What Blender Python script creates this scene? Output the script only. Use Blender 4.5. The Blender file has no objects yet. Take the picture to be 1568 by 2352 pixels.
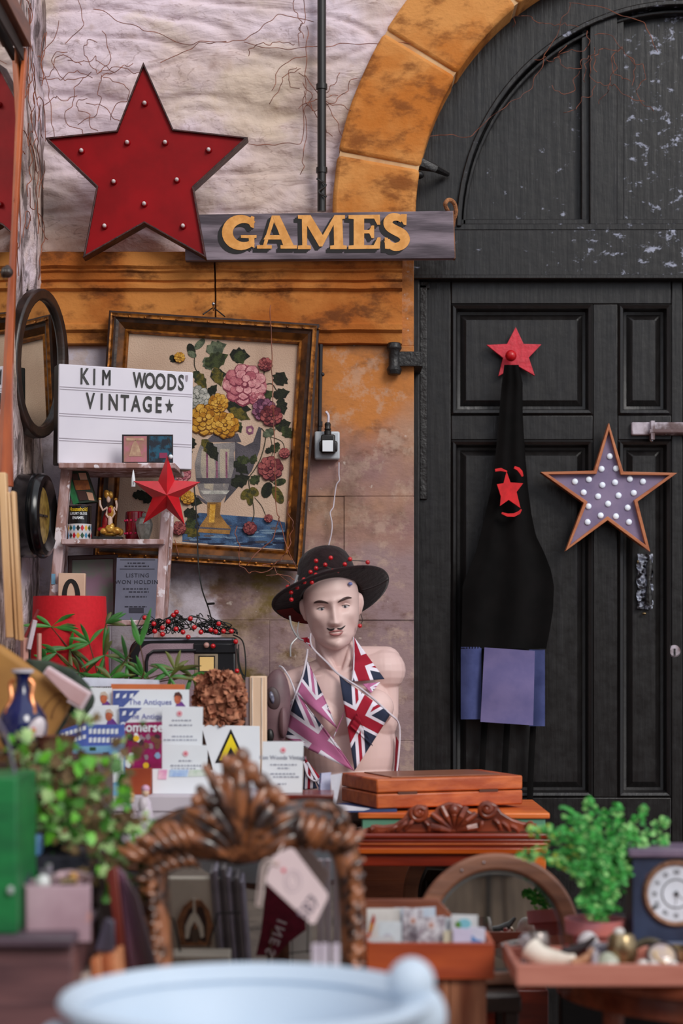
import bpy, math, random
from mathutils import Vector, Matrix, Euler, noise
R=random.Random(7); PI=math.pi; rad=math.radians
SC=bpy.context.scene; COL=SC.collection
F=4400.0; CZ=1.318; CY=1480.0
def PYZ(z,y): return CY+(CZ-z)*F/y
def P(px,py,y): return Vector(((px-784)*y/F, y, CZ-(py-CY)*y/F))
def lin(c):
    o=[]
    for v in c[:3]:
        v=v/255.0; o.append(v/12.92 if v<=.04045 else ((v+.055)/1.055)**2.4)
    return (o[0],o[1],o[2],1)
# ---------- materials ----------
def newmat(name):
    m=bpy.data.materials.new(name); m.use_nodes=True; nt=m.node_tree
    return m,nt,nt.nodes['Principled BSDF']
def N(nt,t,**k):
    n=nt.nodes.new(t)
    for a,b in k.items():
        if a in n.inputs: n.inputs[a].default_value=b
        else: setattr(n,a,b)
    return n
def MA(nt,op,a,b=None,c=None):
    n=nt.nodes.new('ShaderNodeMath'); n.operation=op
    for i,v in enumerate((a,b,c)):
        if v is None: continue
        if isinstance(v,(int,float)): n.inputs[i].default_value=v
        else: nt.links.new(v,n.inputs[i])
    return n.outputs[0]
def MX(nt,f,a,b):
    n=nt.nodes.new('ShaderNodeMix'); n.data_type='RGBA'
    for s,v in ((n.inputs[0],f),(n.inputs[6],a),(n.inputs[7],b)):
        if isinstance(v,(int,float,tuple)): s.default_value=v
        else: nt.links.new(v,s)
    return n.outputs[2]
def STEP(nt,v,lo,hi,inv=False):
    n=nt.nodes.new('ShaderNodeMapRange'); n.interpolation_type='SMOOTHSTEP'
    nt.links.new(v,n.inputs[0]); n.inputs[1].default_value=lo; n.inputs[2].default_value=hi
    n.inputs[3].default_value=1 if inv else 0; n.inputs[4].default_value=0 if inv else 1
    return n.outputs[0]
def NO(nt,vec,scale,detail=5,rough=.55,st=(1,1,1),dist=0.0):
    mp=nt.nodes.new('ShaderNodeMapping'); nt.links.new(vec,mp.inputs[0]); mp.inputs['Scale'].default_value=st
    n=nt.nodes.new('ShaderNodeTexNoise'); nt.links.new(mp.outputs[0],n.inputs['Vector'])
    n.inputs['Scale'].default_value=scale; n.inputs['Detail'].default_value=detail
    n.inputs['Roughness'].default_value=rough; n.inputs['Distortion'].default_value=dist
    return n.outputs[0]
def OC(nt,k='Object'):
    n=nt.nodes.new('ShaderNodeTexCoord'); return n.outputs[k]
def BUMP(nt,b,h,st,d=.01):
    n=nt.nodes.new('ShaderNodeBump'); nt.links.new(h,n.inputs['Height']); n.inputs['Strength'].default_value=st
    n.inputs['Distance'].default_value=d; nt.links.new(n.outputs[0],b.inputs['Normal'])
_mc={}
def mat(name,c,c2=None,sc=12,ro=.6,me=0,bu=0,st=(1,1,1),det=4,con=.18,spec=.5,coat=0,spot=None,trans=0,emit=0,sheen=0,bsc=None):
    if name in _mc: return _mc[name]
    m,nt,b=newmat(name); b.inputs['Roughness'].default_value=ro; b.inputs['Metallic'].default_value=me
    b.inputs['Specular IOR Level'].default_value=spec; b.inputs['Coat Weight'].default_value=coat
    b.inputs['Coat Roughness'].default_value=.15; b.inputs['Sheen Weight'].default_value=sheen
    b.inputs['Transmission Weight'].default_value=trans
    if c2 is None: c2=tuple(max(0,v*.86) for v in c)
    oc=OC(nt); n=NO(nt,oc,sc,det,st=st)
    f=STEP(nt,n,.5-con,.5+con); col=MX(nt,f,lin(c),lin(c2))
    if spot:
        n2=NO(nt,oc,spot[2],5); col=MX(nt,STEP(nt,n2,spot[1],spot[1]+.05),col,lin(spot[0]))
    nt.links.new(col,b.inputs['Base Color'])
    if emit:
        nt.links.new(col,b.inputs['Emission Color']); b.inputs['Emission Strength'].default_value=emit
    if bu:
        h=n if bsc is None else NO(nt,oc,bsc,4,st=st)
        BUMP(nt,b,h,bu)
    _mc[name]=m; return m
def wood(name,c,c2,ax='x',sc=9,ro=.42,bu=.25,con=.2,coat=.15,spot=None):
    st={'x':(1,9,9),'y':(9,1,9),'z':(9,9,1)}[ax]
    return mat(name,c,c2,sc=sc/3,ro=ro,bu=bu,st=st,det=6,con=con,coat=coat,spot=spot)
# ---------- geometry ----------
class G:
    def __init__(s,m=None): s.v=[]; s.f=[]; s.mi=[]; s.ms=[]; s.cur=0; s.T=Matrix.Identity(4); s.uv=None; s.m(m)
    def m(s,m):
        if m is None: return s
        if m not in s.ms: s.ms.append(m)
        s.cur=s.ms.index(m); return s
    def add(s,vs,fs):
        o=len(s.v); s.v+=[s.T@Vector(v) for v in vs]; s.f+=[tuple(i+o for i in f) for f in fs]; s.mi+=[s.cur]*len(fs); return s
    def box(s,x0,x1,y0,y1,z0,z1):
        return s.add([(x,y,z) for x in (x0,x1) for y in (y0,y1) for z in (z0,z1)],
          [(0,1,3,2),(4,6,7,5),(0,4,5,1),(2,3,7,6),(0,2,6,4),(1,5,7,3)])
    def pbox(s,px0,px1,py0,py1,y,d):   # front face given in pixels at depth y
        a=P(px0,py1,y); b=P(px1,py0,y); return s.box(a.x,b.x,y,y+d,a.z,b.z)
    def plate(s,pts,y,d):
        w=[P(a,b,y) for a,b in pts]; return s.prism([(p.x,p.z) for p in w],y,y+d)
    def prism(s,pts,y0,y1):
        n=len(pts)
        A=sum(pts[i][0]*pts[(i+1)%n][1]-pts[(i+1)%n][0]*pts[i][1] for i in range(n))
        if A<0: pts=list(reversed(pts))
        vs=[(a,y0,b) for a,b in pts]+[(a,y1,b) for a,b in pts]
        return s.add(vs,[tuple(range(n)),tuple(range(2*n-1,n-1,-1))]+[(i,i+n,(i+1)%n+n,(i+1)%n) for i in range(n)])
    def ring(s,out,inn,y0,y1):         # frame between two equal-length outlines (x,z)
        n=len(out); vs=[(a,y0,b) for a,b in out]+[(a,y0,b) for a,b in inn]+[(a,y1,b) for a,b in out]+[(a,y1,b) for a,b in inn]
        fs=[]
        for i in range(n):
            j=(i+1)%n
            fs+=[(i,j,n+j,n+i),(2*n+i,3*n+i,3*n+j,2*n+j),(i,2*n+i,2*n+j,j),(n+i,n+j,3*n+j,3*n+i)]
        return s.add(vs,fs)
    def tube(s,pts,r,n=8,cap=True,flat=1.0):
        pts=[Vector(p) for p in pts]; k=len(pts)
        rs=r if isinstance(r,(list,tuple)) else [r]*k
        vs=[]; up=None
        for i in range(k):
            d=(pts[min(i+1,k-1)]-pts[max(i-1,0)])
            if d.length<1e-9: d=Vector((0,0,1))
            d.normalize()
            if up is None:
                up=Vector((0,-1,0)) if abs(d.y)<.9 else Vector((1,0,0))
            up=(up-d*up.dot(d)); up.normalize(); sd=d.cross(up)
            for j in range(n):
                a=2*PI*j/n; vs.append(pts[i]+(sd*math.cos(a)+up*math.sin(a)*flat)*rs[i])
        fs=[(i*n+j,i*n+(j+1)%n,(i+1)*n+(j+1)%n,(i+1)*n+j) for i in range(k-1) for j in range(n)]
        if cap: fs+=[tuple(range(n-1,-1,-1)),tuple(range((k-1)*n,k*n))]
        return s.add(vs,fs)
    def lathe(s,prof,c=(0,0,0),n=32,M=None,cap=True):
        M=Matrix.Translation(Vector(c))@(M if M else Matrix.Identity(4)); T=s.T; s.T=T@M
        k=len(prof); vs=[(r*math.cos(2*PI*j/n),r*math.sin(2*PI*j/n),z) for r,z in prof for j in range(n)]
        fs=[(i*n+j,i*n+(j+1)%n,(i+1)*n+(j+1)%n,(i+1)*n+j) for i in range(k-1) for j in range(n)]
        if cap and prof[0][0]>1e-6: fs.append(tuple(range(n-1,-1,-1)))
        if cap and prof[-1][0]>1e-6: fs.append(tuple(range((k-1)*n,k*n)))
        s.add(vs,fs); s.T=T; return s
    def ell(s,c,r,n=16,m=10,M=None):
        if isinstance(r,(int,float)): r=(r,r,r)
        T=s.T; s.T=T@Matrix.Translation(Vector(c))@(M if M else Matrix.Identity(4))@Matrix.Diagonal((r[0],r[1],r[2],1))
        vs=[(0,0,-1)]+[(math.cos(2*PI*j/n)*math.sin(PI*i/m),math.sin(2*PI*j/n)*math.sin(PI*i/m),-math.cos(PI*i/m)) for i in range(1,m) for j in range(n)]+[(0,0,1)]
        L=len(vs)-1
        fs=[(0,1+(j+1)%n,1+j) for j in range(n)]+[(1+i*n+j,1+i*n+(j+1)%n,1+(i+1)*n+(j+1)%n,1+(i+1)*n+j) for i in range(m-2) for j in range(n)]+[(L,1+(m-2)*n+j,1+(m-2)*n+(j+1)%n) for j in range(n)]
        s.add(vs,fs); s.T=T; return s
    def ribbon(s,path,w,y,d):          # stroke in px on a plane at depth y
        k=len(path); ws=w if isinstance(w,(list,tuple)) else [w]*k; L=[];Q=[]
        for i in range(k):
            a=path[max(i-1,0)]; b=path[min(i+1,k-1)]; dx,dy=b[0]-a[0],b[1]-a[1]; l=math.hypot(dx,dy) or 1
            nx,ny=-dy/l*ws[i]/2,dx/l*ws[i]/2
            L.append((path[i][0]+nx,path[i][1]+ny)); Q.append((path[i][0]-nx,path[i][1]-ny))
        for i in range(k-1): s.plate([L[i],L[i+1],Q[i+1],Q[i]],y,d)
        return s
    def grid(s,fn,nu,nv):
        vs=[fn(i/nu,j/nv) for j in range(nv+1) for i in range(nu+1)]
        return s.add(vs,[(j*(nu+1)+i,j*(nu+1)+i+1,(j+1)*(nu+1)+i+1,(j+1)*(nu+1)+i) for j in range(nv) for i in range(nu)])
    def text(s,t,size,M,ext=.0006,sx=1.0,bold=0.0,sp=1.0,align='CENTER'):
        vs,fs=textgeo(t,ext,bold,sp,align)
        T=s.T; s.T=T@M@Matrix.Diagonal((size*sx,size,1,1)); s.add(vs,fs); s.T=T; return s
_tx={}
def textgeo(t,ext,bold,sp,align):
    k=(t,bold,sp,align,ext)
    if k in _tx: return _tx[k]
    cu=bpy.data.curves.new('t','FONT'); cu.body=t; cu.size=1; cu.offset=bold; cu.space_character=sp
    cu.align_x=align; cu.align_y='CENTER'; cu.extrude=ext; cu.resolution_u=3
    o=bpy.data.objects.new('t',cu); COL.objects.link(o); dg=bpy.context.evaluated_depsgraph_get(); dg.update()
    me=bpy.data.meshes.new_from_object(o.evaluated_get(dg))
    r=([tuple(v.co) for v in me.vertices],[tuple(p.vertices) for p in me.polygons])
    bpy.data.objects.remove(o); bpy.data.curves.remove(cu); bpy.data.meshes.remove(me); _tx[k]=r; return r
UP=Matrix(((1,0,0,0),(0,0,-1,0),(0,1,0,0),(0,0,0,1)))   # text plane xy -> facing camera (x right, z up)
def TM(px,py,y,rot=0):  return Matrix.Translation(P(px,py,y))@Matrix.Rotation(rad(rot),4,'Y')@UP
def mesh(g,name,loc,sharp=35):
    me=bpy.data.meshes.new(name); L=Vector(loc)
    me.from_pydata([tuple(v-L) for v in g.v],[],g.f)
    for m in g.ms: me.materials.append(m)
    me.polygons.foreach_set('material_index',g.mi); me.polygons.foreach_set('use_smooth',[True]*len(g.f))
    if g.uv:
        ul=me.uv_layers.new(name='uv')
        for l in me.loops: ul.data[l.index].uv=g.uv[l.vertex_index]
    me.validate(); me.update()
    if sharp is not None: me.set_sharp_from_angle(angle=rad(sharp))
    return me
def mods(o,bev=0,sub=0,bs=2):
    if bev:
        b=o.modifiers.new('Bevel','BEVEL'); b.width=bev; b.segments=bs; b.limit_method='ANGLE'; b.angle_limit=rad(40); b.harden_normals=False
    if sub:
        b=o.modifiers.new('Subdivision','SUBSURF'); b.levels=sub; b.render_levels=sub
def wl(o):
    v=Vector(o.location)
    while o.parent: o=o.parent; v=v+Vector(o.location)
    return v
def part(g,name,par,bev=0,sub=0,sharp=35,label=None,stuff=False,bs=2):
    o=bpy.data.objects.new(name,mesh(g,name,wl(par),sharp)); COL.objects.link(o); o.parent=par; mods(o,bev,sub,bs)
    if label: o['label']=label
    if stuff: o['kind']='stuff'
    return o
def tag(o,label,cat,group=None):
    o['label']=label; o['category']=cat
    if group: o['group']=group
    return o
def solo(g,name,label,cat,group=None,bev=0,sub=0,sharp=35,bs=2):
    n=len(g.v); c=Vector((sum(v.x for v in g.v)/n,sum(v.y for v in g.v)/n,min(v.z for v in g.v)))
    o=bpy.data.objects.new(name,mesh(g,name,c,sharp)); o.location=c; COL.objects.link(o); mods(o,bev,sub,bs)
    return tag(o,label,cat,group)
def thing(name,label,cat,loc,group=None):
    o=bpy.data.objects.new(name,None); COL.objects.link(o); o.location=loc; o.empty_display_size=.05
    return tag(o,label,cat,group)
def struct(g,name,bev=0,sharp=35):
    n=len(g.v); c=Vector((sum(v.x for v in g.v)/n,sum(v.y for v in g.v)/n,min(v.z for v in g.v)))
    o=bpy.data.objects.new(name,mesh(g,name,c,sharp)); o.location=c; COL.objects.link(o); mods(o,bev); o['kind']='structure'; return o
def dup(root,d):
    r=root.copy(); COL.objects.link(r); r.location=Vector(root.location)+Vector(d)
    for ch in list(root.children):
        c=ch.copy(); COL.objects.link(c); c.parent=r
        for gc in list(ch.children):
            e=gc.copy(); COL.objects.link(e); e.parent=c
    return r
def spl(pts,n=8):                      # Catmull-Rom
    pts=[Vector(p) for p in pts]; o=[]
    for i in range(len(pts)-1):
        a=pts[max(i-1,0)];b=pts[i];c=pts[i+1];d=pts[min(i+2,len(pts)-1)]
        for k in range(n):
            t=k/n; o.append(.5*((2*b)+(c-a)*t+(2*a-5*b+4*c-d)*t*t+(3*b-a-3*c+d)*t**3))
    o.append(pts[-1]); return o
def PP(pts,y): return [P(a[0],a[1],a[2] if len(a)>2 else y) for a in pts]
def Mz(a): return Matrix.Rotation(rad(a),4,'Z')
def Mx(a): return Matrix.Rotation(rad(a),4,'X')
def My(a): return Matrix.Rotation(rad(a),4,'Y')
def MT(v): return Matrix.Translation(Vector(v))
# common materials
black=mat('black_paint',(22,20,19),(28,26,25),ro=.4)
white=mat('white_paper',(232,236,240),(222,228,234),sc=3,ro=.7)
grey=mat('grey_print',(150,155,165),ro=.8); dkgrey=mat('dark_print',(70,70,80),ro=.8)
red=mat('red_gloss',(190,14,24),(165,8,18),ro=.3,sc=20)
gold=mat('old_gold',(176,110,40),(90,50,18),sc=40,ro=.35,me=.55,bu=.2)
brass=mat('brass',(170,150,115),(120,100,70),sc=20,ro=.25,me=.9)
silver=mat('silver',(190,190,195),(150,150,155),ro=.22,me=.95)
mirror=mat('mirror_glass',(215,215,210),(205,205,200),ro=.02,me=1)
orangewood=wood('orange_wood',(205,108,52),(160,68,26))
redwood=wood('red_mahogany',(140,42,14),(96,22,8),ro=.3,coat=.4)
brownwood=wood('brown_wood',(110,68,48),(66,38,26))
darkwood=wood('dark_wood',(52,32,24),(30,20,16))
ropem=mat('rope_fibre',(170,115,75),(120,75,45),sc=90,ro=.9,bu=.5)
# ================= setting =================
WX=-.855
def wall_white(name,dark=0):
    m,nt,b=newmat(name); oc=nt.nodes.new('ShaderNodeNewGeometry').outputs['Position']
    a=NO(nt,oc,2.2,5); w=NO(nt,oc,6,7,st=(1,1,2.2),dist=.5); f=NO(nt,oc,26,5)
    c=MX(nt,STEP(nt,a,.38,.66),lin((224,207,216)),lin((208,186,174)))
    c=MX(nt,MA(nt,'MULTIPLY',STEP(nt,w,.54,.76),.6),c,lin((150,118,108)))
    c=MX(nt,MA(nt,'MULTIPLY',STEP(nt,f,.55,.75),.35),c,lin((180,150,125)))
    cr=MA(nt,'ABSOLUTE',MA(nt,'SUBTRACT',NO(nt,oc,2.6,4,st=(1,1,3.5),dist=1.5),.5))
    c=MX(nt,MA(nt,'MULTIPLY',STEP(nt,cr,.0,.01,True),.38),c,lin((120,84,72)))
    c=MX(nt,MA(nt,'MULTIPLY',STEP(nt,NO(nt,oc,3.3,5,st=(1,1,1.4)),.52,.62),.4),c,lin((214,196,168)))
    if dark:
        v=NO(nt,oc,7,6,st=(1,1,.45),dist=.8)
        c=MX(nt,MA(nt,'MULTIPLY',STEP(nt,v,.42,.62),.9),c,lin((88,68,60)))
        c=MX(nt,MA(nt,'MULTIPLY',STEP(nt,NO(nt,oc,22,5,st=(1,1,.5)),.5,.6),.7),c,lin((52,40,38)))
    nt.links.new(c,b.inputs['Base Color']); b.inputs['Roughness'].default_value=.85; b.inputs['Specular IOR Level'].default_value=.2
    BUMP(nt,b,MA(nt,'ADD',w,MA(nt,'MULTIPLY',f,.35)),.7,.02)
    return m
def stone(name,c1,c2,c3,veins=1.0):
    m,nt,b=newmat(name); oc=nt.nodes.new('ShaderNodeNewGeometry').outputs['Position']
    a=NO(nt,oc,4,7,dist=.4); w=NO(nt,oc,9,8,rough=.65,st=(1,1,1.8)); f=NO(nt,oc,90,3)
    c=MX(nt,STEP(nt,a,.38,.62),lin(c1),lin(c2)); c=MX(nt,MA(nt,'MULTIPLY',STEP(nt,w,.48,.66),.8*veins),c,lin(c3))
    nt.links.new(c,b.inputs['Base Color']); b.inputs['Roughness'].default_value=.85; b.inputs['Specular IOR Level'].default_value=.25
    BUMP(nt,b,MA(nt,'ADD',w,MA(nt,'MULTIPLY',f,.25)),.45,.012)
    return m
whitewash=wall_white('whitewashed_stone'); dirtywash=wall_white('dirty_whitewash',1)
amber=stone('amber_sandstone',(212,146,80),(190,112,44),(122,68,30))
lintelst=stone('lintel_sandstone',(202,132,66),(170,96,38),(92,50,24))
def lower_mat():
    m,nt,b=newmat('lower_ashlar'); oc=nt.nodes.new('ShaderNodeNewGeometry').outputs['Position']
    sx=nt.nodes.new('ShaderNodeSeparateXYZ'); nt.links.new(oc,sx.inputs[0]); X=sx.outputs[0]; Z=MA(nt,'SUBTRACT',sx.outputs[2],.048)
    n=NO(nt,oc,3.2,6); n2=NO(nt,oc,8,8,rough=.65,st=(1,1,1.7)); w=MA(nt,'MULTIPLY',MA(nt,'SUBTRACT',n,.5),.5)
    zz=MA(nt,'ADD',Z,w); xx=MA(nt,'ADD',X,w)
    c=MX(nt,STEP(nt,n,.4,.62),lin((176,136,112)),lin((150,116,112)))          # mauve brown stone
    top=STEP(nt,zz,1.82,1.98); c=MX(nt,top,c,lin((194,124,66)))                 # amber upper blocks
    mid=MA(nt,'MULTIPLY',STEP(nt,zz,1.5,1.6,True),.8); c=MX(nt,mid,c,lin((150,128,132)))
    n3=NO(nt,oc,6,5,st=(1,1,1.8)); moss=MA(nt,'MULTIPLY',MA(nt,'MULTIPLY',STEP(nt,xx,-.16,-.06,True),STEP(nt,zz,1.62,1.54,False) if 0 else STEP(nt,zz,1.5,1.66,True)),STEP(nt,n3,.42,.6))
    c=MX(nt,moss,c,lin((124,104,58)))
    wh=MA(nt,'MULTIPLY',STEP(nt,xx,-.36,-.34,True),STEP(nt,MA(nt,'ADD',Z,MA(nt,'MULTIPLY',w,.05)),2.105,2.125,True)); c=MX(nt,wh,c,lin((206,196,206)))   # whitewashed left part
    c=MX(nt,MA(nt,'MULTIPLY',STEP(nt,n2,.54,.7),.6),c,lin((100,66,48)))
    c=MX(nt,MA(nt,'MULTIPLY',STEP(nt,NO(nt,oc,13,8,rough=.7),.5,.62),.45),c,lin((196,170,150))); c=MX(nt,MA(nt,'MULTIPLY',STEP(nt,NO(nt,oc,5,7,rough=.65),.5,.68),.6),c,lin((104,80,66))); sp=NO(nt,oc,40,3); c=MX(nt,MA(nt,'MULTIPLY',STEP(nt,sp,.68,.74),.5),c,lin((215,200,190)))
    nt.links.new(c,b.inputs['Base Color']); b.inputs['Roughness'].default_value=.85; b.inputs['Specular IOR Level'].default_value=.25
    BUMP(nt,b,n2,.5,.014); return m
ashlar=lower_mat()
def w2(px): return (px-784)*5.5/F
def z2(py): return CZ-(py-CY)*5.5/F
ACX,ACZ=w2(1578),z2(508); RI,RO=625*5.5/F,815*5.5/F
# upper wall with rough coursed relief
g=G(whitewash); st=.0065; x0,x1=WX-.02,3.0; zb,zt=z2(600),3.55
def relief(x,z):
    v=noise.fractal(Vector((x*5,0,z*10)),.8,2.1,6)*.010+noise.noise(Vector((x*2.4,3,z*4.4)))*.012
    c=noise.noise(Vector((x*2.2,9,z*9.0))); v-=.010*max(0,1-abs(c)*9)
    return v
idx={}
nx=int((1.2-x0)/st); nz=int((zt-zb)/st)
for i in range(nx+1):
    for j in range(nz+1):
        x=x0+i*st; z=zb+j*st; r=math.hypot(x-ACX,z-ACZ)
        if r<RI+.06 and z>ACZ-.2: continue
        if x>ACX-RI+.02 and z<=ACZ: continue
        idx[(i,j)]=len(g.v); g.v.append(Vector((x,5.5-relief(x,z),z)))
for (i,j),a in list(idx.items()):
    q=[idx.get((i+1,j)),idx.get((i+1,j+1)),idx.get((i,j+1))]
    if None not in q: g.f.append((a,q[0],q[1],q[2])); g.mi.append(0)
struct(g,'wall_back',sharp=None)
g=G(ashlar)   # lower wall: big ashlar blocks with open joints
rows=[597,800,1143,1425,1700,1990,2400]
for k in range(len(rows)-1):
    xs=[-200,260,620,949] if k%2 else [-200,120,490,949]
    if k==0: xs=[-200,494,949]
    if k==2: xs=[-200,330,790,949]
    for a,b in zip(xs[:-1],xs[1:]):
        ax=max(w2(a),WX-.02)+.0004; bx=w2(b)-.0004; za=z2(rows[k+1])+.0004; zc=z2(rows[k])-.0004
        if bx>ax: g.box(ax,bx,5.45+.002*((k*7+int(a))%3),5.62,max(za,0),zc)
g.box(WX-.02,w2(946),5.456,5.7,0,z2(600))
g.box(w2(2207),3.0,5.45,5.7,0,z2(600))
struct(g,'wall_back_lower',bev=.0018)
# left return wall
g=G(dirtywash)
def lw(u,v):
    y=2.6+u*3.0; z=v*3.55
    d=noise.fractal(Vector((y*4,1,z*3)),.9,2.1,4)*.016
    return (WX+d,y,z)
g.grid(lw,220,260); struct(g,'wall_left',sharp=None)
# arch ring of wedge blocks
g=G(amber); cuts=[179,162,145,128,110,90,72,54,37,20,2,-2]
cuts=[181,169.5,148.5,129,110,90,70,51,31,10,-1]
for a,b in zip(cuts[:-1],cuts[1:]):
    a-=.25; b+=.25; n=10; pr=[]
    for k in range(n+1):
        t=rad(a+(b-a)*k/n); wob=1+.004*noise.noise(Vector((t*9,0,1))); pr.append((ACX+RO*wob*math.cos(t),ACZ+RO*wob*math.sin(t)))
    for k in range(n,-1,-1):
        t=rad(a+(b-a)*k/n); pr.append((ACX+RI*math.cos(t),ACZ+RI*math.sin(t)))
    g.prism(pr,5.455,5.75)
struct(g,'trim_1',bev=.012)
g=G(mat('mortar',(214,176,130),(190,140,95),ro=.9,bu=.4))
pr=[(ACX+(RO-.004)*math.cos(rad(181-k*3)),ACZ+(RO-.004)*math.sin(rad(181-k*3))) for k in range(61)]
pi_=[(ACX+(RI+.004)*math.cos(rad(181-k*3)),ACZ+(RI+.004)*math.sin(rad(181-k*3))) for k in range(61)]
for k in range(60):
    g.prism([pr[k],pr[k+1],pi_[k+1],pi_[k]],5.463,5.7)
struct(g,'trim_3')
# moulded string course (lintel band), profile swept along x
def band(name,ax,bx):
    g=G(lintelst); pr=[(5.5,z2(592)),(5.385,z2(597)),(5.382,z2(628)),(5.392,z2(634)),(5.392,z2(638)),(5.40,z2(642)),(5.402,z2(657)),(5.412,z2(661)),(5.405,z2(668)),(5.405,z2(676)),(5.42,z2(682)),(5.42,z2(752)),(5.412,z2(757)),(5.412,z2(768)),(5.425,z2(774)),(5.43,z2(796)),(5.47,z2(800)),(5.5,z2(800))]
    n=60
    vs=[];
    for i in range(n+1):
        x=ax+(bx-ax)*i/n
        for (y,z) in pr:
            vs.append((x,y+.004*noise.noise(Vector((x*14,y*9,z*14))),z+.003*noise.noise(Vector((x*11,5,z*9)))))
    m=len(pr); g.add(vs,[(i*m+k,i*m+(k+1)%m,(i+1)*m+(k+1)%m,(i+1)*m+k) for i in range(n) for k in range(m)]+[tuple(range(m)),tuple(range((n+1)*m-1,n*m-1,-1))])
    return g
g=band('a',WX-.01,w2(497)); h=band('b',w2(501),w2(921)); g.v_off=0
o=len(g.v); g.v+=h.v; g.f+=[tuple(i+o for i in f) for f in h.f]; g.mi+=h.mi
struct(g,'trim_2',sharp=25)
# floor
fl=stone('paving_stone',(120,105,95),(95,82,76),(60,50,46))
g=G(fl); g.box(-6,6,-8,6,-.1,0); struct(g,'floor')
# facade across the yard, seen only in mirrors and gloss
fac=stone('far_facade',(70,56,50),(54,42,38),(36,28,26)); g=G(fac); g.box(-6,6,-6.4,-6,0,2.6); struct(g,'wall_opposite')
# ---------- big black door ----------
def doormat(name,wear_sheen):
    m,nt,b=newmat(name); oc=nt.nodes.new('ShaderNodeNewGeometry').outputs['Position']
    a=NO(nt,oc,2.5,4); f=NO(nt,oc,30,5,st=(1,1,1)); s=NO(nt,oc,26,8,rough=.68,st=(1,1,1.5),dist=.3); v=NO(nt,oc,4,6,st=(14,14,1))
    c=MX(nt,a,lin((25,22,21)),lin((19,17,18)))
    c=MX(nt,MA(nt,'MULTIPLY',STEP(nt,v,.52,.72),.45),c,lin((33,31,34)))
    lo,hi=wear_sheen; q=nt.nodes.new('ShaderNodeSeparateXYZ'); nt.links.new(oc,q.inputs[0]); s=MA(nt,'MULTIPLY_ADD',STEP(nt,q.outputs[0],.35,1.0),.10 if lo<.7 else 0,s)  # paint chips, spread further rightwards to paint in the rail's bluish sky reflection
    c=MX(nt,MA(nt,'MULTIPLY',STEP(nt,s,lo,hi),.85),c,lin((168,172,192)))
    nt.links.new(c,b.inputs['Base Color']); nt.links.new(MA(nt,'MULTIPLY_ADD',f,.35,.18),b.inputs['Roughness'])
    b.inputs['Specular IOR Level'].default_value=.45
    BUMP(nt,b,MA(nt,'ADD',MA(nt,'MULTIPLY',f,.5),v),.25,.006); return m
dm=doormat('black_door_paint',(.74,.8)); dmw=doormat('worn_sheen_door_paint',(.64,.74))
DY=5.60
def panel(g,px0,px1,py0,py1,y,rise=30):   # sunk moulding and raised field inside an opening (pixels)
    a,b=w2(px0),w2(px1); c,d=z2(py1),z2(py0)
    def fr(i0,y0,i1,y1):
        o=[(a+i0,c+i0),(b-i0,c+i0),(b-i0,d-i0),(a+i0,d-i0)]; q=[(a+i1,c+i1),(b-i1,c+i1),(b-i1,d-i1),(a+i1,d-i1)]
        g.add([(x,y0,z) for x,z in o]+[(x,y1,z) for x,z in q],[(k,(k+1)%4,4+(k+1)%4,4+k) for k in range(4)])
    fr(0,y,.006,y-.008); fr(.006,y-.008,.014,y-.004); fr(.014,y-.004,.02,y+.022); fr(.02,y+.022,.028,y+.024); fr(.028,y+.024,.045,y+.012)
    i=.045; g.add([(a+i,y+.012,c+i),(b-i,y+.012,c+i),(b-i,y+.012,d-i),(a+i,y+.012,d-i)],[(0,1,2,3)])
def leaf(mir):
    g=G(dm); q=(lambda x:x) if not mir else (lambda x:2*1584-x)
    cols=[965,1040,1372,1430,1555,1578]; rws=[628,684,944,1002,1838,2352+30]
    def bx(a,b,c,d,m=dm):
        g.m(m); a,b=sorted((q(a),q(b))); g.box(w2(a),w2(b),DY,DY+.05,max(z2(d),.02),z2(c))
    bx(965,1040,628,2400); bx(1372,1430,684,1838); bx(1555,1582,628,2400)
    bx(1040,1555,628,684); bx(1040,1372,944,1002); bx(1430,1555,944,1002); bx(1040,1555,1838,2400)
    g.m(dm)
    for (a,b) in ((1040,1372),(1430,1555)):
        a,b=sorted((q(a),q(b)))
        for c,d in ((684,944),(1002,1838)): panel(g,a,b,c,d,DY)
    return g
d1=struct(leaf(False),'door_1',bev=.003); d2=struct(leaf(True),'door_2',bev=.003)
# fixed frame: jambs, transom rail and arched head with its panels
g=G(dm); g.box(w2(932),w2(966),DY-.03,DY+.08,0,z2(600)); g.box(w2(2190),w2(2230),DY-.03,DY+.08,0,z2(600))
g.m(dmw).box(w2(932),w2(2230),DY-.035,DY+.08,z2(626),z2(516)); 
g.m(dm).box(w2(932),w2(2230),DY-.045,DY,z2(632),z2(622))
def arc(r,a0,a1,n): return [(ACX+r*math.cos(rad(a0+(a1-a0)*k/n)),ACZ+r*math.sin(rad(a0+(a1-a0)*k/n))) for k in range(n+1)]
zb=z2(516); n=48
def sweep_arc(r0,r1,y0,y1,m=dm):
    g.m(m).prism(arc(r0,180,0,n)+arc(r1,0,180,n),y0,y1)
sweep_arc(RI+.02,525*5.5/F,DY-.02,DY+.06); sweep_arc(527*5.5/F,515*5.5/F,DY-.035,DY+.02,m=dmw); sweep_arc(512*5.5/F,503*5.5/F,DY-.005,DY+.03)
for a,b in ((1362,1427),(1729,1794)):
    g.m(dm).box(w2(a),w2(b),DY-.019,DY+.05,zb,ACZ+RI*.955); g.box(w2(a)-.022,w2(b)+.022,DY,DY+.05,zb,ACZ+RI*.95)
g.m(dmw).box(w2(940),w2(2215),DY-.025,DY+.04,z2(516),z2(500)); g.m(dm).box(w2(940),w2(2215),DY-.005,DY+.04,z2(500),z2(486))
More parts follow.
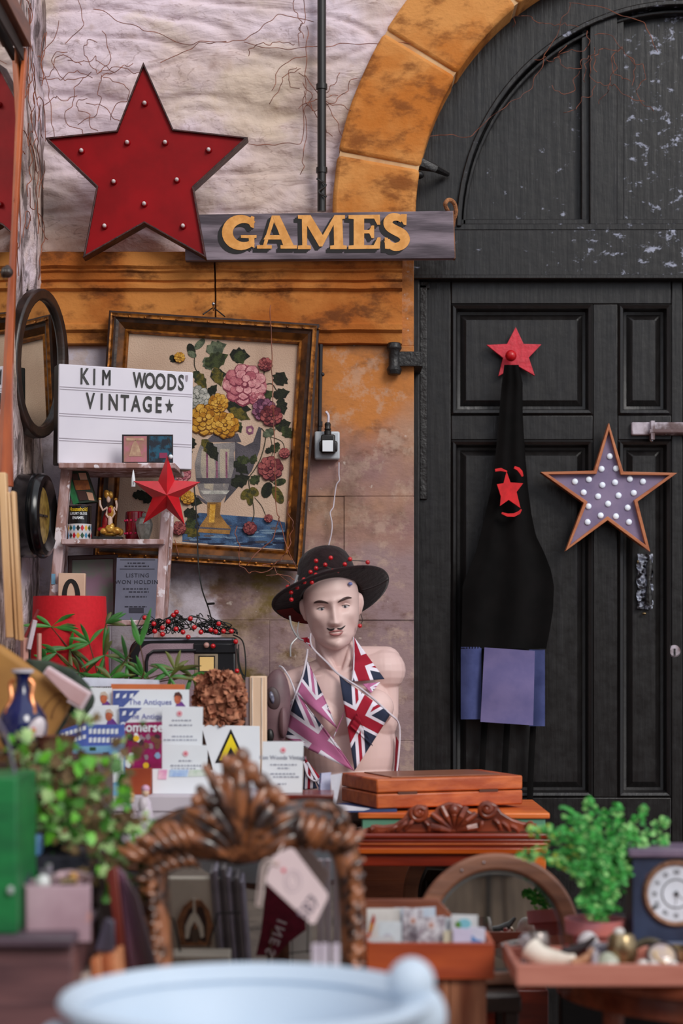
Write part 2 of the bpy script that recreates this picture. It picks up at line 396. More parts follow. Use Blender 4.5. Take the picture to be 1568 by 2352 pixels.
g.m(doormat('head_panel_paint',(.66,.74))).box(w2(935),w2(2225),DY+.03,DY+.1,z2(600),ACZ+RI+.05)
struct(g,'door_3',bev=.003)
g=G(black); g.box(w2(940),w2(2230),5.75,5.8,0,3.4); struct(g,'wall_behind_door')
# door ironwork
iron=mat('black_iron',(30,27,27),(20,18,18),ro=.45,bu=.4,sc=60); chip=mat('chipped_plate',(190,180,190),(96,74,74),sc=16,ro=.5,bu=.5,con=.1)
t=part(G(iron).box(w2(966),w2(984),DY-.012,DY,z2(1142),z2(640)).box(w2(966),w2(990),DY-.012,DY,z2(650),z2(632)),'hinge_strap',d1,bev=.003)
g=G(iron); a=P(905,824,5.43); g.lathe([(.0,-.045),(.018,-.045),(.022,-.03),(.016,-.02),(.016,.02),(.022,.03),(.018,.045),(0,.045)],a,20)
g.tube([a+Vector((0,.005,0)),a+Vector((.01,.07,0))],.016,10); g.box(a.x,w2(962),a.y-.006,a.y+.004,a.z-.022,a.z+.02); g.box(w2(950),w2(968),a.y,DY,a.z-.022,a.z+.02)
tag(thing('door_hinge','black iron pin hinge with round knuckle set in the orange stone beside the door','hinge',a-Vector((0,0,.045))),'black iron pin hinge with round knuckle set in the orange stone beside the door','hinge')
part(g,'knuckle',bpy.data.objects['door_hinge'],bev=.002)
g=G(iron); b=P(958,388,5.5); g.tube([b+Vector((-.01,.04,.02)),b+Vector((0,-.02,.012)),b+Vector((.05,-.01,.0)),b+Vector((.09,.06,0))],[.022,.02,.012,.008],8); g.ell(b+Vector((0,-.01,-.02)),(.02,.02,.012))
solo(g,'iron_bracket','stubby black iron bracket at the foot of the stone arch above the sign end','bracket')
g=G(chip); g.box(w2(1460),w2(1600),DY-.02,DY,z2(992),z2(962)); 
tb=thing('slide_bolt','worn whitish metal slide bolt on the black door at the right edge','bolt',(w2(1510),DY,z2(995)))
part(g,'plate',tb,bev=.004)
part(G(chip).tube([Vector((w2(1500),DY-.03,z2(985))),Vector((w2(1600),DY-.03,z2(985)))],.007,10).box(w2(1503),w2(1512),DY-.035,DY,z2(1004),z2(960)),'bolt_bar',tb,bev=.001)
part(G(silver).ell((w2(1539),DY-.024,z2(989)),.005).ell((w2(1506),DY-.02,z2(1005)),.006),'screw',tb)
g=G(mat('peeled_paint',(46,42,46),(170,175,190),sc=38,ro=.5,bu=.8,con=.05)); 
hp=thing('handle_plate','vertical door handle plate with blistered peeling paint below the dotted star','handle',(w2(1492),DY,z2(1405)))
part(g.grid(lambda u,v:(w2(1475+u*36+2*math.sin(v*23)),DY+.004-.014*noise.noise(Vector((u*5,v*22,1)))-.006,z2(1268+v*130)),14,60),'plate',hp)
part(G(iron).tube(PP([(1492,1285),(1490,1300),(1489,1340),(1489,1370),(1490,1390)],DY-.012),[.004,.01,.005,.011,.009],8),'grip',hp)
part(G(brass).ell((w2(1476),DY-.004,z2(1287)),(.003,.004,.006)).ell((w2(1491),DY-.004,z2(1408)),(.007,.004,.004)),'screw',hp)
ke=thing('keyhole_cover','small round brass keyhole cover on the door edge at far right','escutcheon',(w2(1561),DY,z2(1520)))
part(G(chip).lathe([(0,.006),(.014,.005),(.018,0)],(w2(1562),DY,z2(1496)),20,M=Mx(90)),'plate',ke)
part(G(iron).box(w2(1560),w2(1564),DY-.008,DY-.004,z2(1506),z2(1490)),'keyhole',ke)
# black downpipe on the wall
g=G(black); g.tube([(w2(739),5.45,z2(495)),(w2(739),5.45,3.5)],.0125,12)
for k in (205,395): g.tube([(w2(739),5.45,z2(k)),(w2(739),5.45,z2(k+12))],.016,12)
dp=thing('downpipe','thin black pipe running down the whitewashed wall to the sign board','pipe',(w2(739),5.45,z2(495)))
part(g,'pipe',dp)
part(G(black).tube(spl(PP([(727,410),(748,425),(732,440),(750,452)],5.43),6),.003,6),'tie_wire',dp)
g=G(mat('dark_conduit',(34,28,32),ro=.4)); g.tube([(w2(737),5.43,z2(800)),(w2(734),5.43,z2(1000))],.006,10); g.box(w2(733),w2(741),5.42,5.45,z2(985),z2(975)); g.ell((w2(741),5.43,z2(868)),.006)
solo(g,'cable_conduit','thin dark cable conduit running down beside the picture frame to the socket','conduit')
# socket with plug
so=thing('wall_socket','white wall socket box on the sandstone, right of the flower picture','socket',(w2(751),5.43,z2(1062)))
part(G(mat('white_plastic',(205,210,216),ro=.4)).box(w2(723),w2(780),5.415,5.45,z2(1061),z2(998)),'back_box',so,bev=.005)
pg=thing('power_plug','black power adaptor with white label plugged into the wall socket','plug',(w2(753),5.39,z2(1052)))
part(G(black).box(w2(738),w2(770),5.38,5.415,z2(1051),z2(1008)).box(w2(734),w2(775),5.385,5.413,z2(1046),z2(1022)),'body',pg,bev=.005)
part(G(white).box(w2(741),w2(765),5.377,5.381,z2(1047),z2(1022)),'label',pg,bev=.001)
part(G(black).lathe([(.010,0),(.010,.01),(.008,.012),(.01,.016),(.008,.02),(.009,.03),(.006,.035)],(w2(753),5.395,z2(1008)),14),'strain_relief',pg)
part(G(mat('white_cable',(215,205,215),ro=.4)).tube(spl(PP([(753,975),(754,955),(748,945)],5.4),6),.0035,6),'lead',pg)
wc=mat('white_cable',(215,205,215),ro=.4)
g=G(wc); g.tube(spl(PP([(778,1062),(778,1090),(779,1103),(772,1115),(767,1150),(765,1165),(758,1178),(762,1200),(761,1225),(752,1262)],5.43),8),.0018,6)
solo(g,'white_cable','thin white cable trailing down the stone from the socket to the hat','cable')
# dried creeper on the walls
cr=mat('dry_creeper',(150,84,56),(110,70,60),sc=20,ro=.8)
def creeper(seed,paths,y,name,label,r=.0011,wig=10):
    rr=random.Random(seed); g=G(cr)
    for p in paths:
        q=[]
        for i in range(len(p)-1):
            a,b=p[i],p[i+1]; k=max(2,int(math.hypot(b[0]-a[0],b[1]-a[1])/18))
            for t in range(k): q.append((a[0]+(b[0]-a[0])*t/k+rr.uniform(-wig,wig)*.4,a[1]+(b[1]-a[1])*t/k+rr.uniform(-wig,wig)*.4,y-rr.uniform(0,.02)))
        q.append(tuple(p[-1])+(y,)); g.tube(spl(PP(q,y),3),r,5)
    return solo(g,name,label,'creeper')
def loops(seed,cx,cy,sx,sy,n):
    rr=random.Random(seed); o=[]
    for i in range(n):
        a=rr.uniform(0,6.28); x=cx+rr.gauss(0,sx*.4); y=cy+rr.gauss(0,sy*.4); p=[(x,y)]
        for k in range(rr.randint(4,9)):
            a+=rr.uniform(-.9,1.0); x+=math.cos(a)*rr.uniform(12,28); y+=math.sin(a)*rr.uniform(12,28); p.append((x,y))
        o.append(p)
    return o
creeper(1,loops(2,225,180,70,60,14)+[[(135,50),(125,90),(95,130),(110,200),(125,320)],[(215,20),(300,60),(420,100),(520,95)],[(180,0),(190,60),(150,100)]],5.468,'dried_creeper','tangle of dry brown creeper stems on the white wall above the red star')
creeper(3,loops(5,700,180,30,130,12)+[[(370,145),(460,100),(560,92),(640,30),(720,50)],[(560,100),(640,112),(725,105),(900,100),(1060,110)],[(705,60),(700,230),(690,330),(570,330)],[(745,110),(740,220),(790,320)]],5.468,'dried_creeper','long dry creeper stems crossing the white wall either side of the black pipe')
creeper(4,loops(9,1380,120,120,110,12)+[[(985,310),(1080,312),(1130,270),(1220,200),(1310,8)],[(1310,8),(1390,20),(1480,50),(1510,120)]],5.55,'dried_creeper','fine orange creeper stems trailing over the black arched door head',.0009)
creeper(6,[[(620,700),(635,1180),(640,1190),(625,1240),(590,1270),(565,1300)],[(640,1190),(660,1260),(683,1310)],[(400,1240),(410,1275)]]+loops(4,620,1300,30,20,4),5.36,'dried_creeper','dry pinkish creeper tendril hanging over the flower picture',.0013,4)
# creeper on left wall
g=G(cr); rr=random.Random(11)
for i in range(46):
    y=rr.uniform(4.75,5.4); z=rr.uniform(2.2,3.2); a=rr.uniform(0,6.28); p=[]
    for k in range(rr.randint(4,10)):
        p.append((WX+.012+rr.uniform(0,.01),y,z)); a+=rr.uniform(-.8,.8); y=min(5.44,y+math.cos(a)*.03); z+=math.sin(a)*.03
    g.tube(spl(p,3),.0013,5)
solo(g,'dried_creeper','matted dry creeper stems covering the left side wall','creeper')
# ================= things hung on wall and door =================
def starpts(px,y=None): return px
def inset(pts,d):   # inset polygon (2d tuples)
    n=len(pts); A=sum(pts[i][0]*pts[(i+1)%n][1]-pts[(i+1)%n][0]*pts[i][1] for i in range(n)); s=1 if A>0 else -1; o=[]
    for i in range(n):
        a=Vector(pts[i-1]);b=Vector(pts[i]);c=Vector(pts[(i+1)%n]); u=(b-a).normalized(); v=(c-b).normalized()
        n1=Vector((-u.y,u.x))*s; n2=Vector((-v.y,v.x))*s; m=(n1+n2); k=m.dot(n1) or 1e-3
        k=max(k,.25); o.append(tuple(b+m*(d/k)))
    return o
def xz(pts,y): return [(P(a,b,y).x,P(a,b,y).z) for a,b in pts]
# big red marquee star
Y=5.30; sp_=[(329,142),(398,296),(569,315),(444,430),(473,592),(331,512),(190,592),(221,428),(103,316),(267,299)]
t=thing('marquee_star','large red metal marquee star with small bulbs standing on the stone ledge','star sign',P(331,592,5.34))
o=xz(sp_,Y)
rim=mat('rusty_rim',(74,26,22),(40,14,14),sc=60,ro=.5,bu=.3); redm=mat('marquee_red',(152,3,14),(132,2,10),sc=9,ro=.5,bu=.1,spec=.2)
part(G(rim).ring(o,inset(o,.0045),Y,Y+.055),'rim',t,bev=.001)
part(G(redm).prism(inset(o,.004),Y+.010,Y+.05),'face',t)
bulb=mat('frosted_bulb',(238,225,225),(225,205,205),ro=.15,trans=.2,spec=.8)
for (a,b) in ((332,237),(292,327),(379,327),(187,346),(479,344),(261,417),(406,413),(331,468),(240,519),(420,519)):
    p=P(a,b,Y+.004); g=G(redm); g.lathe([(.0095,0),(.007,.008),(0,.008)],p+Vector((0,.006,0)),14,M=Mx(90)); g.m(bulb).ell(p-Vector((0,.004,0)),(.0058,.008,.0058),12,8)
    part(g,'bulb',t)
# GAMES sign
t=thing('wooden_sign','weathered grey plank sign reading GAMES in yellow serif capitals, on the ledge','sign',P(750,597,5.36)); Y=5.345
bm=wood('grey_plank',(140,126,136),(72,62,70),ro=.7,coat=0,bu=.6,con=.14); edge=wood('plank_edge',(150,96,60),(90,55,36),coat=0)
pl=[(425,493),(1040,484),(1044,593),(425,598)]
part(G(bm).plate(pl,Y,.03),'board',t,bev=.002)
part(G(edge).plate([(1038,484),(1042,484),(1046,593),(1042,594)],Y+.002,.028),'end_grain',t)
yl=mat('sign_yellow',(236,170,92),(214,146,66),sc=40,ro=.6,spot=((120,80,50),.68,60)); sh=mat('sign_shadow',(24,20,20),ro=.7)
def ellp(cx,cy,rx,ry,a0,a1,n=16): return [(cx+rx*math.cos(rad(a0+(a1-a0)*i/n)),cy+ry*math.sin(rad(a0+(a1-a0)*i/n))) for i in range(n+1)]
def wv(n,a,b): return [a+(b-a)*math.sin(PI*i/n) for i in range(n+1)]
def gG(g,y,dx,dy):
    p=ellp(556,534,34,31,-40,-318,22); g.ribbon([(a+dx,b+dy) for a,b in p],wv(22,12,25),y,.0015)
    for q in ([(577,496),(584,498),(583,524),(576,522),(569,510)],[(553,540),(589,540),(589,546),(584,547),(584,570),(572,562),(571,547),(553,546)]): g.plate([(a+dx,b+dy) for a,b in q],y-.0002,.0015)
def gL(g,y,dx,dy,polys):
    for i,q in enumerate(polys): g.plate([(a+dx,b+dy) for a,b in q],y-.00015*i,.0015)
LA=[[(624,495),(639,495),(670,563),(654,563),(629,510),(612,563),(604,563)],[(590,563),(624,563),(624,571),(590,571)],[(644,563),(682,563),(682,571),(644,571)],[(610,540),(655,540),(658,550),(605,550)],[(626,495),(642,495),(674,563),(650,563)]]
LM=[[(684,494),(713,494),(741,540),(768,494),(792,494),(792,502),(786,503),(788,563),(796,564),(796,572),(758,572),(758,564),(767,563),(766,516),(740,566),(733,566),(705,518),(705,563),(714,564),(714,572),(684,572),(684,564),(694,563),(693,503),(684,502)]]
LE=[[(800,494),(872,493),(873,516),(866,516),(859,502),(836,502),(836,528),(848,528),(853,518),(859,518),(859,547),(853,547),(848,536),(836,536),(836,563),(858,563),(867,545),(874,545),(872,571),(800,572),(800,564),(812,563),(812,503),(800,502)]]
def gS(g,y,dx,dy):
    p=ellp(908,512,20,14,-35,-200,10)+ellp(908,549,20,16,-62,150,12); p=[(924,506),(914,499),(900,499),(891,508),(894,520),(908,529),(924,538),(930,551),(922,563),(906,567),(893,560),(888,551)]
    p3=[(v.x,v.y) for v in spl([(a,b,0) for a,b in p],4)]; n=len(p3)-1
    g.ribbon([(a+dx,b+dy) for a,b in p3],[13+10*math.sin(PI*i/n) for i in range(n+1)],y,.0015)
    for q in ([(920,492),(934,492),(933,517),(927,516),(921,506)],[(883,545),(890,546),(896,560),(893,572),(884,571)]): g.plate([(a+dx,b+dy) for a,b in q],y-.0002,.0015)
for nm,fn in (('g',gG),('a',lambda g,y,dx,dy:gL(g,y,dx,dy,LA)),('m',lambda g,y,dx,dy:gL(g,y,dx,dy,LM)),('e',lambda g,y,dx,dy:gL(g,y,dx,dy,LE)),('s',gS)):
    g=G(sh); fn(g,Y-.001,-10,9); fn(g,Y-.0011,-7,6); fn(g,Y-.0012,-3,3); g.m(yl); fn(g,Y-.0025,0,0); part(g,'letter',t)
g=G(ropem); g.tube(spl(PP([(1030,487,5.36),(1022,470,5.33),(1030,459,5.33),(1042,466,5.34),(1047,485,5.35),(1042,505,5.36),(1040,520,5.37)],5.35),6),.006,8)
part(g,'rope_loop',t)
# flower picture in bevelled gold frame
t=thing('framed_picture','large crooked gold-framed needlework picture of a vase of roses','picture',P(460,1300,5.36)); Y=5.36; TH=3.75
o0=P(250,712,Y); k=Y/F; c_,s_=math.cos(rad(TH)),math.sin(rad(TH))
def FP(u,v): return (o0.x+(u*c_-v*s_)*k, o0.z-(u*s_+v*c_)*k)      # u,v in px in the tilted frame
FW,FH=484,570
def fr(a,ya,b,yb,m): 
    oo=[FP(a,a),FP(FW-a,a),FP(FW-a,FH-a),FP(a,FH-a)]; ii=[FP(b,b),FP(FW-b,b),FP(FW-b,FH-b),FP(b,FH-b)]
    g.m(m).add([(x,ya,z) for x,z in oo]+[(x,yb,z) for x,z in ii],[(q,(q+1)%4,4+(q+1)%4,4+q) for q in range(4)])
dkf=mat('frame_dark',(62,36,22),(34,20,14),sc=30,ro=.45,bu=.2); g=G(dkf)
fr(0,Y+.045,0,Y+.005,dkf); fr(0,Y+.005,5,Y,dkf); fr(5,Y,9,Y+.002,gold); fr(9,Y+.002,14,Y-.002,gold); fr(14,Y-.002,18,Y+.004,dkf)
fr(18,Y+.004,24,Y+.007,dkf); fr(24,Y+.007,38,Y+.022,gold if 0 else mat('frame_cove',(128,78,34),(70,42,20),sc=25,ro=.3,me=.3)); fr(38,Y+.022,43,Y+.018,gold); fr(43,Y+.018,47,Y+.03,gold); fr(47,Y+.03,47,Y+.04,dkf)
part(g,'frame',t,sharp=20)
g=G(gold)
for i in range(40):
    for (u,v) in ((12+i*FW/40,12),(12+i*FW/40,FH-12)): 
        if i%3==0: x,z=FP(u,v); g.ell((x,Y-.001,z),.004,8,6)
part(g,'beading',t,stuff=True)
cv=mat('needle_canvas',(206,178,156),(190,160,138),sc=4,ro=.9,bu=.3,bsc=260,det=2)
yc=Y+.034; g=G(cv); g.add([(x,yc,z) for x,z in (FP(44,44),FP(FW-44,44),FP(FW-44,FH-44),FP(44,FH-44))]+[(x,yc+.006,z) for x,z in (FP(44,44),FP(FW-44,44),FP(FW-44,FH-44),FP(44,FH-44))],[(0,1,2,3),(4,5,6,7)])
part(g,'canvas',t)
def st_(name,c,c2,sc=60): return mat('stitch_'+name,c,c2,sc=sc,ro=.95,bu=.4,bsc=300,con=.1)
C8=lambda a,b:(240+a/3.136,760+b/3.136)
lv=[0]
def S(g,pts,m,fl=None):
    lv[0]+=1; g.m(m).plate([C8(a,b) for a,b in pts],yc-.0003-lv[0]*.000012,.0002+lv[0]*.000012)
def leaf8(g,x,y,L,W,a,m):
    ca,sa=math.cos(rad(a)),math.sin(rad(a)); p=[(0,0),(.18,.35),(.32,.3),(.42,.5),(.58,.38),(.68,.4),(.8,.2),(1,0),(.8,-.2),(.68,-.4),(.58,-.35),(.42,-.5),(.3,-.32),(.15,-.35)]
    S(g,[(x+L*u*ca-W*v*sa,y+L*u*sa+W*v*ca) for u,v in p],m)
def oleaf(g,x,y,L,W,a,m):
    ca,sa=math.cos(rad(a)),math.sin(rad(a)); n=12
    S(g,[(x+L*(.5-.5*math.cos(2*PI*i/n))*ca-W*.5*math.sin(2*PI*i/n)*sa,y+L*(.5-.5*math.cos(2*PI*i/n))*sa+W*.5*math.sin(2*PI*i/n)*ca) for i in range(n)],m)
def blob(g,x,y,rx,ry,m,wv_=.12,n=14,ph=0,k=5): S(g,[(x+rx*(1+wv_*math.sin(k*2*PI*i/n*1.0+ph))*math.cos(2*PI*i/n),y+ry*(1+wv_*math.sin(k*2*PI*i/n+ph))*math.sin(2*PI*i/n)) for i in range(n)],m)
gr=st_('green',(64,72,40),(40,46,28)); gr2=st_('dark_green',(38,42,28),(28,30,24)); gr3=st_('olive',(104,92,34),(58,58,28)); sage=st_('sage',(104,112,88),(66,74,58))
pk=[st_('pink',(196,120,126),(168,88,100)),st_('pink_light',(220,160,160),(196,126,132)),st_('pink_dark',(140,62,78),(112,46,62))]
ye=[st_('amber',(196,138,40),(160,100,24)),st_('amber_light',(220,170,74),(196,140,44)),st_('amber_dark',(120,72,16),(96,56,14))]
pu=[st_('plum',(104,58,84),(78,42,66)),st_('plum_light',(150,96,120),(120,70,92)),st_('plum_dark',(70,26,40),(54,20,34))]
ma=[st_('maroon',(122,52,56),(90,36,42)),st_('maroon_light',(170,92,88),(140,70,70)),st_('maroon_dark',(76,24,34),(60,20,28))]
wh_=[st_('grey_rose',(160,158,150),(128,128,120)),st_('grey_light',(196,192,182),(166,164,156)),st_('grey_dark',(104,106,98),(84,86,80))]
blu=st_('blue',(74,104,140),(48,66,96),30); blu2=st_('blue_light',(120,146,168),(90,112,140),40); navy_=st_('blue_dark',(34,44,70),(28,34,54))
vz=st_('vase_grey',(150,142,138),(118,112,112),14); vz2=st_('vase_pale',(184,170,150),(160,150,138),14); vz3=st_('vase_dark',(92,86,92),(74,70,76),14); vy=st_('vase_foot',(170,124,66),(128,92,50),20)
g=G(blu)
S(g,[(560,1400),(680,1310),(860,1325),(1180,1350),(1300,1380),(1310,1575),(1100,1560),(560,1520)],blu); rr=random.Random(3)
for i in range(40): blob(g,rr.uniform(590,1280),rr.uniform(1400,1540),rr.uniform(30,70),rr.uniform(5,11),rr.choice([blu2,navy_,blu2,navy_,vz3]),.3,10)
part(g,'stitched_ground',t)
g=G(vz)   # vase
S(g,[(690,820),(960,800),(930,880),(945,1000),(925,1100),(880,1180),(830,1240),(740,1240),(690,1180),(660,1080),(650,960),(670,880)],vz)
S(g,[(940,800),(1010,830),(1070,800),(1110,690),(1130,700),(1120,850),(1060,1010),(940,1150),(860,1240),(900,1100),(940,960)],vz3); S(g,[(1020,690),(1060,680),(1075,700),(1070,740),(1040,750),(1020,730)],pu[1]); blob(g,1047,716,14,14,cv,0)
S(g,[(700,850),(780,850),(800,1000),(780,1150),(720,1130),(690,1000)],vz2); S(g,[(830,850),(900,850),(890,1000),(860,1120),(830,1050)],vz2)
for x in (730,800,870): S(g,[(x,870),(x+14,870),(x+16,1060),(x+2,1080)],pu[1]); 
S(g,[(660,1060),(940,1060),(920,1100),(680,1100)],vz3); S(g,[(690,1150),(900,1150),(880,1175),(710,1175)],wh_[1]); S(g,[(800,730),(960,740),(985,800),(720,800)],vz3)
S(g,[(740,1235),(840,1235),(830,1320),(880,1390),(910,1420),(900,1465),(670,1450),(690,1400),(740,1330)],vy); S(g,[(760,1250),(800,1250),(790,1380),(750,1380)],ye[1]); S(g,[(680,1410),(905,1425),(903,1436),(678,1424)],vz3)
S(g,[(670,1180),(740,1235),(735,1250),(660,1200)],vz3)
part(g,'stitched_vase',t)
g=G(gr); st=st_('stem',(70,66,48),(50,46,36))
def stem(pts,w=7):
    p=[(v.x,v.y) for v in spl([(a,b,0) for a,b in pts],5)]; lv[0]+=1
    g.m(st).ribbon([C8(a,b) for a,b in p],w/3.136,yc-.0003-lv[0]*.000012,.0004)
stem([(1130,700),(1160,760),(1130,900),(1080,1000),(1040,1060),(1045,1140),(1070,1250),(1075,1330),(1050,1400)]); stem([(1150,290),(1140,350),(1110,400)]); stem([(1120,400),(1200,380),(1240,430),(1290,470)]); stem([(650,170),(650,260),(700,340),(740,430)])
stem([(1190,740),(1210,860),(1190,950)],5); stem([(1080,1200),(1130,1260),(1160,1330)],5); stem([(1060,540),(1140,550)],5); stem([(1190,1080),(1230,1110),(1250,1180)],5); stem([(1190,760),(1280,800),(1300,880)],5); stem([(660,1180),(640,1300),(680,1400)])
for a in ((470,180,70,60,40,gr2),(640,290,150,90,50,gr),(680,300,140,80,75,gr3),(720,190,110,90,60,sage),(760,330,120,110,-10,gr2),(730,150,160,120,-20,sage),(720,250,190,130,-25,gr),(790,260,150,90,70,gr3),(900,170,150,120,5,gr2),(950,150,100,110,60,gr),(700,780,170,90,50,gr3),(740,800,160,90,62,gr2),(620,760,110,110,100,gr2),(600,830,90,80,95,gr2),
  (870,540,190,120,8,gr2),(900,560,170,90,28,gr3),(930,640,110,80,60,gr),(740,470,110,70,-50,gr2),(1240,390,110,130,-60,gr2),(1140,490,90,80,-40,gr),(1210,470,130,90,-15,gr2),(1260,480,130,90,75,gr2),(1230,700,120,110,-20,gr2),(1280,690,110,90,50,gr),(1140,760,110,70,-30,sage),(1200,820,70,60,60,gr2),(1250,800,90,60,110,gr),(1160,880,60,50,-40,gr2),(930,940,140,90,40,gr2),(950,920,110,70,10,gr),(910,1110,150,110,-25,gr2),(1050,1100,90,80,-40,gr),(1060,960,80,60,-70,gr),(590,1210,120,80,15,gr2),(570,1300,120,100,20,gr2),(570,1420,130,90,25,gr3),(600,1350,90,90,60,gr),(200,1190,110,80,-10,gr2),(250,1180,120,100,20,gr2)):
    leaf8(g,*a)
for a in ((640,180,95,60,-110,gr2),(650,130,100,50,-45,sage),(600,150,70,45,30,sage),(1040,1140,90,60,125,gr3),(1045,1150,110,50,88,gr3),(1050,1130,80,55,45,gr3),(1190,1090,120,80,110,gr2),(1215,1120,140,70,62,gr3),(1220,1100,90,50,-15,gr),(1230,690,60,40,-60,gr)): oleaf(g,*a)
part(g,'stitched_foliage',t)
def rose(cx,cy,r,pal,seed):
    g=G(pal[0]); rr=random.Random(seed); blob(g,cx,cy,r,r*.92,pal[0],.07,22,seed,4)
    for ring,(n,rad_) in enumerate(((9,.72),(7,.5),(5,.3))):
        for i in range(n):
            a=2*PI*i/n+ring*.7+seed; x=cx+r*rad_*math.cos(a); y=cy+r*rad_*math.sin(a); s=r*(.34-.06*ring)
            blob(g,x,y,s*1.05,s*.95,pal[2],.05,12); blob(g,x-s*.12*math.cos(a)*-1,y-s*.1,s*.86,s*.76,pal[rr.choice([0,1,1])],.05,12)
    blob(g,cx,cy,r*.2,r*.17,pal[2],.1,10); blob(g,cx,cy-r*.04,r*.1,r*.09,pal[1],.1,10)
    part(g,'stitched_rose',t)
rose(1010,390,150,pk,1); rose(1100,490,55,pk,4); rose(670,480,85,wh_,2); rose(720,640,115,ye,3); rose(820,520,70,ye,6); rose(870,680,95,ye,8); rose(1150,570,85,pu,5); rose(1200,610,78,ma,7); rose(1195,990,88,ma,9); rose(1158,240,50,ma,10); rose(540,190,38,ye,12); rose(560,1030,60,pk,13); rose(600,1200,50,ye,14); rose(1047,1420,48,ma,15); rose(1180,1350,30,ma,16); rose(1295,880,38,ma,17); rose(535,1420,50,ma,19)
g=G(iron); a=P(488,706,5.4); g.tube([P(466,722,5.375),P(490,706,5.40),P(516,727,5.375)],.0022,6); part(g,'hanging_wire',t)
solo(G(silver).tube([P(490,712,5.41),P(490,698,5.375)],.003,8).ell(P(490,698,5.375),.005),'picture_nail','small shiny nail above the flower picture','nail')
# pale oval? white strip behind lightbox is painted wall
# red flat star coat hook on door
Y=5.575; t=thing('star_coat_hook','flat red star coat hook with round knob on the black door','hook',P(1180,865,Y))
hp_=[(1184,751),(1202,790),(1243,791),(1214,821),(1228,863),(1188,840),(1144,864),(1155,822),(1117,792),(1164,790)]
part(G(mat('hook_red',(215,48,66),(190,36,52),ro=.5,bu=.2,sc=60)).plate(hp_,Y,.012),'star_plate',t,bev=.001)
part(G(red).ell(P(1173,817,Y-.03),.0165,20,14).tube([P(1173,817,Y),P(1173,817,Y-.03)],.006,10),'knob',t)
# apron on the hook
t=thing('apron','long black apron with red star emblem and lavender hem hanging from the red star hook','apron',P(1160,1665,5.52))
apm=mat('black_cloth',(17,15,15),(11,10,10),ro=.95,sheen=.05,spec=.1); lav=mat('lavender_cloth',(116,106,150),(100,94,140),sc=14,ro=.95,bu=.15); blc=mat('blue_denim',(76,84,134),(62,70,118),sc=20,ro=.95,bu=.15)
LF=[(835,1158,1190),(880,1152,1200),(950,1146,1200),(1020,1140,1204),(1070,1135,1208),(1120,1128,1212),(1180,1114,1220),(1230,1102,1230),(1270,1092,1250),(1310,1075,1265),(1345,1062,1272),(1400,1061,1270),(1450,1060,1262),(1488,1058,1254)]
def prof(py):
    for a,b in zip(LF[:-1],LF[1:]):
        if a[0]<=py<=b[0]:
            t_=(py-a[0])/(b[0]-a[0]); return a[1]+(b[1]-a[1])*t_,a[2]+(b[2]-a[2])*t_
    return LF[-1][1:]
def cloth(g,py0,py1,off=0,f=1,n=30,q0=0,q1=1,nv=46,sl=0):
    def fn(u,v,side):
        py=py0+(py1-py0)*v; l,r=prof(min(py,1488)); uu=q0+(q1-q0)*u
        px=l+(r-l)*uu; w=(r-l)/200
        b=math.sin(uu*PI)*.5; y=5.535-.034*w*b-.012*w*math.sin(uu*14+py*.004)-off
        if py<900: y-=.03*(900-py)/60
        return P(px,py+sl*u,y+side)
    g.grid(lambda u,v:fn(u,v,0),n,nv); g.grid(lambda u,v:fn(1-u,v,.003),n,nv)
    return g
bo=part(cloth(G(apm),838,1490),'cloth',t,sharp=None)
part(cloth(G(blc),1486,1652,.0,q0=0,q1=.24,nv=8,n=8),'hem_panel',t,label='blue hem panel')
part(cloth(G(blc),1492,1668,-.004,q0=.8,q1=.985,nv=8,n=8),'hem_panel',t,label='blue hem panel')
g=G(lav)
def lp(u,v,s): 
    px=1112+(1228-1112)*u+(-9*v)*(1-u)+(-4*v)*u; py=1487+(1658-1487)*v+8*u; return P(px,py,5.502-.006*math.sin(u*PI)+s+.002*math.sin(v*9))
g.grid(lambda u,v:lp(u,v,0),12,14); g.grid(lambda u,v:lp(1-u,v,.004),12,14); part(g,'pocket_panel',t,label='lavender front panel')
rdm=mat('emblem_red',(222,22,30),(190,8,18),sc=30,ro=.7)
part(G(rdm).plate([(1163,1083),(1172,1108),(1201,1110),(1186,1130),(1195,1167),(1168,1148),(1148,1162),(1150,1140),(1141,1112),(1156,1110)],5.488,.012),'star_emblem',t)
g=G(rdm); g.ribbon([(1137,1080),(1150,1078),(1164,1083)],[6,7,3],5.49,.012); g.ribbon([(1181,1073),(1190,1077),(1196,1084),(1200,1094)],[5,8,8,4],5.49,.012); g.ribbon([(1152,1178),(1165,1183),(1180,1183),(1192,1177),(1197,1170)],[4,7,8,7,3],5.49,.012)
part(g,'ring_emblem',t)
for a in (1106,1158,1218):
    part(G(apm).tube(spl(PP([(a+8,1640),(a+3,1720),(a,1790),(a-2,1850)],5.57),5),.009,6,flat=.3),'tie_string',t)
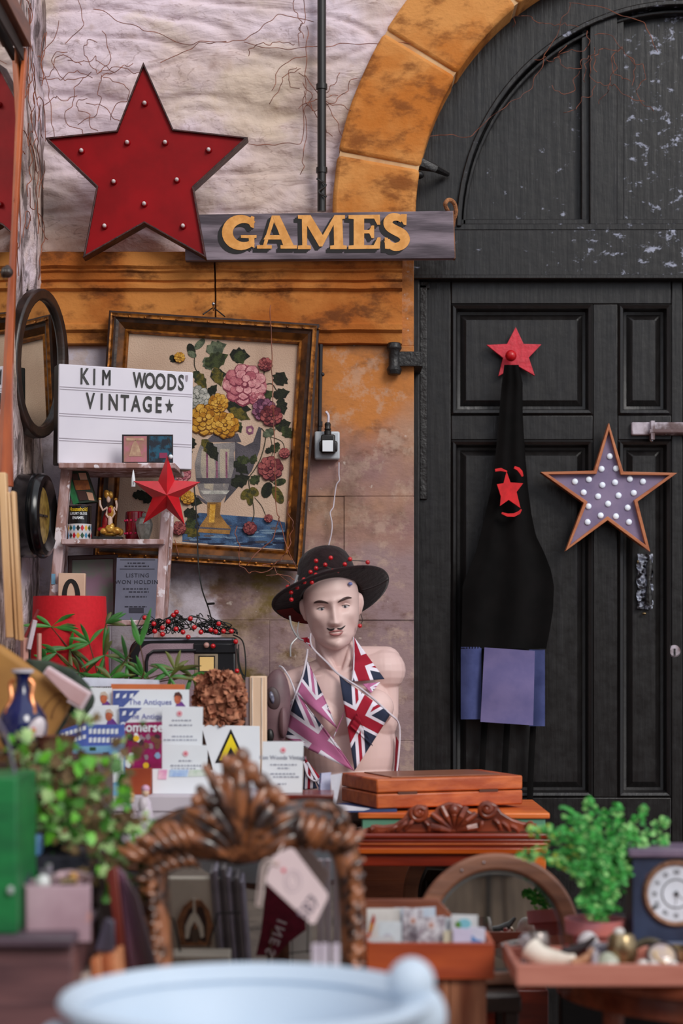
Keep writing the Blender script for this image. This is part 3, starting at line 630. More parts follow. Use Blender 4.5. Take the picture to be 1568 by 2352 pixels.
# dotted lavender star with wood rim
Y=5.53; t=thing('dotted_star','lavender star with white dots and orange wood rim on the black door','star sign',P(1397,1268,5.56))
ds=[(1398,971),(1431,1083),(1555,1086),(1464,1152),(1493,1268),(1395,1195),(1298,1266),(1340,1155),(1241,1084),(1364,1081)]
o=xz(ds,Y); part(G(wood('star_rim',(190,118,76),(160,88,52),coat=0)).ring(o,inset(o,.0095),Y,Y+.035),'rim',t,bev=.001)
part(G(mat('lavender_board',(140,124,152),(112,100,132),sc=9,ro=.7)).prism(inset(o,.009),Y+.016,Y+.03),'face',t)
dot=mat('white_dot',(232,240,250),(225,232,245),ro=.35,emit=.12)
for a,b in ((1400,1048),(1381,1077),(1414,1076),(1320,1106),(1352,1101),(1446,1100),(1476,1106),(1383,1114),(1412,1108),(1340,1131),(1373,1140),(1420,1138),(1455,1132),(1351,1163),(1396,1157),(1441,1166),(1379,1184),(1414,1186),(1349,1199),(1444,1199)):
    part(G(dot).ell(P(a,b,Y+.014),(.0088,.005,.0088),12,8),'dot',t)
# oval mirror on left wall
def frame_at(c,yaw,roll): return Matrix.Translation(c)@Mz(yaw)@My(roll)   # local -y = front
t=thing('oval_mirror','dark oval mirror hanging by a cord on the left side wall','mirror',P(88,1010,5.18))
M=frame_at(P(88,835,5.17),71,10); g=G(darkwood); g.T=M; n=40
oo=[(.150*math.cos(2*PI*i/n),.205*math.sin(2*PI*i/n)) for i in range(n)]; ii=[(.118*math.cos(2*PI*i/n),.174*math.sin(2*PI*i/n)) for i in range(n)]
g.ring(oo,ii,-.016,.016); part(g,'frame',t,bev=.006)
g=G(mirror); g.T=M; g.prism(ii,-.004,.004); part(g,'glass',t)
g=G(iron); g.tube([P(40,780,5.2),P(45,618,5.3),P(72,690,5.2)],.003,6); part(g,'cord',t)
# round black clock on left wall
t=thing('wall_clock','round black wall clock with gold dial, seen edge-on on the left side wall','clock',P(70,1285,5.08))
M=Matrix.Translation(P(34,1185,5.06))@Mz(-6)@My(90); g=G(mat('clock_black',(16,15,17),(12,12,14),ro=.22)); pr=[(0,0),(.102,0),(.108,.01),(.110,.02),(.112,.058),(.106,.062),(.108,.066),(.113,.07),(.113,.078),(.106,.088),(.094,.092),(.083,.082),(.076,.074)]
g.lathe(pr,n=48,M=M@Mz(0)); part(g,'case',t)
g=G(mat('gold_dial',(168,140,70),(120,94,40),sc=50,ro=.4,me=.3)); g.lathe([(.078,.074),(0,.075)],n=40,M=M); part(g,'dial',t)
g=G(black); g.T=M; g.box(-.003,.003,-.05,.004,.076,.078); g.box(-.003,.003,-.004,.035,.078,.080); part(g,'hands',t)
# tall leaning orange framed mirror at far left
om=wood('copper_wood',(196,96,36),(140,58,20),ax='z',coat=.3)
t=thing('tall_mirror','tall leaning mirror with glowing orange wooden frame at the left picture edge','mirror',P(10,1115,4.6))
q=[P(57,112,4.72),P(30,520,4.7),P(16,900,4.68),P(16,1118,4.66)]
def beam(pts,w,h,m,name,par,bev=.002):
    g=G(m); vs=[]
    for p,ww in zip(pts,w):
        for dx,dy in ((-1,-1),(1,-1),(1,1),(-1,1)): vs.append(p+Vector((dx*ww,dy*h,0)))
    n=len(pts); fs=[(i*4+j,i*4+(j+1)%4,(i+1)*4+(j+1)%4,(i+1)*4+j) for i in range(n-1) for j in range(4)]+[(3,2,1,0),(n*4-4,n*4-3,n*4-2,n*4-1)]
    g.add(vs,fs); return part(g,name,par,bev=bev)
beam(q,[.005,.010,.013,.014],.012,om,'frame_stile',t)
brn=wood('brown_rail',(120,72,50),(84,48,36),ax='y'); 
def rail(a,b,ha,hb,name,par,m=brn,th=.02):
    g=G(m); vs=[a,b,b+Vector((0,0,-hb)),a+Vector((0,0,-ha))]; d=Vector((th,0,0)); g.add(vs+[v+d for v in vs],[(0,1,2,3),(7,6,5,4),(0,4,5,1),(1,5,6,2),(2,6,7,3),(3,7,4,0)]); return part(g,name,par,bev=.002)
rail(P(50,112,4.7),P(-70,-120,4.3),.03,.05,'frame_rail',t,mat('dark_rail',(36,26,24),ro=.6),.006); rail(P(52,60,4.7),P(-70,-190,4.3),.052,.06,'frame_rail',t)
rail(P(16,440,4.7),P(-80,330,4.3),.03,.03,'frame_rail',t); 
g=G(mirror); a=P(54,118,4.74); b=P(-70,-60,4.32); c=P(-70,1150,4.30); d=P(10,1110,4.70); g.add([a,b,c,d],[(0,1,2,3)]); 
part(g,'glass',t)
g=G(mat('pink_paper',(196,100,120),(160,70,90),sc=30,ro=.8,bu=.5)); g.plate([(-30,280),(34,296),(28,375),(0,402),(-30,410)],4.68,.01)
solo(g,'pink_cushion','crumpled pink cloth hanging behind the orange mirror frame at the left edge','cloth',bev=.002)
g=G(darkwood)
for i in range(12): g.ell(P(-4+R.uniform(-12,22),650+R.uniform(-32,34),4.62+R.uniform(-.02,.02)),(R.uniform(.008,.016),.012,R.uniform(.012,.022)),10,8)
solo(g,'carved_ornament','dark carved wooden ornament at the left edge beside the orange frame','ornament')
pale=wood('pale_wood',(226,186,140),(196,146,96),ax='z',coat=.1)
def slat(a,b,w,name,lab,m=pale,y=4.5):
    g=G(m); A,B=P(*a,y),P(*b,y); g.add([A+Vector((-w,0,0)),A+Vector((w,0,0)),B+Vector((w,0,0)),B+Vector((-w,0,0))]+[v+Vector((0,.03,0)) for v in (A+Vector((-w,0,0)),A+Vector((w,0,0)),B+Vector((w,0,0)),B+Vector((-w,0,0)))],[(0,1,2,3),(7,6,5,4),(0,4,5,1),(1,5,6,2),(2,6,7,3),(3,7,4,0)])
    return solo(g,name,lab,'frame',group=None,bev=.002)
slat((4,1085),(22,1465),.009,'pale_picture_frame','broad pale wooden frame edge, leftmost of three leaning below the clock')
slat((19,1130),(38,1470),.0035,'pale_picture_frame','narrow pale wooden frame edge, middle of three leaning below the clock')
slat((29,1128),(47,1472),.0045,'pale_picture_frame','pale wooden frame edge nearest the black clock, rightmost of three leaning')
slat((25,1370),(37,1470),.004,'red_frame_strip','dark red strip between the pale leaning frame edges',mat('strip_red',(130,24,34),ro=.6),4.52)
# ================= mannequin bust =================
skin=mat('mannequin_skin',(226,196,188),(216,184,180),sc=5,ro=.42,spec=.4,con=.3)
YM=5.0; K=YM/F
HM=MT(P(762,1394,4.975))@My(-6)@Mz(3)@Mx(4)
def lerp(tab,z):
    for a,b in zip(tab[:-1],tab[1:]):
        if a[0]>=z>=b[0]:
            t=(z-a[0])/(b[0]-a[0]); t=t*t*(3-2*t) if 0 else t
            return [a[i]+(b[i]-a[i])*t for i in range(1,4)]
    return list(tab[-1][1:])
HT=[(.114,.001,.001,.002),(.111,.022,.03,.03),(.104,.04,.05,.05),(.09,.056,.066,.072),(.07,.066,.077,.09),(.045,.0715,.083,.1),(.02,.0725,.084,.101),(0,.071,.082,.098),(-.02,.069,.082,.09),(-.04,.0655,.082,.078),(-.058,.0605,.081,.06),(-.074,.0545,.080,.045),(-.088,.045,.079,.03),(-.098,.035,.077,.02),(-.105,.022,.072,.01),(-.109,.001,.05,0)]
def ga(x,s): return math.exp(-(x/s)**2)
def feat(x,z):
    f=0; ax=abs(x)
    if z>-.055: 
        t=max(0,min(1,(.016-z)/.052)); A=(.004+.021*t**1.3)*(math.exp(-((z-.016)/.010)**2) if z>.016 else 1)
        if z<-.036: A*=max(0,1-((-.036-z)/.013)**2)
        f+=A*ga(x,.0075+.004*t)
    f+=.0075*ga(ax-.012,.006)*ga(z+.037,.007)
    f-=.0125*ga(ax-.029,.015)*ga(z-.002,.011); f-=.006*ga(ax-.017,.008)*ga(z-.0,.012)
    f+=.0055*ga(ax-.026,.02)*ga(z-.02,.007); f+=.005*ga(ax-.047,.014)*ga(z+.021,.014)
    f-=.009*ga(ax-.043,.012)*ga(z+.055,.02)
    f+=.004*ga(x,.026)*ga(z+.062,.014)
    f+=.0045*ga(x,.017)*ga(z+.0565,.0042)+.0055*ga(x,.014)*ga(z+.067,.0045)-.003*ga(x,.021)*ga(z+.0618,.0018)
    f-=.002*ga(x,.003)*ga(z+.049,.006)-.0
    f-=.004*ga(x,.02)*ga(z+.077,.005); f+=.007*ga(x,.017)*ga(z+.092,.011)
    return f
def fsurf(x,z,off=0):
    w,fr_,bk=lerp(HT,z); c=math.sqrt(max(0,1-(x/w)**2)) if w>abs(x) else 0
    return Vector((x,-(fr_*c**.85)-feat(x,z)-off,z))
g=G(skin); g.T=HM
def hv(u,v):
    z=-.109+.223*(.5-.5*math.cos(PI*v)) if 0 else -.109+.223*v
    a=2*PI*u; w,fr_,bk=lerp(HT,z); x=w*math.sin(a); c=math.cos(a)
    if c>=0: return (x,-(fr_*c**.85)-feat(x,z)*min(1,c*3),z)
    return (x,bk*(-c)**.9,z)
g.grid(hv,150,150)
for s in (-1,1):
    M=MT((s*.071,.012,.0))@Mz(s*22)@Mx(8)
    g.ell((0,0,0),(.007,.018,.031),18,14,M); g.ell((s*.004,-.002,.006),(.008,.016,.023),16,12,M)
g.T=Matrix.Identity(4)
def pt(px,py,y=YM): return P(px,py,y)
def seg(a,b,ra,rb,fl=1.0,n=20,k=6):
    A=pt(*a);B=pt(*b); g.tube([A.lerp(B,i/k) for i in range(k+1)],[(ra+(rb-ra)*i/k)*K for i in range(k+1)],n,flat=fl); g.ell(A,(ra*K,ra*K*fl,ra*K),n,10); g.ell(B,(rb*K,rb*K*fl,rb*K),n,10)
seg((765,1448,4.99),(776,1545,5.01),44,47)
for a,b,ra,rb in (((780,1515,5.01),(886,1520,5.01),32,36),((768,1530,5.01),(654,1583,5.01),30,37),((792,1556,5.01),(882,1540,5.0),46,50),((776,1570,5.01),(664,1598,5.0),46,44)): seg(a,b,ra,rb)
seg((883,1526,5.0),(888,1640,5.0),33,27); g.ell(pt(850,1650,5.0),(64*K,.07,70*K),24,16); seg((652,1590,5.0),(654,1680,5.0),36,32)
g.ell(pt(783,1625,5.0),(118*K,.098,105*K),40,24,My(-9)); g.ell(pt(800,1720,5.005),(110*K,.088,140*K),40,24); g.ell(pt(806,1810,5.0),(108*K,.088,90*K),40,24)
g.ell(pt(738,1645,4.935),(56*K,.047,46*K),24,16,My(-9)); g.ell(pt(848,1628,4.935),(56*K,.047,46*K),24,16,My(-9))
for a,b in ((790,1537),(770,1544)):
    pass
g.tube(PP([(790,1543,4.945),(835,1525,4.955),(880,1508,4.97)],5),[.006,.006,.004],10); g.tube(PP([(768,1550,4.945),(720,1556,4.95),(672,1568,4.965)],5),[.006,.006,.004],10)
g.tube(PP([(733,1475,4.97),(752,1515,4.95),(772,1545,4.945)],5),[.008,.009,.006],10); g.tube(PP([(806,1478,4.97),(800,1515,4.95),(788,1545,4.945)],5),[.008,.009,.006],10)
t=thing('mannequin','pale shop mannequin bust with a thin drawn moustache beneath a wide-brimmed hat','mannequin',P(800,1900,5.0))
b=part(g,'body',t,sharp=None)
rm=b.modifiers.new('Remesh','REMESH'); rm.mode='VOXEL'; rm.voxel_size=.0021; rm.use_smooth_shade=True
sm=b.modifiers.new('Smooth','SMOOTH'); sm.factor=.5; sm.iterations=6
def skinribbon(path,w,m,name,off=.0016):
    g=G(m); g.T=HM; pts=spl([(x,0,z) for x,z in path],5); n=len(pts); vs=[]
    for i,p in enumerate(pts):
        a=pts[max(i-1,0)];b_=pts[min(i+1,n-1)]; d=(b_-a).normalized(); nx,nz=-d.z,d.x; ww=w*(math.sin(PI*(i+.4)/(n-.2)))**.7/2
        for q in (-1,0,1): vs.append(fsurf(p.x+nx*ww*q,p.z+nz*ww*q,off*(1 if q==0 else .55)))
    g.add(vs,[(i*3+j,i*3+j+1,i*3+j+4,i*3+j+3) for i in range(n-1) for j in range(2)]); return part(g,name,t)
brow=mat('painted_brow',(74,50,46),(60,38,36),ro=.6,sc=200); 
skinribbon([(-.049,.018),(-.038,.021),(-.024,.019),(-.012,.0135)],.007,brow,'eyebrow',.0022); skinribbon([(.050,.021),(.038,.023),(.024,.0195),(.012,.0135)],.007,brow,'eyebrow',.0022)
mst=mat('painted_moustache',(30,24,26),ro=.6)
skinribbon([(-.003,-.0512),(-.008,-.0535),(-.015,-.0535),(-.0225,-.0485)],.0052,mst,'moustache',.0034); skinribbon([(.004,-.0512),(.009,-.0535),(.016,-.053),(.026,-.047)],.0052,mst,'moustache',.0034)
lipm=mat('painted_lips',(178,116,112),(168,104,102),ro=.4)
skinribbon([(-.019,-.0615),(-.009,-.0575),(0,-.0585),(.009,-.0575),(.019,-.0615)],.006,lipm,'lip',.0026); skinribbon([(-.017,-.063),(-.008,-.0672),(0,-.068),(.008,-.0672),(.017,-.063)],.0078,lipm,'lip',.0026)
ew=mat('painted_eye',(214,204,204),ro=.25); ir=mat('iris_grey',(100,100,112),(80,80,92),ro=.2); lash=mat('lash_line',(60,42,42),ro=.6)
for s in (-1,1):
    c=fsurf(s*.030,.001)+Vector((0,.0066,0)); g=G(ew); g.T=HM; g.ell(c,(.0142,.0105,.0082),20,14)
    e=part(g,'eye',t)
    g=G(ir); g.T=HM; g.ell(c+Vector((.0005,-.0084,0)),(.0048,.0024,.0048),14,8); g.m(black).ell(c+Vector((.0005,-.0101,0)),(.0021,.0012,.0021),10,6); part(g,'iris',e)
    g=G(skin); g.T=HM; g.tube([c+Vector((dx,-.0108+abs(dx)*.35,.0068-dx*dx*30)) for dx in (-.013,-.009,-.004,0,.004,.009,.013)],[.0015,.0026,.0032,.0034,.0032,.0026,.0015],8)
    g.tube([c+Vector((dx,-.0095+abs(dx)*.35,-.0068+dx*dx*24)) for dx in (-.012,-.008,0,.008,.012)],[.001,.0018,.0022,.0018,.001],8); part(g,'eyelid',t)
    g=G(lash); g.T=HM; g.tube([c+Vector((dx,-.0118+abs(dx)*.33,.0045-dx*dx*28)) for dx in (-.0125,-.008,-.003,.003,.008,.0125)],[.0006,.001,.0012,.0012,.001,.0006],6); part(g,'lash_line',t)
part(G(mat('blue_mark',(130,140,200),ro=.6)).ell(P(804,1341,4.905),(.006,.006,.005),8,6),'paint_mark',t)
# hat
felt=mat('dark_felt',(38,24,26),(30,18,20),sc=60,ro=.95,bu=.3,sheen=.15,spec=.15); rfelt=mat('red_lining',(120,12,18),(96,8,12),ro=.8)
XM=MT(P(760,1367,4.985))@My(-11.5)@Mx(-24)
t=thing('wide_brim_hat','dark plum felt hat with upturned wide brim tilted on the mannequin','hat',P(760,1430,4.985))
g=G(felt); g.T=XM
def brim(u,v,s=0):
    a=2*PI*u; r0x,r0y=.08,.108; r1x,r1y=.153,.150
    x=(r0x+(r1x-r0x)*v)*math.cos(a); y=-(r0y+(r1y-r0y)*v)*math.sin(a)
    z=v*v*(.006*math.cos(2*a)-.012*max(0,-math.cos(a))*max(0,math.sin(a)+.3)+.01*max(0,math.cos(a)))
    return (x,y,z-s)
g.grid(lambda u,v:brim(u,v),96,10)
pf=[(1.0,-.002),(.985,.02),(.96,.05),(.93,.075),(.86,.093),(.72,.102),(.5,.1),(.25,.094),(.0,.092)]
vs=[];n=48
for r,z in pf:
    for i in range(n): a=2*PI*i/n; vs.append((.08*r*math.cos(a)-.02*z,-.108*r*math.sin(a)-0*z,z+.008*math.sin(a)*r))
g.add(vs,[(k*n+i,(k+1)*n+i,(k+1)*n+(i+1)%n,k*n+(i+1)%n) for k in range(len(pf)-1) for i in range(n)])
ho=part(g,'crown_and_brim',t,sharp=50)
s_=ho.modifiers.new('Solidify','SOLIDIFY'); s_.thickness=.004; s_.offset=-1
g=G(felt); g.T=XM; g.tube([Vector(brim(i/60,1)) for i in range(61)],.0042,8); part(g,'brim_edge',t)
g=G(mat('hat_band',(44,22,26),(30,14,16),ro=.6)); g.T=XM; g.tube([Vector((.0815*math.cos(2*PI*i/48),-.11*math.sin(2*PI*i/48),.014)) for i in range(49)],.009,8,flat=.4); part(g,'band',t)
g=G(rfelt); g.T=XM; g.grid(lambda u,v:tuple(Vector(brim(.40+.16*u if 0 else .52+.2*u,.35+.6*v))-Vector((0,0,.006))),20,6); part(g,'lining',t)
# berry lights
cab=mat('green_black_cable',(24,28,24),(16,18,16),ro=.5); ber=mat('red_berry',(196,16,28),(170,8,18),sc=60,ro=.22,coat=.4)
C6=lambda a,b:(560+a/3.5636,1230+b/3.5636)
t=thing('berry_light_string','string of red berry lights on thin cable wound round the mannequin hat','string lights',P(720,1300,4.86))
B=[(590,208),(590,268),(588,322),(555,384),(490,362),(495,380),(435,425),(358,422),(385,465),(388,525),(710,183),(665,240),(726,290),(768,288),(825,236),(868,194),(1012,220),(948,740),(545,300)]
bp=[]
for a,b in B:
    px,py=C6(a,b); y=4.862 if a<900 else 4.86
    if a<450: y=4.89
    p=P(px,py,y); bp.append(p); part(G(ber).ell(p,.0058,12,8),'berry',t)
g=G(cab)
for q in ([7,6,5,3,2,1,0],[8,9],[4,18,11,10],[12,13,14,15,16],[2,12,11,13]): g.tube(spl([bp[i]+Vector((0,.004,.003*(-1)**i)) for i in q],6),.0011,5)
part(g,'cable',t)
t2=thing('berry_light','single red berry light dangling beside the mannequin ear','light',P(826,1442,4.93)); 
g=G(ber); g.ell(P(826,1438,4.93),.0056,12,8); part(g,'berry',t2); part(G(cab).tube(spl([P(826,1438,4.93),P(832,1425,4.95),P(828,1410,4.98)],5),.001,5),'cable',t2)
ccm=mat('clear_cable',(176,176,176),(150,150,155),ro=.2)
t=thing('clear_cable','looped clear plastic cable hanging behind the hat to the mannequin shoulder','cable',P(680,1508,4.95))
for q,r in (([(683,1320,4.93),(677,1340,4.93),(672,1354,4.92)],.0035),([(665,1415,4.97),(670,1440,4.96),(685,1465,4.96),(702,1472,4.97)],.0026),([(682,1465,4.95),(668,1482,4.94),(667,1508,4.94)],.0022),([(686,1428,4.97),(683,1450,4.96),(688,1468,4.96)],.0014)): part(G(ccm).tube(spl(PP(q,5),5),r,6),'loop',t)
# ---------- union flag bunting ----------
def jack(name,navy,whi,red_):
    m,nt,b=newmat(name); uv=OC(nt,'UV'); sx=nt.nodes.new('ShaderNodeSeparateXYZ'); nt.links.new(uv,sx.inputs[0]); u,v=sx.outputs[0],sx.outputs[1]
    au,av=MA(nt,'ABSOLUTE',u),MA(nt,'ABSOLUTE',v)
    d1=MA(nt,'SUBTRACT',v,MA(nt,'MULTIPLY',u,.62)); d2=MA(nt,'ADD',v,MA(nt,'MULTIPLY',u,.62)); dd=MA(nt,'MINIMUM',MA(nt,'ABSOLUTE',d1),MA(nt,'ABSOLUTE',d2)); cr=MA(nt,'MINIMUM',au,av)
    c=MX(nt,MA(nt,'LESS_THAN',dd,.15),lin(navy),lin(whi)); c=MX(nt,MA(nt,'LESS_THAN',dd,.05),c,lin(red_)); c=MX(nt,MA(nt,'LESS_THAN',cr,.22),c,lin(whi)); c=MX(nt,MA(nt,'LESS_THAN',cr,.14),c,lin(red_))
    n=NO(nt,OC(nt),500,2); nt.links.new(c,b.inputs['Base Color']); b.inputs['Roughness'].default_value=.9; BUMP(nt,b,n,.2,.002); return m
jr=jack('bunting_print',(34,42,66),(226,220,232),(156,14,42)); jp=jack('faded_bunting_print',(34,42,66),(226,220,232),(182,104,146))
tape=mat('bunting_tape',(226,218,228),ro=.8)
def tY(px,py):
    d=math.sqrt(max(0,1-((px-785)/140)**2)); amp=.10*min(1,max(.35,(py-1480)/110)); y=5.0-amp*d-.006
    for cx,cy in ((738,1645),(848,1628)): y-=.024*math.exp(-((px-cx)/48)**2-((py-cy)/42)**2)
    return y
t=thing('union_flag_bunting','string of triangular red white and blue union flags wrapped round the mannequin neck','bunting',P(790,1790,4.87))
def flag(tri,cen,ang,sc_,m,lift=.008,seed=0,n=18):
    A,B_,C=[C6(*q) for q in tri]; cx,cy=C6(*cen); sc_/=3.5636; g=G(m); g.uv=[]; ca,sa=math.cos(rad(ang)),math.sin(rad(ang)); id={}
    for i in range(n+1):
        for j in range(n+1-i):
            a,b=i/n,j/n; c=1-a-b; px=A[0]*a+B_[0]*b+C[0]*c; py=A[1]*a+B_[1]*b+C[1]*c
            y=tY(px,py)-lift-.004*math.sin(px*.11+seed)*math.sin(py*.06+seed*2)-.002*abs(math.sin(a*9+seed))
            id[(i,j)]=len(g.v); g.v.append(P(px,py,y)); dx,dy=(px-cx)/sc_,(py-cy)/sc_; g.uv.append((dx*ca+dy*sa,-dx*sa+dy*ca))
    for i in range(n):
        for j in range(n-i):
            g.f.append((id[(i,j)],id[(i+1,j)],id[(i,j+1)])); g.mi.append(0)
            if j<n-i-1: g.f.append((id[(i+1,j)],id[(i+1,j+1)],id[(i,j+1)])); g.mi.append(0)
    o=part(g,'flag',t,sharp=None); s=o.modifiers.new('Solidify','SOLIDIFY'); s.thickness=.0012; s.offset=0; return o
flag([(512,1005),(425,1300),(760,1580)],(585,1400),52,260,jp,.010,1)
flag([(512,1005),(690,1400),(760,1580)],(585,1400),52,260,jp,.011,1)
flag([(430,1290),(318,1650),(905,1930)],(620,1690),35,330,jp,.022,2)
flag([(430,1290),(770,1720),(905,1930)],(620,1690),35,330,jp,.023,2)
flag([(740,1640),(850,1380),(700,1720)],(740,1560),-50,200,jp,.014,3)
flag([(780,1150),(1200,1460),(905,1925)],(935,1490),-62,300,jr,.020,4)
flag([(1190,1462),(940,1500),(1085,1580)],(935,1490),-62,300,jr,.012,4.4)
flag([(925,1450),(870,1560),(1055,1725)],(935,1490),-62,300,jr,.026,5)
flag([(900,830),(880,1195),(1150,1175)],(930,1040),-20,330,jr,.018,6)
flag([(970,1215),(1115,1200),(1040,1290)],(1000,1235),-30,160,jp,.012,7)
flag([(455,840),(550,830),(560,925)],(500,850),20,120,jr,.0,8)
flag([(500,1800),(485,2080),(600,2070)],(540,1800),60,260,jr,.012,9)
flag([(490,1810),(610,2060),(660,2020)],(540,1800),60,260,jr,.014,9)
flag([(360,1390),(400,1340),(420,1450)],(380,1440),30,160,jp,.006,10)
def cord(pts,lift=.016,r=.0026):
    q=[]
    for a,b in pts:
        px,py=C6(a,b); q.append(P(px,py,tY(px,py)-lift))
    part(G(tape).tube(spl(q,6),r,6),'cord',t)
cord([(545,800),(545,870),(570,930),(680,1040),(780,1140),(980,1270),(1190,1455),(1262,1530),(1275,1640),(1265,1800),(1252,1930)],.022)
cord([(520,930),(512,1000),(480,1150),(427,1290),(370,1480),(325,1640),(322,1700)],.018); cord([(290,1070),(320,1085),(370,1160),(400,1230),(425,1300)],.014); cord([(490,1850),(520,1960),(580,2010),(620,1990)],.02); cord([(895,830),(900,950),(895,1120),(885,1190)],.022,.002)
part(G(mat('dark_red_cloth',(120,10,30),ro=.9)).tube(spl([P(*C6(1250,1690),4.97),P(*C6(1240,1800),4.97),P(*C6(1248,1925),4.97)],5),[.008,.011,.008]+[.008]*8,8),'fold',t) if 0 else None
g=G(mat('dark_red_cloth',(120,10,30),ro=.9)); g.plate([C6(1245,1640),C6(1272,1700),C6(1270,1930),C6(1230,1930)],4.965,.006); part(g,'ribbon_end',t,bev=.001)
# dark mask behind bust's shoulder
mk=mat('mask_mauve',(112,84,88),(88,64,70),sc=14,ro=.5)
t=thing('dark_mask','mauve brown carved mask with hollow eye leaning against the mannequin arm','mask',P(640,1720,4.86))
g=G(mk); g.ell(P(628,1640,4.87),(.042,.03,.115),24,18,My(6)); g.ell(P(650,1660,4.845),(.012,.02,.04),12,8); part(g,'face',t)
part(G(mat('mask_eye_ring',(70,52,54),ro=.5)).ell(P(627,1604,4.842),(.018,.006,.03),16,10,My(-8)),'eye_socket',t); part(G(mat('mask_eye',(150,150,170),(60,60,80),ro=.15,sc=60)).ell(P(624,1602,4.837),(.006,.006,.016),12,8,My(-12)),'eye',t)
part(G(black).ell(P(620,1690,4.84),(.010,.008,.018),12,8),'nostril',t)
CT=1.137; CHT=1.081; GZ=.971
# ================= support furniture =================
def table(name,label,x0,x1,y0,y1,z,m,apron=None,legs=None,th=.025,lr=.022):
    t=thing(name,label,'table',((x0+x1)/2,(y0+y1)/2,0)); part(G(m).box(x0,x1,y0,y1,z-th,z),'table_top',t,bev=.003)
    if apron: part(G(apron).box(x0+.01,x1-.01,y0+.008,y1-.008,z-th-.05,z-th),'apron',t,bev=.002)
    for a,b in (legs or ((x0+.04,y0+.04),(x1-.04,y0+.04),(x1-.04,y1-.04),(x0+.04,y1-.04))):
        part(G(apron or m).box(a-lr,a+lr,b-lr,b+lr,0,z-th),'leg',t,bev=.003)
    return t
table('trestle_table','dark wooden trestle table under the mannequin bust',-.82,.165,4.88,5.40,.84,darkwood)
table('side_table','brown wooden side table under the grey box and brochures',-.82,.0,4.25,4.83,.84,brownwood)
crate_m=wood('crate_wood',(120,84,62),(70,46,36),coat=0,bu=.5)
def crate(name,label,x0,x1,y0,y1,z0,z1,m=crate_m,n=3,cat='crate',group=None):
    t=thing(name,label,cat,((x0+x1)/2,(y0+y1)/2,z0),group); h=(z1-z0)/n
    for i in range(n):
        g=G(m); a,b=z0+i*h+.003,z0+(i+1)*h-.003
        g.box(x0,x1,y0,y0+.012,a,b).box(x0,x1,y1-.012,y1,a,b).box(x0,x0+.012,y0+.012,y1-.012,a,b).box(x1-.012,x1,y0+.012,y1-.012,a,b); part(g,'slat',t,bev=.002,stuff=False)
    part(G(m).box(x0+.012,x1-.012,y0+.012,y1-.012,z1-.012,z1-.001),'top_board',t); part(G(m).box(x0+.012,x1-.012,y0+.012,y1-.012,z0,z0+.01),'bottom_board',t)
    return t
crate('wooden_crate','slatted wooden crate under the red lampshade and black radio',-.80,-.25,4.74,5.04,.84,CT)
# ---------- step ladder ----------
lp_=mat('chipped_pink_paint',(196,170,172),(150,112,104),sc=9,ro=.8,bu=.4,st=(3,3,1),con=.1,spot=((226,216,222),.56,22))
t=thing('step_ladder','small paint-chipped pinkish wooden step ladder used as shelves behind the lampshade','ladder',(-.66,5.2,.83))
def rect_beam(g,A,B,w,d):
    vs=[]
    for p in (A,B):
        for dx,dy in ((0,0),(w,0),(w,d),(0,d)): vs.append(p+Vector((dx,dy,0)))
    return g.add(vs,[(3,2,1,0),(4,5,6,7)]+[(j,(j+1)%4,4+(j+1)%4,4+j) for j in range(4)])
for a,b,w in (((140,1072),(62,PYZ(.8405,5.12)),.027),((375,1072),(326,PYZ(.8405,5.12)),.024)):
    part(rect_beam(G(lp_),P(*a,5.12),P(*b,5.12),w,.05),'rail',t,bev=.003)
    part(rect_beam(G(lp_),P(a[0]+10,a[1],5.30),P(b[0]+10,PYZ(.8405,5.36),5.36),w,.03),'back_leg',t,bev=.003)
def tread(x0,x1,py,th,y0,y1,name='step'):
    z=P(0,py,y0).z; part(G(lp_).box(P(x0,py,y0).x,P(x1,py,y0).x,y0,y1,z-th,z),name,t,bev=.002); return z
ZT=tread(134,402,1063,.014,5.07,5.36,'top_step'); ZS=tread(140,376,1238,.014,5.09,5.30); ZL=tread(120,368,1424,.014,5.09,5.30)
part(G(mat('blue_paint_patch',(110,160,190),ro=.8)).pbox(118,127,1318,1342,5.118,.003),'paint_patch',t)
# ---------- light box ----------
c=P(131,1063,5.10); c.z=ZT; LM_=MT(c)@Mz(20)@My(.8)
t=thing('light_box','white cinema light box with black letters KIM WOODS VINTAGE on the ladder','light box',c)
LBW,LBH=.372,.268
g=G(black); g.T=LM_; g.box(0,LBW,.003,.058,0,LBH); part(g,'case',t,bev=.004)
lb=mat('light_panel',(214,210,220),(206,202,214),sc=5,ro=.35,emit=.05); g=G(lb); g.T=LM_; g.box(.001,LBW-.001,-.002,.006,.001,LBH-.001); part(g,'panel',t,bev=.003)
rl=mat('panel_rail',(186,178,190),ro=.4)
U=lambda px:(px-133)/304*LBW
for z in (.205,.134,.068):
    g=G(rl); g.T=LM_; g.box(.004,LBW-.004,-.0034,-.001,z,z+.0022).box(.004,LBW-.004,-.0034,-.001,z-.006,z-.0045); part(g,'rail',t)
for ch,px,z in [('K',190,.235),('I',212,.235),('M',239,.235),('W',313,.234),('O',337,.234),('O',361,.234),('D',387,.234),('S',408,.234),('V',204,.170),('I',229,.170),('N',255,.170),('T',281,.170),('A',306,.170),('G',332,.170),('E',357,.170)]:
    g=G(black); g.T=LM_; g.text(ch,.060,MT((U(px),-.004,z))@UP,sx=.62 if ch!='M' and ch!='W' else .55,bold=0 if ch in 'MW' else .02,ext=.0005); [g.text(ch,.060,MT((U(px)+d,-.0041,z))@UP,sx=.55,ext=.0005) for d in ((-.0009,.0009) if ch in 'MW' else ())]; part(g,'letter',t)
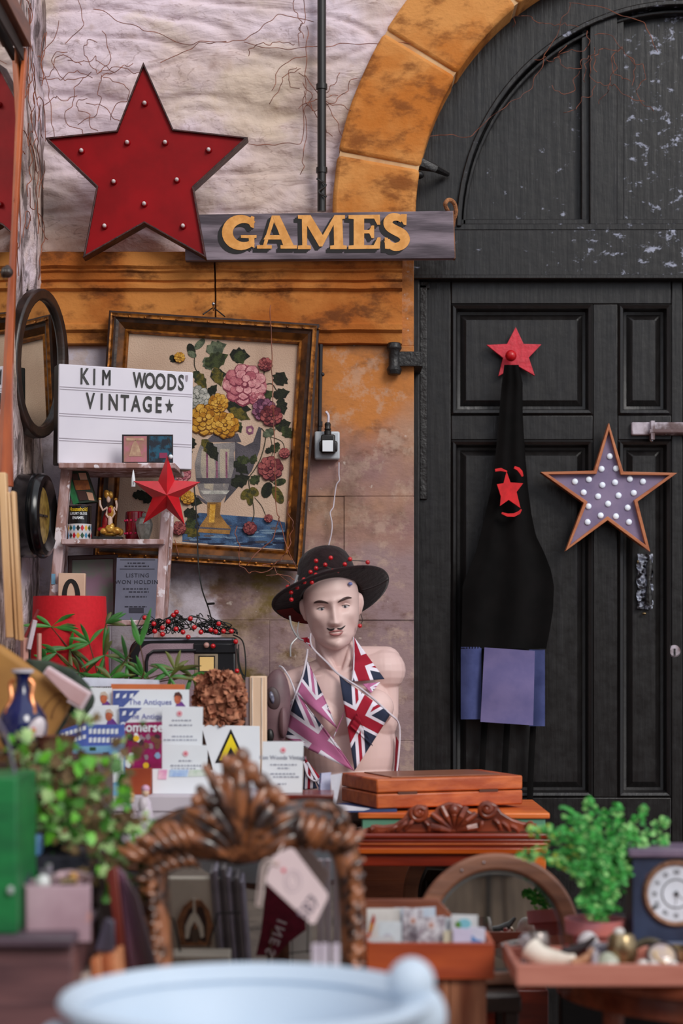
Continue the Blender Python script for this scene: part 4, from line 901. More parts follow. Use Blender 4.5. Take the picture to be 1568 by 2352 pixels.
g=G(mat('apostrophe_ink',(150,140,150),ro=.6)); g.T=LM_; g.text("'",.06,MT((U(421),-.004,.232))@UP,ext=.0005,bold=.01); part(g,'apostrophe',t)
g=G(black); g.T=LM_; g.prism([(U(382)+.0125*(1 if i%2==0 else .4)*math.sin(i*PI/5),.170+.021*(1 if i%2==0 else .4)*math.cos(i*PI/5)) for i in range(10)],-.0045,-.0035); part(g,'star',t)
# cards in front of light box
t=thing('picture_cards','pair of small black-framed picture cards, pink and teal, before the light box','picture card',P(338,1063,5.09))
z0=ZT; 
def pic(px0,px1,py0,py1,y,m,name,t,d=.003,bev=.0005): return part(G(m).pbox(px0,px1,py0,py1,y,d),name,t,bev=bev)
pic(280,397,998,1063,5.088,mat('card_black',(34,26,30),ro=.4),'card',t,.006)
part(G(mat('card_pink',(186,110,130),(160,120,100),sc=40,ro=.5)).pbox(284,337,1002,1061,5.0865,.002),'picture',t)
g=G(mat('card_cream',(200,170,140),(170,130,110),sc=60)); g.plate([(296,1048),(326,1048),(320,1030),(316,1018),(311,1010),(305,1018),(301,1030)],5.0855,.001); g.plate([(290,1006),(330,1006),(330,1012),(290,1012)],5.0855,.001); part(g,'dome_picture',t)
part(G(mat('card_teal',(20,84,110),(20,30,44),sc=50,ro=.5,con=.08)).pbox(342,394,1002,1061,5.0865,.002),'picture',t); part(G(mat('card_magenta',(150,50,90),ro=.5)).pbox(366,384,1040,1052,5.0855,.001),'picture_detail',t)
# red paper star
t=thing('paper_star','glossy red faceted five-point star hanging on the ladder','star decoration',P(384,1205,5.03))
tp=[(384,1045),(401,1103),(460,1107),(411,1143),(424,1205),(382,1168),(328,1203),(350,1143),(306,1105),(363,1105)]
w=[P(a,b,5.04) for a,b in tp]; cf=P(383,1137,5.0); cb=P(383,1137,5.06); g=G(mat('star_red',(200,14,30),(186,10,24),ro=.28,coat=.3,sc=40)); g.add(w+[cf,cb],[(10,(i+1)%10,i) for i in range(10)]+[(11,i,(i+1)%10) for i in range(10)])
part(g,'star_body',t,sharp=5); part(G(white).ell(P(392,1049,5.03),.006,10,8),'bead',t); part(G(cab).tube(spl(PP([(386,1047,5.03),(392,1030,5.05),(382,1000,5.06)],5),5),.001,5),'string',t)
solo(G(white).lathe([(.0055,-.0),(.005,.02),(.002,.04),(0,.046)],P(306,1118,5.06),10).tube([P(306,1118,5.06),P(308,1104,5.05)],.002,5),'icicle_ornament','small white pointed ornament beside the left tip of the red faceted star','ornament')
# ---------- shelf items ----------
Y=5.16
t=thing('green_box','green-edged patterned box lying tilted on top of the paint tin','box',P(183,1160,Y))
part(G(mat('green_edge',(14,110,56),(10,90,44),sc=60,ro=.6)).plate([(145,1083),(157,1078),(181,1155),(168,1160)],Y-.012,.05),'spine',t,bev=.001)
part(G(mat('green_dark',(30,52,34),(20,36,26),ro=.6)).plate([(157,1079),(198,1082),(221,1152),(181,1157)],Y-.008,.045),'body',t,bev=.001)
for q,m in (([(164,1088),(177,1088),(180,1102),(167,1102)],mat('patch_brown',(70,34,22),ro=.6)),([(180,1086),(197,1086),(201,1102),(184,1102)],mat('patch_peach',(206,158,130),ro=.6)),([(168,1103),(202,1103),(208,1124),(174,1126)],mat('patch_orange',(160,92,34),(120,60,24),sc=60,ro=.6)),([(176,1128),(196,1127),(202,1148),(183,1150)],mat('patch_dark',(64,28,22),ro=.6)),([(198,1130),(212,1132),(217,1150),(204,1149)],mat('patch_peach',(206,158,130),ro=.6))): part(G(m).plate(q,Y-.0095,.002),'cover_patch',t)
Y=5.17; c=P(183,1236,Y); c.z=ZS; t=thing('paint_tin','small round enamel paint tin with black label and harlequin diamonds','tin',c)
k=5.17/F; r=27*k; zb,zt=c.z,P(0,1160,Y).z; h=zt-zb
part(G(mat('tin_white',(222,220,224),ro=.3)).lathe([(r,0),(r,h*.46)],c,40),'lower_band',t); part(G(mat('tin_black',(20,18,20),ro=.25)).lathe([(r,h*.46),(r,h-.004),(r-.002,h-.002),(r-.004,h-.004),(0,h-.004)],c,40),'upper_band',t)
part(G(silver).lathe([(r,h-.003),(r+.001,h-.001),(r-.001,h),(r-.004,h-.002)],c,40),'lid_rim',t)
dc=[(200,20,50),(240,190,80),(30,80,50),(80,150,190),(30,30,30)]
for row in (0,1):
    for i in range(9):
        a=rad(-170+i*20+ (0)); 
        m=mat('diamond_%d'%((i+row*2)%5),dc[(i+row*2)%5],ro=.3); g=G(m); z=c.z+h*(.34 if row==0 else .13); vs=[]
        for da,dz in ((0,.009),(.16,0),(0,-.009),(-.16,0)): vs.append(Vector((c.x+(r+.0005)*math.cos(a+da),c.y+(r+.0005)*math.sin(a+da),z+dz)))
        g.add(vs,[(0,1,2,3),(3,2,1,0)]); part(g,'diamond',t)
def curved(txt,size,z,m,name,sx=.8,par=None,rr=None,cc=None,ph=0):
    vs,fs=textgeo(txt,.0,.02,1.0,'CENTER'); g=G(m); R_=(rr or r)+.0006; C_=cc or c
    vs=[Vector((C_.x+R_*math.sin(v[0]*size*sx/R_+ph),C_.y-R_*math.cos(v[0]*size*sx/R_+ph),z+v[1]*size)) for v in vs]
    g.add(vs,fs); return part(g,name,par)
curved('Household',.016,c.z+h*.86,mat('label_yellow',(230,190,20),ro=.5),'lettering',.75,t); curved('LUXURY GLOSS',.009,c.z+h*.74,white,'lettering',.8,t); curved('ENAMEL',.011,c.z+h*.62,white,'lettering',.8,t); curved('FINISH',.008,c.z+h*.52,mat('label_olive',(150,130,60),ro=.5),'lettering',.8,t) if 0 else None
# deity figurine
Y=5.18; c=P(255,1238,Y); c.z=ZS; t=thing('goddess_figurine','gilded red and gold four-armed goddess figurine on a black plinth','figurine',c)
gl=mat('gilt',(226,180,84),(176,116,40),sc=90,ro=.3,me=.3); fs_=mat('figurine_skin',(226,196,180),ro=.5); rd=mat('figurine_red',(170,20,28),(120,8,18),sc=60,ro=.4)
def e(px,py,rx,ry,m,g,d=0,rot=0,ryd=None): g.m(m).ell(P(px,py,Y-d),(rx*K,(ryd or min(rx,ry))*K,ry*K),14,10,My(rot))
g=G(black); g.box(P(222,0,Y).x,P(281,0,Y).x,Y-.02,Y+.03,ZS,ZS+.011); part(g,'plinth',t,bev=.001); 
g=G(gl); [e(x,y,a,b,gl,g,d) for x,y,a,b,d in ((255,1224,24,7,.005),(238,1220,9,8,.01),(268,1219,11,9,.012),(253,1214,12,10,.012),(276,1222,8,9,.0))]; part(g,'rock_base',t)
g=G(rd); e(243,1200,9,28,rd,g,.0,6); e(233,1216,10,6,rd,g,.008); part(g,'sari',t)
g=G(fs_); e(255,1177,9,17,gl,g,.008); e(253,1200,6,20,fs_,g,.012); e(256,1212,8,12,gl,g,.012); e(249,1147,5,8,fs_,g,.01); e(252,1172,5,8,rd,g,.016); g.m(fs_)
for q in ([(247,1165),(236,1172),(230,1160),(229,1148)],[(261,1165),(267,1172),(268,1160),(266,1148)],[(248,1168),(244,1182),(252,1192)],[(260,1168),(263,1180),(255,1190)]): g.tube(PP([(a,b,Y-.012) for a,b in q],Y),.0032,8)
part(g,'body',t)
g=G(gl); e(246,1136,8,12,gl,g,.005,-20); e(254,1137,6,9,gl,g,.008); e(229,1146,4,4,gl,g,.012); e(266,1147,4,4,gl,g,.012); part(g,'crown',t)
t=thing('small_black_block','tiny black block on the ladder step left of the figurine','block',P(217,1238,5.17)); part(G(black).box(P(213,0,5.15).x,P(224,0,5.15).x,5.15,5.17,ZS,ZS+.011),'block',t)
# red jewelled votive and glass heart
c=P(313,1240,5.2); c.z=ZS; t=thing('red_votive','dark red jewelled glass candle holder on the ladder step behind the star','candle holder',c)
rg=mat('ruby_glass',(150,10,40),(90,4,22),sc=30,ro=.12,coat=.5); part(G(rg).lathe([(.026,0),(.03,.01),(.031,.05),(.029,.078),(.026,.08),(.026,.03)],c,24),'glass',t)
for i in range(14): a=rad(-160+(i%7)*24); part(G(mat('jewel',(240,60,110),(220,30,90),ro=.1)).ell(c+Vector((.031*math.cos(a),.031*math.sin(a),.02+.035*(i//7))),.0035,8,6),'jewel',t)
c=P(331,1240,5.13); c.z=ZS; g=G(mat('cut_glass',(176,176,168),(110,112,104),sc=40,ro=.1,trans=.4)); 
g.lathe([(.012,0),(.016,.008),(.021,.025),(.0235,.042),(.018,.056),(.007,.062),(.006,.07),(0,.074)],c,9); solo(g,'glass_bottle','faceted clear glass scent bottle standing before the ruby candle holder','bottle',sharp=10)
# frames on lower shelf
t=thing('small_picture','dark brown framed mauve picture standing on the lower ladder shelf','picture',P(212,1424,5.22)); t.location.z=ZL
o=xz([(155,1276),(270,1273),(270,1424),(155,1424)],5.2); g=G(wood('maroon_frame',(72,34,34),(48,22,24))); g.ring(o,inset(o,.012),5.2,5.215); part(g,'frame',t,bev=.002)
part(G(mat('mauve_print',(140,108,128),(120,130,118),sc=14,ro=.7,con=.1)).prism(inset(o,.011),5.206,5.212),'print',t)
t=thing('grey_booklet','tall blue-grey printed notice card standing on the lower ladder shelf','booklet',P(312,1424,5.14)); t.location.z=ZL
part(G(mat('slate_paper',(110,112,130),(96,98,116),sc=8,ro=.8)).plate([(268,1281),(362,1283),(357,1424),(262,1424)],5.12,.006),'cover',t,bev=.001)
ink=mat('ink',(52,52,66),ro=.8)
g=G(ink); rr=random.Random(5)
for (y,a,b,h) in ((1285,276,356,2),(1306,275,355,2)): g.pbox(a,b,y,y+h,5.1195,.001)
part(g,'ruled_line',t)
for (s,px,py,sz) in (('DUBLIN',314,1296,.016),('LISTING',316,1322,.010),('WON HOLDIN',314,1337,.010)): 
    if s!='DUBLIN': part(G(ink).text(s,sz*1.5,TM(px,py,5.1195),sp=1.2),'lettering',t)
def lines(par,px0,px1,ys,y,m,seed,name='printed_line',hgt=3):
    rr=random.Random(seed)
    for yy in ys:
        x=px0+rr.uniform(0,(px1-px0)*.25); x1=px1-rr.uniform(0,(px1-px0)*.25); g=G(m)
        while x<x1: w=rr.uniform(3,9); g.pbox(x,min(x+w,x1),yy,yy+hgt,y,.0006); x+=w+2.5
        part(g,name,par)
lines(t,274,354,(1292,1299),5.1192,ink,2); lines(t,278,350,(1351,1358,1369,1392),5.1192,ink,3); o_=part(G(ink).pbox(296,330,1396,1408,5.1192,.0006).pbox(299,327,1398,1406,5.1186,.0006),'stamp_box',t)
t=thing('number_card','cream wooden tile with a black figure 0 above the red lampshade','number tile',P(163,1424,5.1)); t.location.z=ZL
part(G(mat('cream_tile',(214,180,156),(200,164,140),ro=.6)).plate([(134,1316),(196,1317),(193,1424),(132,1424)],5.09,.02),'tile',t,bev=.002)
p=[(163+15.5*math.cos(2*PI*i/28),1371+37*math.sin(2*PI*i/28)) for i in range(29)]; part(G(black).ribbon(p,[9+2*abs(math.cos(2*PI*i/28)) for i in range(29)],5.0885,.002),'numeral',t)
# ---------- red lamp ----------
c=P(160,1634,4.93); c.z=CT; t=thing('red_table_lamp','table lamp with a plain red drum shade among the bamboo leaves','lamp',c)
zt=P(0,1370,4.93).z; zb_=P(0,1548,4.93).z; r1,r2=83*4.93/F,90*4.93/F
sd=mat('red_shade',(206,16,34),(196,12,28),sc=120,ro=.8,bu=.1); part(G(sd).lathe([(r2,zb_-c.z),(r1,zt-c.z),(r1-.003,zt-c.z),(r2-.003,zb_-c.z)],c,64),'lamp_shade',t)
part(G(brass).lathe([(.06,0),(.062,.006),(.03,.014),(.01,.03),(.008,zt-c.z-.06),(.014,zt-c.z-.05),(.014,zt-c.z-.02),(0,zt-c.z-.018)],c,24),'base',t)
# ---------- radio ----------
Y=4.93; t=thing('black_radio','rounded black portable radio set with cream dial under the heap of berry lights','radio',P(420,1634,Y+.04)); t.location.z=CT
bp_=mat('radio_black',(24,24,28),(18,18,22),ro=.3)
ol=[(296,1660),(296,1530)]+ellp(332,1500,36,36,180,270,8)+[(538,1464),(541,1468),(541,1660)]; zf=lambda pts:[(P(a,b,Y).x,max(P(a,b,Y).z,CT+.0005)) for a,b in pts]
part(G(bp_).prism(zf(ol),Y,Y+.08),'case',t,bev=.006,bs=3)
gm=mat('radio_grille',(152,128,138),(132,108,118),sc=8,ro=.7,bu=.3,bsc=400); ol2=[(318,1636),(318,1530)]+ellp(350,1510,32,32,180,270,8)+[(446,1478),(446,1636)]
part(G(gm).prism(zf(ol2),Y-.002,Y+.004),'grille',t); 
part(G(bp_).tube([P(a,b,Y-.005) for a,b in [(336,1630),(336,1520),(340,1505),(352,1496),(450,1494)]],.0045,8),'inner_trim',t); part(G(mat('radio_chrome',(120,120,134),ro=.25)).tube([P(a,b,Y-.002) for a,b in [(330,1471),(430,1469),(532,1469)]],.0025,8),'top_trim',t)
part(G(bp_).pbox(444,541,1478,1500,Y-.006,.01),'control_panel',t,bev=.002); part(G(mat('dial_surround',(150,134,110),(126,108,90),sc=20,ro=.5)).pbox(446,500,1502,1560,Y-.003,.006),'dial_surround',t,bev=.001)
o=[(P(a,b,Y).x,P(a,b,Y).z) for a,b in ((456,1506),(494,1506),(494,1544),(456,1544))]; part(G(black).ring(o,inset(o,.0022),Y-.005,Y-.002),'dial_frame',t); part(G(mat('dial_cream',(238,200,130),(232,192,120),ro=.5)).prism(inset(o,.0034),Y-.0045,Y-.002),'dial',t); part(G(mat('rosy_knob',(196,150,140),ro=.3)).ell(P(474,1482,Y-.012),.0075,14,10),'knob',t)
# berries heap
t=thing('berry_light_heap','heap of red berry string lights tangled on dark cable on top of the radio','string lights',P(430,1463,4.97))
rr=random.Random(21); g=G(cab); zr=P(0,1463,4.93).z
for k in range(26):
    p=[];x=rr.uniform(325,520);a=rr.uniform(0,6.28)
    for j in range(10):
        hgt=52*math.sqrt(max(.02,1-((x-430)/118)**2)); p.append(P(x,1458-abs(math.sin(a))*hgt*rr.uniform(.5,1),4.95+rr.uniform(-.02,.05))); x=min(545,max(315,x+rr.uniform(-34,34))); a+=rr.uniform(.3,1)
    g.tube(spl(p,4),.0014,5)
g.tube(spl(PP([(445,1110,5.28),(452,1200,5.26),(455,1290,5.24),(463,1350,5.2),(478,1395,5.12),(488,1430,5.02),(500,1455,4.96)],5),6),.0019,6); g.tube(PP([(476,1387,5.13),(492,1386,5.12)],5),.003,6)
g.tube(spl(PP([(535,1458,4.95),(557,1473,4.94),(564,1520,4.93),(562,1560,4.93),(556,1550,4.93),(548,1530,4.93),(544,1490,4.93)],5),6),.0019,6); g.tube(spl(PP([(548,1480,4.93),(549,1520,4.93),(556,1545,4.93),(568,1560,4.93)],5),6),.0015,6); g.tube(spl(PP([(314,1440,4.92),(330,1411,4.93),(352,1420,4.94),(365,1440,4.95)],5),6),.0014,6)
part(g,'cable',t)
for px,py in ((405,1406),(398,1413),(386,1428),(437,1421),(373,1442),(355,1450),(373,1457),(404,1445),(432,1463),(446,1441),(461,1452),(484,1447),(495,1451),(513,1450),(502,1433),(531,1450),(541,1474),(544,1541),(489,1484),(332,1419),(353,1433),(420,1452)):
    p=P(px,py,4.915+ (0.0 if py>1440 else .02)); part(G(ber).ell(p,.0065,12,8),'berry',t)
# ---------- bamboo-leaf plant ----------
lf=mat('leaf_green',(58,128,44),(34,84,30),sc=14,ro=.5); lf2=mat('leaf_olive',(96,104,36),(60,60,24),sc=14,ro=.55); stm=mat('plant_stem',(90,60,34),(60,44,26),ro=.7)
def bleaf(g,p,d,L,W,n,m,droop=.3):
    g.m(m); d=d.normalized(); s=d.cross(Vector((0,-1,.25))).normalized(); vs=[]; k=6
    for i in range(k+1):
        t_=i/k; c=p+d*L*t_+Vector((0,0,-droop*L*t_*t_)); w=W*math.sin(PI*min(1,t_*.93+.05))**.8
        vs+=[c-s*w+Vector((0,.0015,0)),c+Vector((0,-.001,.0)),c+s*w+Vector((0,.0015,0))]
    g.add(vs,[(i*3+j,i*3+j+1,i*3+j+4,i*3+j+3) for i in range(k) for j in range(2)])
t=thing('bamboo_plant','leafy green bamboo-like pot plant in front of the red lampshade','plant',P(235,1634,4.80)); t.location.z=CT
c=Vector(t.location); part(G(mat('plant_pot',(110,70,50),ro=.8)).lathe([(.04,0),(.055,.05),(.058,.05),(.052,.04),(0,.04)],c,24),'pot',t)
rr=random.Random(8); gL_=G(lf); gS_=G(stm)
for px,py,y,sp_,n in ((118,1440,4.84,60,6),(160,1490,4.82,58,7),(205,1478,4.8,50,6),(243,1432,4.82,52,6),(240,1505,4.78,60,8),(105,1522,4.8,40,5),(320,1470,4.76,0,0),(292,1520,4.78,62,8),(330,1556,4.77,50,7),(182,1545,4.78,56,7),(255,1560,4.76,52,7),(402,1540,4.74,58,9),(390,1556,4.73,50,7),(440,1552,4.75,40,6),(130,1500,4.79,46,6)):
    c2=P(px,py,y); gS_.tube(spl([c+Vector((rr.uniform(-.02,.02),0,.05)),c.lerp(c2,.5)+Vector((0,0,.03)),c2],6),.0016,5)
    for i in range(n):
        a=rr.uniform(0,6.28); d=Vector((math.cos(a),rr.uniform(-.4,.4),math.sin(a)*.8+.15)); bleaf(gL_,c2,d,sp_*rr.uniform(.8,1.25)*K,4.6*K,0,lf if rr.random()<.7 else lf2,rr.uniform(.05,.4))
c2=P(322,1482,4.72)
gS_.tube(spl([c+Vector((0,0,.05)),P(325,1560,4.75),c2],5),.0016,5)
for (a,b,L) in ((300,1418,1),(347,1396,1),(303,1440,1),(336,1425,.8)): q=P(a,b,4.72); bleaf(gL_,c2,q-c2,(q-c2).length,6*K,0,lf,0)
part(gS_,'stem',t); part(gL_,'foliage',t,sharp=None)
# little easel
t=thing('toy_easel','small pink and red wooden easel among the leaves beside the lampshade','easel',P(75,1560,4.7)); pw=mat('pink_post',(206,150,136),ro=.6)
for a,b,w in (((56,1465),(55,PYZ(.8405,4.7)),.010),((90,1455),(88,PYZ(.8405,4.7)),.006)): part(G(pw).tube([P(*a,4.7),P(*b,4.7)],w,4),'post',t,bev=.001)
part(G(mat('red_arm',(140,40,44),ro=.6)).tube([P(88,1400,4.7),P(55,1470,4.7)],.004,6),'arm',t); part(G(mat('white_arm',(220,205,215),ro=.6)).tube([P(80,1425,4.68),P(66,1490,4.69)],.006,6),'arm',t,label='white arm')
# ---------- grey box, brochures ----------
gb=mat('grey_board',(200,192,200),(190,182,192),sc=4,ro=.7)
t=thing('grey_box','plain pale grey display box under the brochures behind the carved frame','box',(P(430,0,4.38).x,4.5,.84))
x0,x1=P(252,0,4.38).x,P(628,0,4.38).x
part(G(gb).box(x0,x1,4.38,4.72,.84,GZ-.005),'carton',t,bev=.002); part(G(gb).box(x0-.002,x1+.002,4.376,4.724,GZ-.035,GZ),'lid',t,bev=.002)
part(G(darkwood).box(P(165,0,4.36).x,x0-.004,4.36,4.6,.84,GZ),'end_block',t,bev=.002)
cx_=P(250,0,4.3)
navyb=mat('flyer_navy',(60,76,140),(80,96,160),sc=40,ro=.6); face_m=mat('portrait_skin',(200,110,70),(170,80,56),sc=60,ro=.6); hair_m=mat('portrait_hair',(214,196,180),ro=.7); pur=mat('portrait_purple',(120,60,150),ro=.7); softred=mat('soft_red',(226,60,90),ro=.6); text_g=mat('faint_ink',(160,164,180),ro=.8)
def sheet(name,label,cat,pts,y,m=white,th=.003,group=None):
    mb=max(b for a,b in pts); pts=[(a,PYZ(GZ+.0005,y)) if b>mb-7 and mb>1700 else (a,b) for a,b in pts]
    zb=min(P(a,b,y).z for a,b in pts); xs=[P(a,b,y).x for a,b in pts]
    t=thing(name,label,cat,(sum(xs)/len(xs),y,zb),group); part(G(m).plate(pts,y,th),'sheet',t,bev=.0004); return t
def portrait(t,px,py,y,hair=hair_m):
    part(G(face_m).plate([(px+8*math.cos(a*PI/6),py+12*math.sin(a*PI/6)) for a in range(12)],y,.0008),'portrait_face',t); part(G(hair).plate([(px-9,py-3),(px-6,py-14),(px+3,py-16),(px+10,py-8),(px+11,py+2),(px+6,py-6),(px-3,py-8)],y-.0006,.0008),'portrait_hair',t); part(G(pur).plate([(px-3,py+12),(px+9,py+6),(px+20,py+20),(px-6,py+20)],y+.0002,.0006),'portrait_collar',t)
c=sheet('white_ledger','long white ledger lying across the top of the brochure rack','book',[(188,1557),(360,1563),(362,1577),(205,1577)],4.62,mat('ledger_white',(222,228,246),ro=.6),.06)
sheet('orange_folder','orange folder edge just under the white ledger','folder',[(255,1571),(424,1572),(424,1800),(255,1800)],4.60,mat('folder_orange',(206,116,66),(190,100,54),ro=.7),.006)
t=sheet('portrait_flyer','white flyer with a small portrait of a fair-haired person, left of the orange folder','flyer',[(205,1579),(257,1580),(257,1800),(205,1800)],4.575); portrait(t,238,1604,4.5735)
def navy_tri(t,x,y0,y1,w,yy):
    part(G(navyb).plate([(x,y0),(x+w,y0),(x,y1)],yy,.0008),'navy_corner',t)
    for i in range(3): part(G(white).plate([(x+8+i*16,y0+8+ (i%2)*4),(x+16+i*16,y0+6),(x+14+i*16,y0+16),(x+6+i*16,y0+18)],yy-.0004,.0006),'pattern_mark',t)
t=sheet('antiques_flyer','rear white flyer with navy patterned corner reading The Antiques','flyer',[(258,1583),(434,1584),(434,1800),(258,1800)],4.56); navy_tri(t,259,1586,1648,62,4.5585)
scr=mat('script_ink',(120,126,190),ro=.8); part(G(scr).text('The Antiques',.019,TM(345,1613,4.5592)),'lettering',t); portrait(t,408,1605,4.5588,mat('portrait_brown',(90,50,44),ro=.8))
t=sheet('portrait_flyer','front white flyer with a small portrait, above the blue leaflets','flyer',[(190,1632),(214,1620),(272,1620),(272,1800),(190,1800)],4.54); portrait(t,250,1644,4.5385)
t=sheet('antiques_flyer','front white flyer with navy patterned corner, just above the magenta magazine','flyer',[(273,1624),(402,1623),(402,1800),(273,1800)],4.53); navy_tri(t,274,1626,1672,52,4.5285); part(G(scr).text('The Antiques',.018,TM(340,1646,4.5292)),'lettering',t)
t=sheet('market_card','tall white card with a tiny red rosette, tallest at the right of the rack','card',[(372,1622),(466,1624),(462,1800),(370,1800)],4.50)
def rosette(t,px,py,y): part(G(mat('rosette_pink',(244,190,200),ro=.8)).plate([(px+7*math.cos(a*PI/6),py+7*math.sin(a*PI/6)) for a in range(12)],y,.0006),'rosette',t); part(G(softred).plate([(px+4*(1 if i%2==0 else .45)*math.sin(i*PI/5),py-4*(1 if i%2==0 else .45)*math.cos(i*PI/5)) for i in range(10)],y-.0005,.0006),'star',t)
rosette(t,412,1639,4.4985); lines(t,392,440,(1653,),4.4988,text_g,4); lines(t,376,456,(1664,1690,1698,1712),4.4988,text_g,5)
t=sheet('market_card','small white card with a red rosette in front of the tallest card','card',[(372,1708),(477,1712),(474,1800),(372,1800)],4.47); rosette(t,426,1731,4.4685); lines(t,400,452,(1746,),4.4688,text_g,6); lines(t,385,465,(1757,1764),4.4688,text_g,7)
t=sheet('pastel_card','wide pastel card with pink and blue blooms at the foot of the white cards','card',[(350,1766),(490,1768),(490,1809),(350,1807)],4.44)
for q,m in (([(364,1768),(384,1768),(382,1790),(362,1790)],mat('pastel_pink',(226,150,190),(240,200,215),sc=60)),([(390,1768),(432,1768),(430,1784),(388,1784)],mat('pastel_blue',(150,180,230),(190,215,240),sc=60)),([(436,1768),(486,1768),(480,1782),(432,1784)],mat('pastel_green',(190,210,190),(215,225,215),sc=60))): part(G(m).plate(q,4.4385,.0008),'bloom_print',t)
mg=mat('magenta_cover',(156,24,96),(130,16,70),sc=40,ro=.4)
t=sheet('magazine','magenta magazine with the title Somerset in the brochure rack','magazine',[(284,1660),(372,1658),(371,1800),(284,1800)],4.46,mg)
part(G(white).text('Somerset',.031,TM(330,1671,4.459),sx=.92,bold=.02),'title',t); rr=random.Random(4)
for i in range(26):
    x,y=rr.uniform(290,366),rr.uniform(1690,1762); m=rr.choice([white,mat('mag_blue',(150,180,220)),mat('mag_dark',(60,30,40)),mat('mag_brown',(120,70,50)),mat('mag_grey',(150,130,140))]); part(G(m).plate([(x+rr.uniform(4,9)*math.cos(a),y+rr.uniform(4,10)*math.sin(a)) for a in (0,1,2,3,4,5)],4.4592-i*.00002,.0006),'cover_picture',t)
for x,y in ((313,1696),(335,1758)): part(G(mat('mag_yellow',(240,190,30))).plate([(x+7*math.cos(a*PI/6),y+7*math.sin(a*PI/6)) for a in range(12)],4.458,.0006),'yellow_badge',t)
sheet('leaflet_holder','rusty orange leaflet holder under the magenta magazine','holder',[(250,1766),(348,1765),(346,1808),(250,1812)],4.42,mat('rust_card',(160,66,24),(140,50,18),ro=.6),.02)
bl=mat('leaflet_blue',(70,92,170),(90,110,190),sc=10,ro=.5)
for i,(q,y,lab) in enumerate((([(132,1680),(202,1655),(204,1800),(134,1803)],4.40,'blue leaflet fanned out furthest left in the rack'),([(188,1664),(286,1664),(288,1803),(190,1803)],4.41,'blue leaflet with pink badge and white lettering beside the magazine'))):
    t=sheet('blue_leaflet',lab,'leaflet',q+[] ,y,bl)
    x0_,x1_=(140,198) if i==0 else (204,280)
    for k,yy in enumerate((1672,1692)):
        g=G(white); x=x0_
        while x<x1_-6: g.plate([(x,yy+3),(x+7,yy+1),(x+7,yy+13),(x,yy+14)],y-.0008,.0008) if i else g.plate([(x,yy+6-(x-140)*.3+6),(x+7,yy+4-(x-140)*.3+6),(x+7,yy+13-(x-140)*.3+6),(x,yy+15-(x-140)*.3+6)],y-.0008,.0008); x+=10
        part(g,'lettering',t)
    if i: part(G(mat('badge_pink',(220,70,130),(240,180,150),sc=60)).plate([(191+8*math.cos(a*PI/6),1688+13*math.sin(a*PI/6)) for a in range(12)],y-.001,.0008),'badge',t)
sky_=mat('photo_sky',(130,180,210),(90,140,190),sc=12,ro=.5); sand=mat('photo_cream',(216,200,170),(190,170,140),sc=40)
t=sheet('photo_leaflet','leaflet with pale blue and cream beach photographs left of the rust holder','leaflet',[(164,1715),(286,1712),(284,1808),(166,1812)],4.39,sky_)
for q,m in (([(199,1745),(226,1738),(222,1806),(202,1806)],sand),([(176,1750),(190,1748),(188,1806),(176,1806)],white),([(236,1728),(250,1727),(248,1800),(234,1800)],mat('photo_dark',(60,60,64))),([(206,1716),(220,1716),(220,1724),(206,1724)],mat('photo_green',(40,80,50))),([(252,1735),(284,1725),(284,1790),(252,1800)],white),([(258,1748),(276,1745),(276,1770),(262,1775)],mat('photo_green',(40,80,50))),([(206,1768),(218,1766),(216,1776),(207,1778)],mat('photo_dark',(60,60,64)))): part(G(m).plate(q,4.389,.0008),'photograph',t)
# white card with hazard triangle, pale post, dried flower
t=sheet('hazard_card','white card bearing a yellow hazard triangle above the carved frame','sign',[(462,1665),(596,1668),(598,1812),(500,1812)],4.62); 
part(G(black).plate([(530,1674),(566,1752),(494,1752)],4.618,.0015),'triangle_border',t); part(G(mat('hazard_yellow',(240,214,24),ro=.5)).plate([(530,1686),(557,1746),(503,1746)],4.617,.0015),'triangle',t); part(G(black).plate([(530,1716),(548,1752),(512,1752)],4.6162,.0012),'symbol',t)
t=sheet('business_sign','white shop notice with a red star rosette, propped left of the bunting','sign',[(603,1703),(697,1703),(694,1820),(600,1815)],4.47,white,.004); rosette(t,650,1723,4.4685)
part(G(text_g).text('Kim Woods Vintage',.0135,TM(649,1740,4.4688)),'lettering',t); lines(t,612,688,(1755,),4.4688,text_g,9); lines(t,632,668,(1763,),4.4688,text_g,10); lines(t,612,688,(1776,1783),4.4688,text_g,11); lines(t,635,662,(1799,),4.4688,text_g,12)
t=thing('red_wood_box','low dark red wooden box behind the carved frame under the shop notice','box',(P(690,0,4.4).x,4.46,.84)); part(G(redwood).box(P(604,0,4.42).x+.026,P(765,0,4.42).x,4.42,4.56,.84,GZ-.01),'carcass',t,bev=.003); part(G(redwood).box(P(604,0,4.42).x+.024,P(766,0,4.42).x,4.415,4.565,GZ-.01,GZ),'lid',t,bev=.002)
cw=mat('cream_wood',(226,196,168),(214,182,152),sc=5,st=(4,4,1),ro=.6); g=G(cw); t=thing('pale_board','pale cream upright board with a grooved edge left of the mannequin','board',(P(590,0,4.76).x,4.78,.84))
part(G(cw).box(P(573,0,4.75).x,P(612,0,4.75).x,4.75,4.79,.84,P(0,1553,4.75).z),'board',t,bev=.003); part(G(mat('board_grey',(150,130,132),ro=.7)).box(P(563,0,4.755).x,P(574,0,4.755).x,4.757,4.79,.84,P(0,1556,4.75).z),'side_strip',t,bev=.001)
for a in (578,600): part(G(mat('board_highlight',(240,222,204),ro=.5)).box(P(a,0,4.748).x,P(a+2.5,0,4.748).x,4.747,4.752,.845,P(0,1556,4.75).z),'bead',t,bev=.0005)
t=thing('dried_flower_head','curly copper-brown dried hydrangea head standing behind the white cards','dried flower',P(505,1812,4.66)); t.location.z=GZ
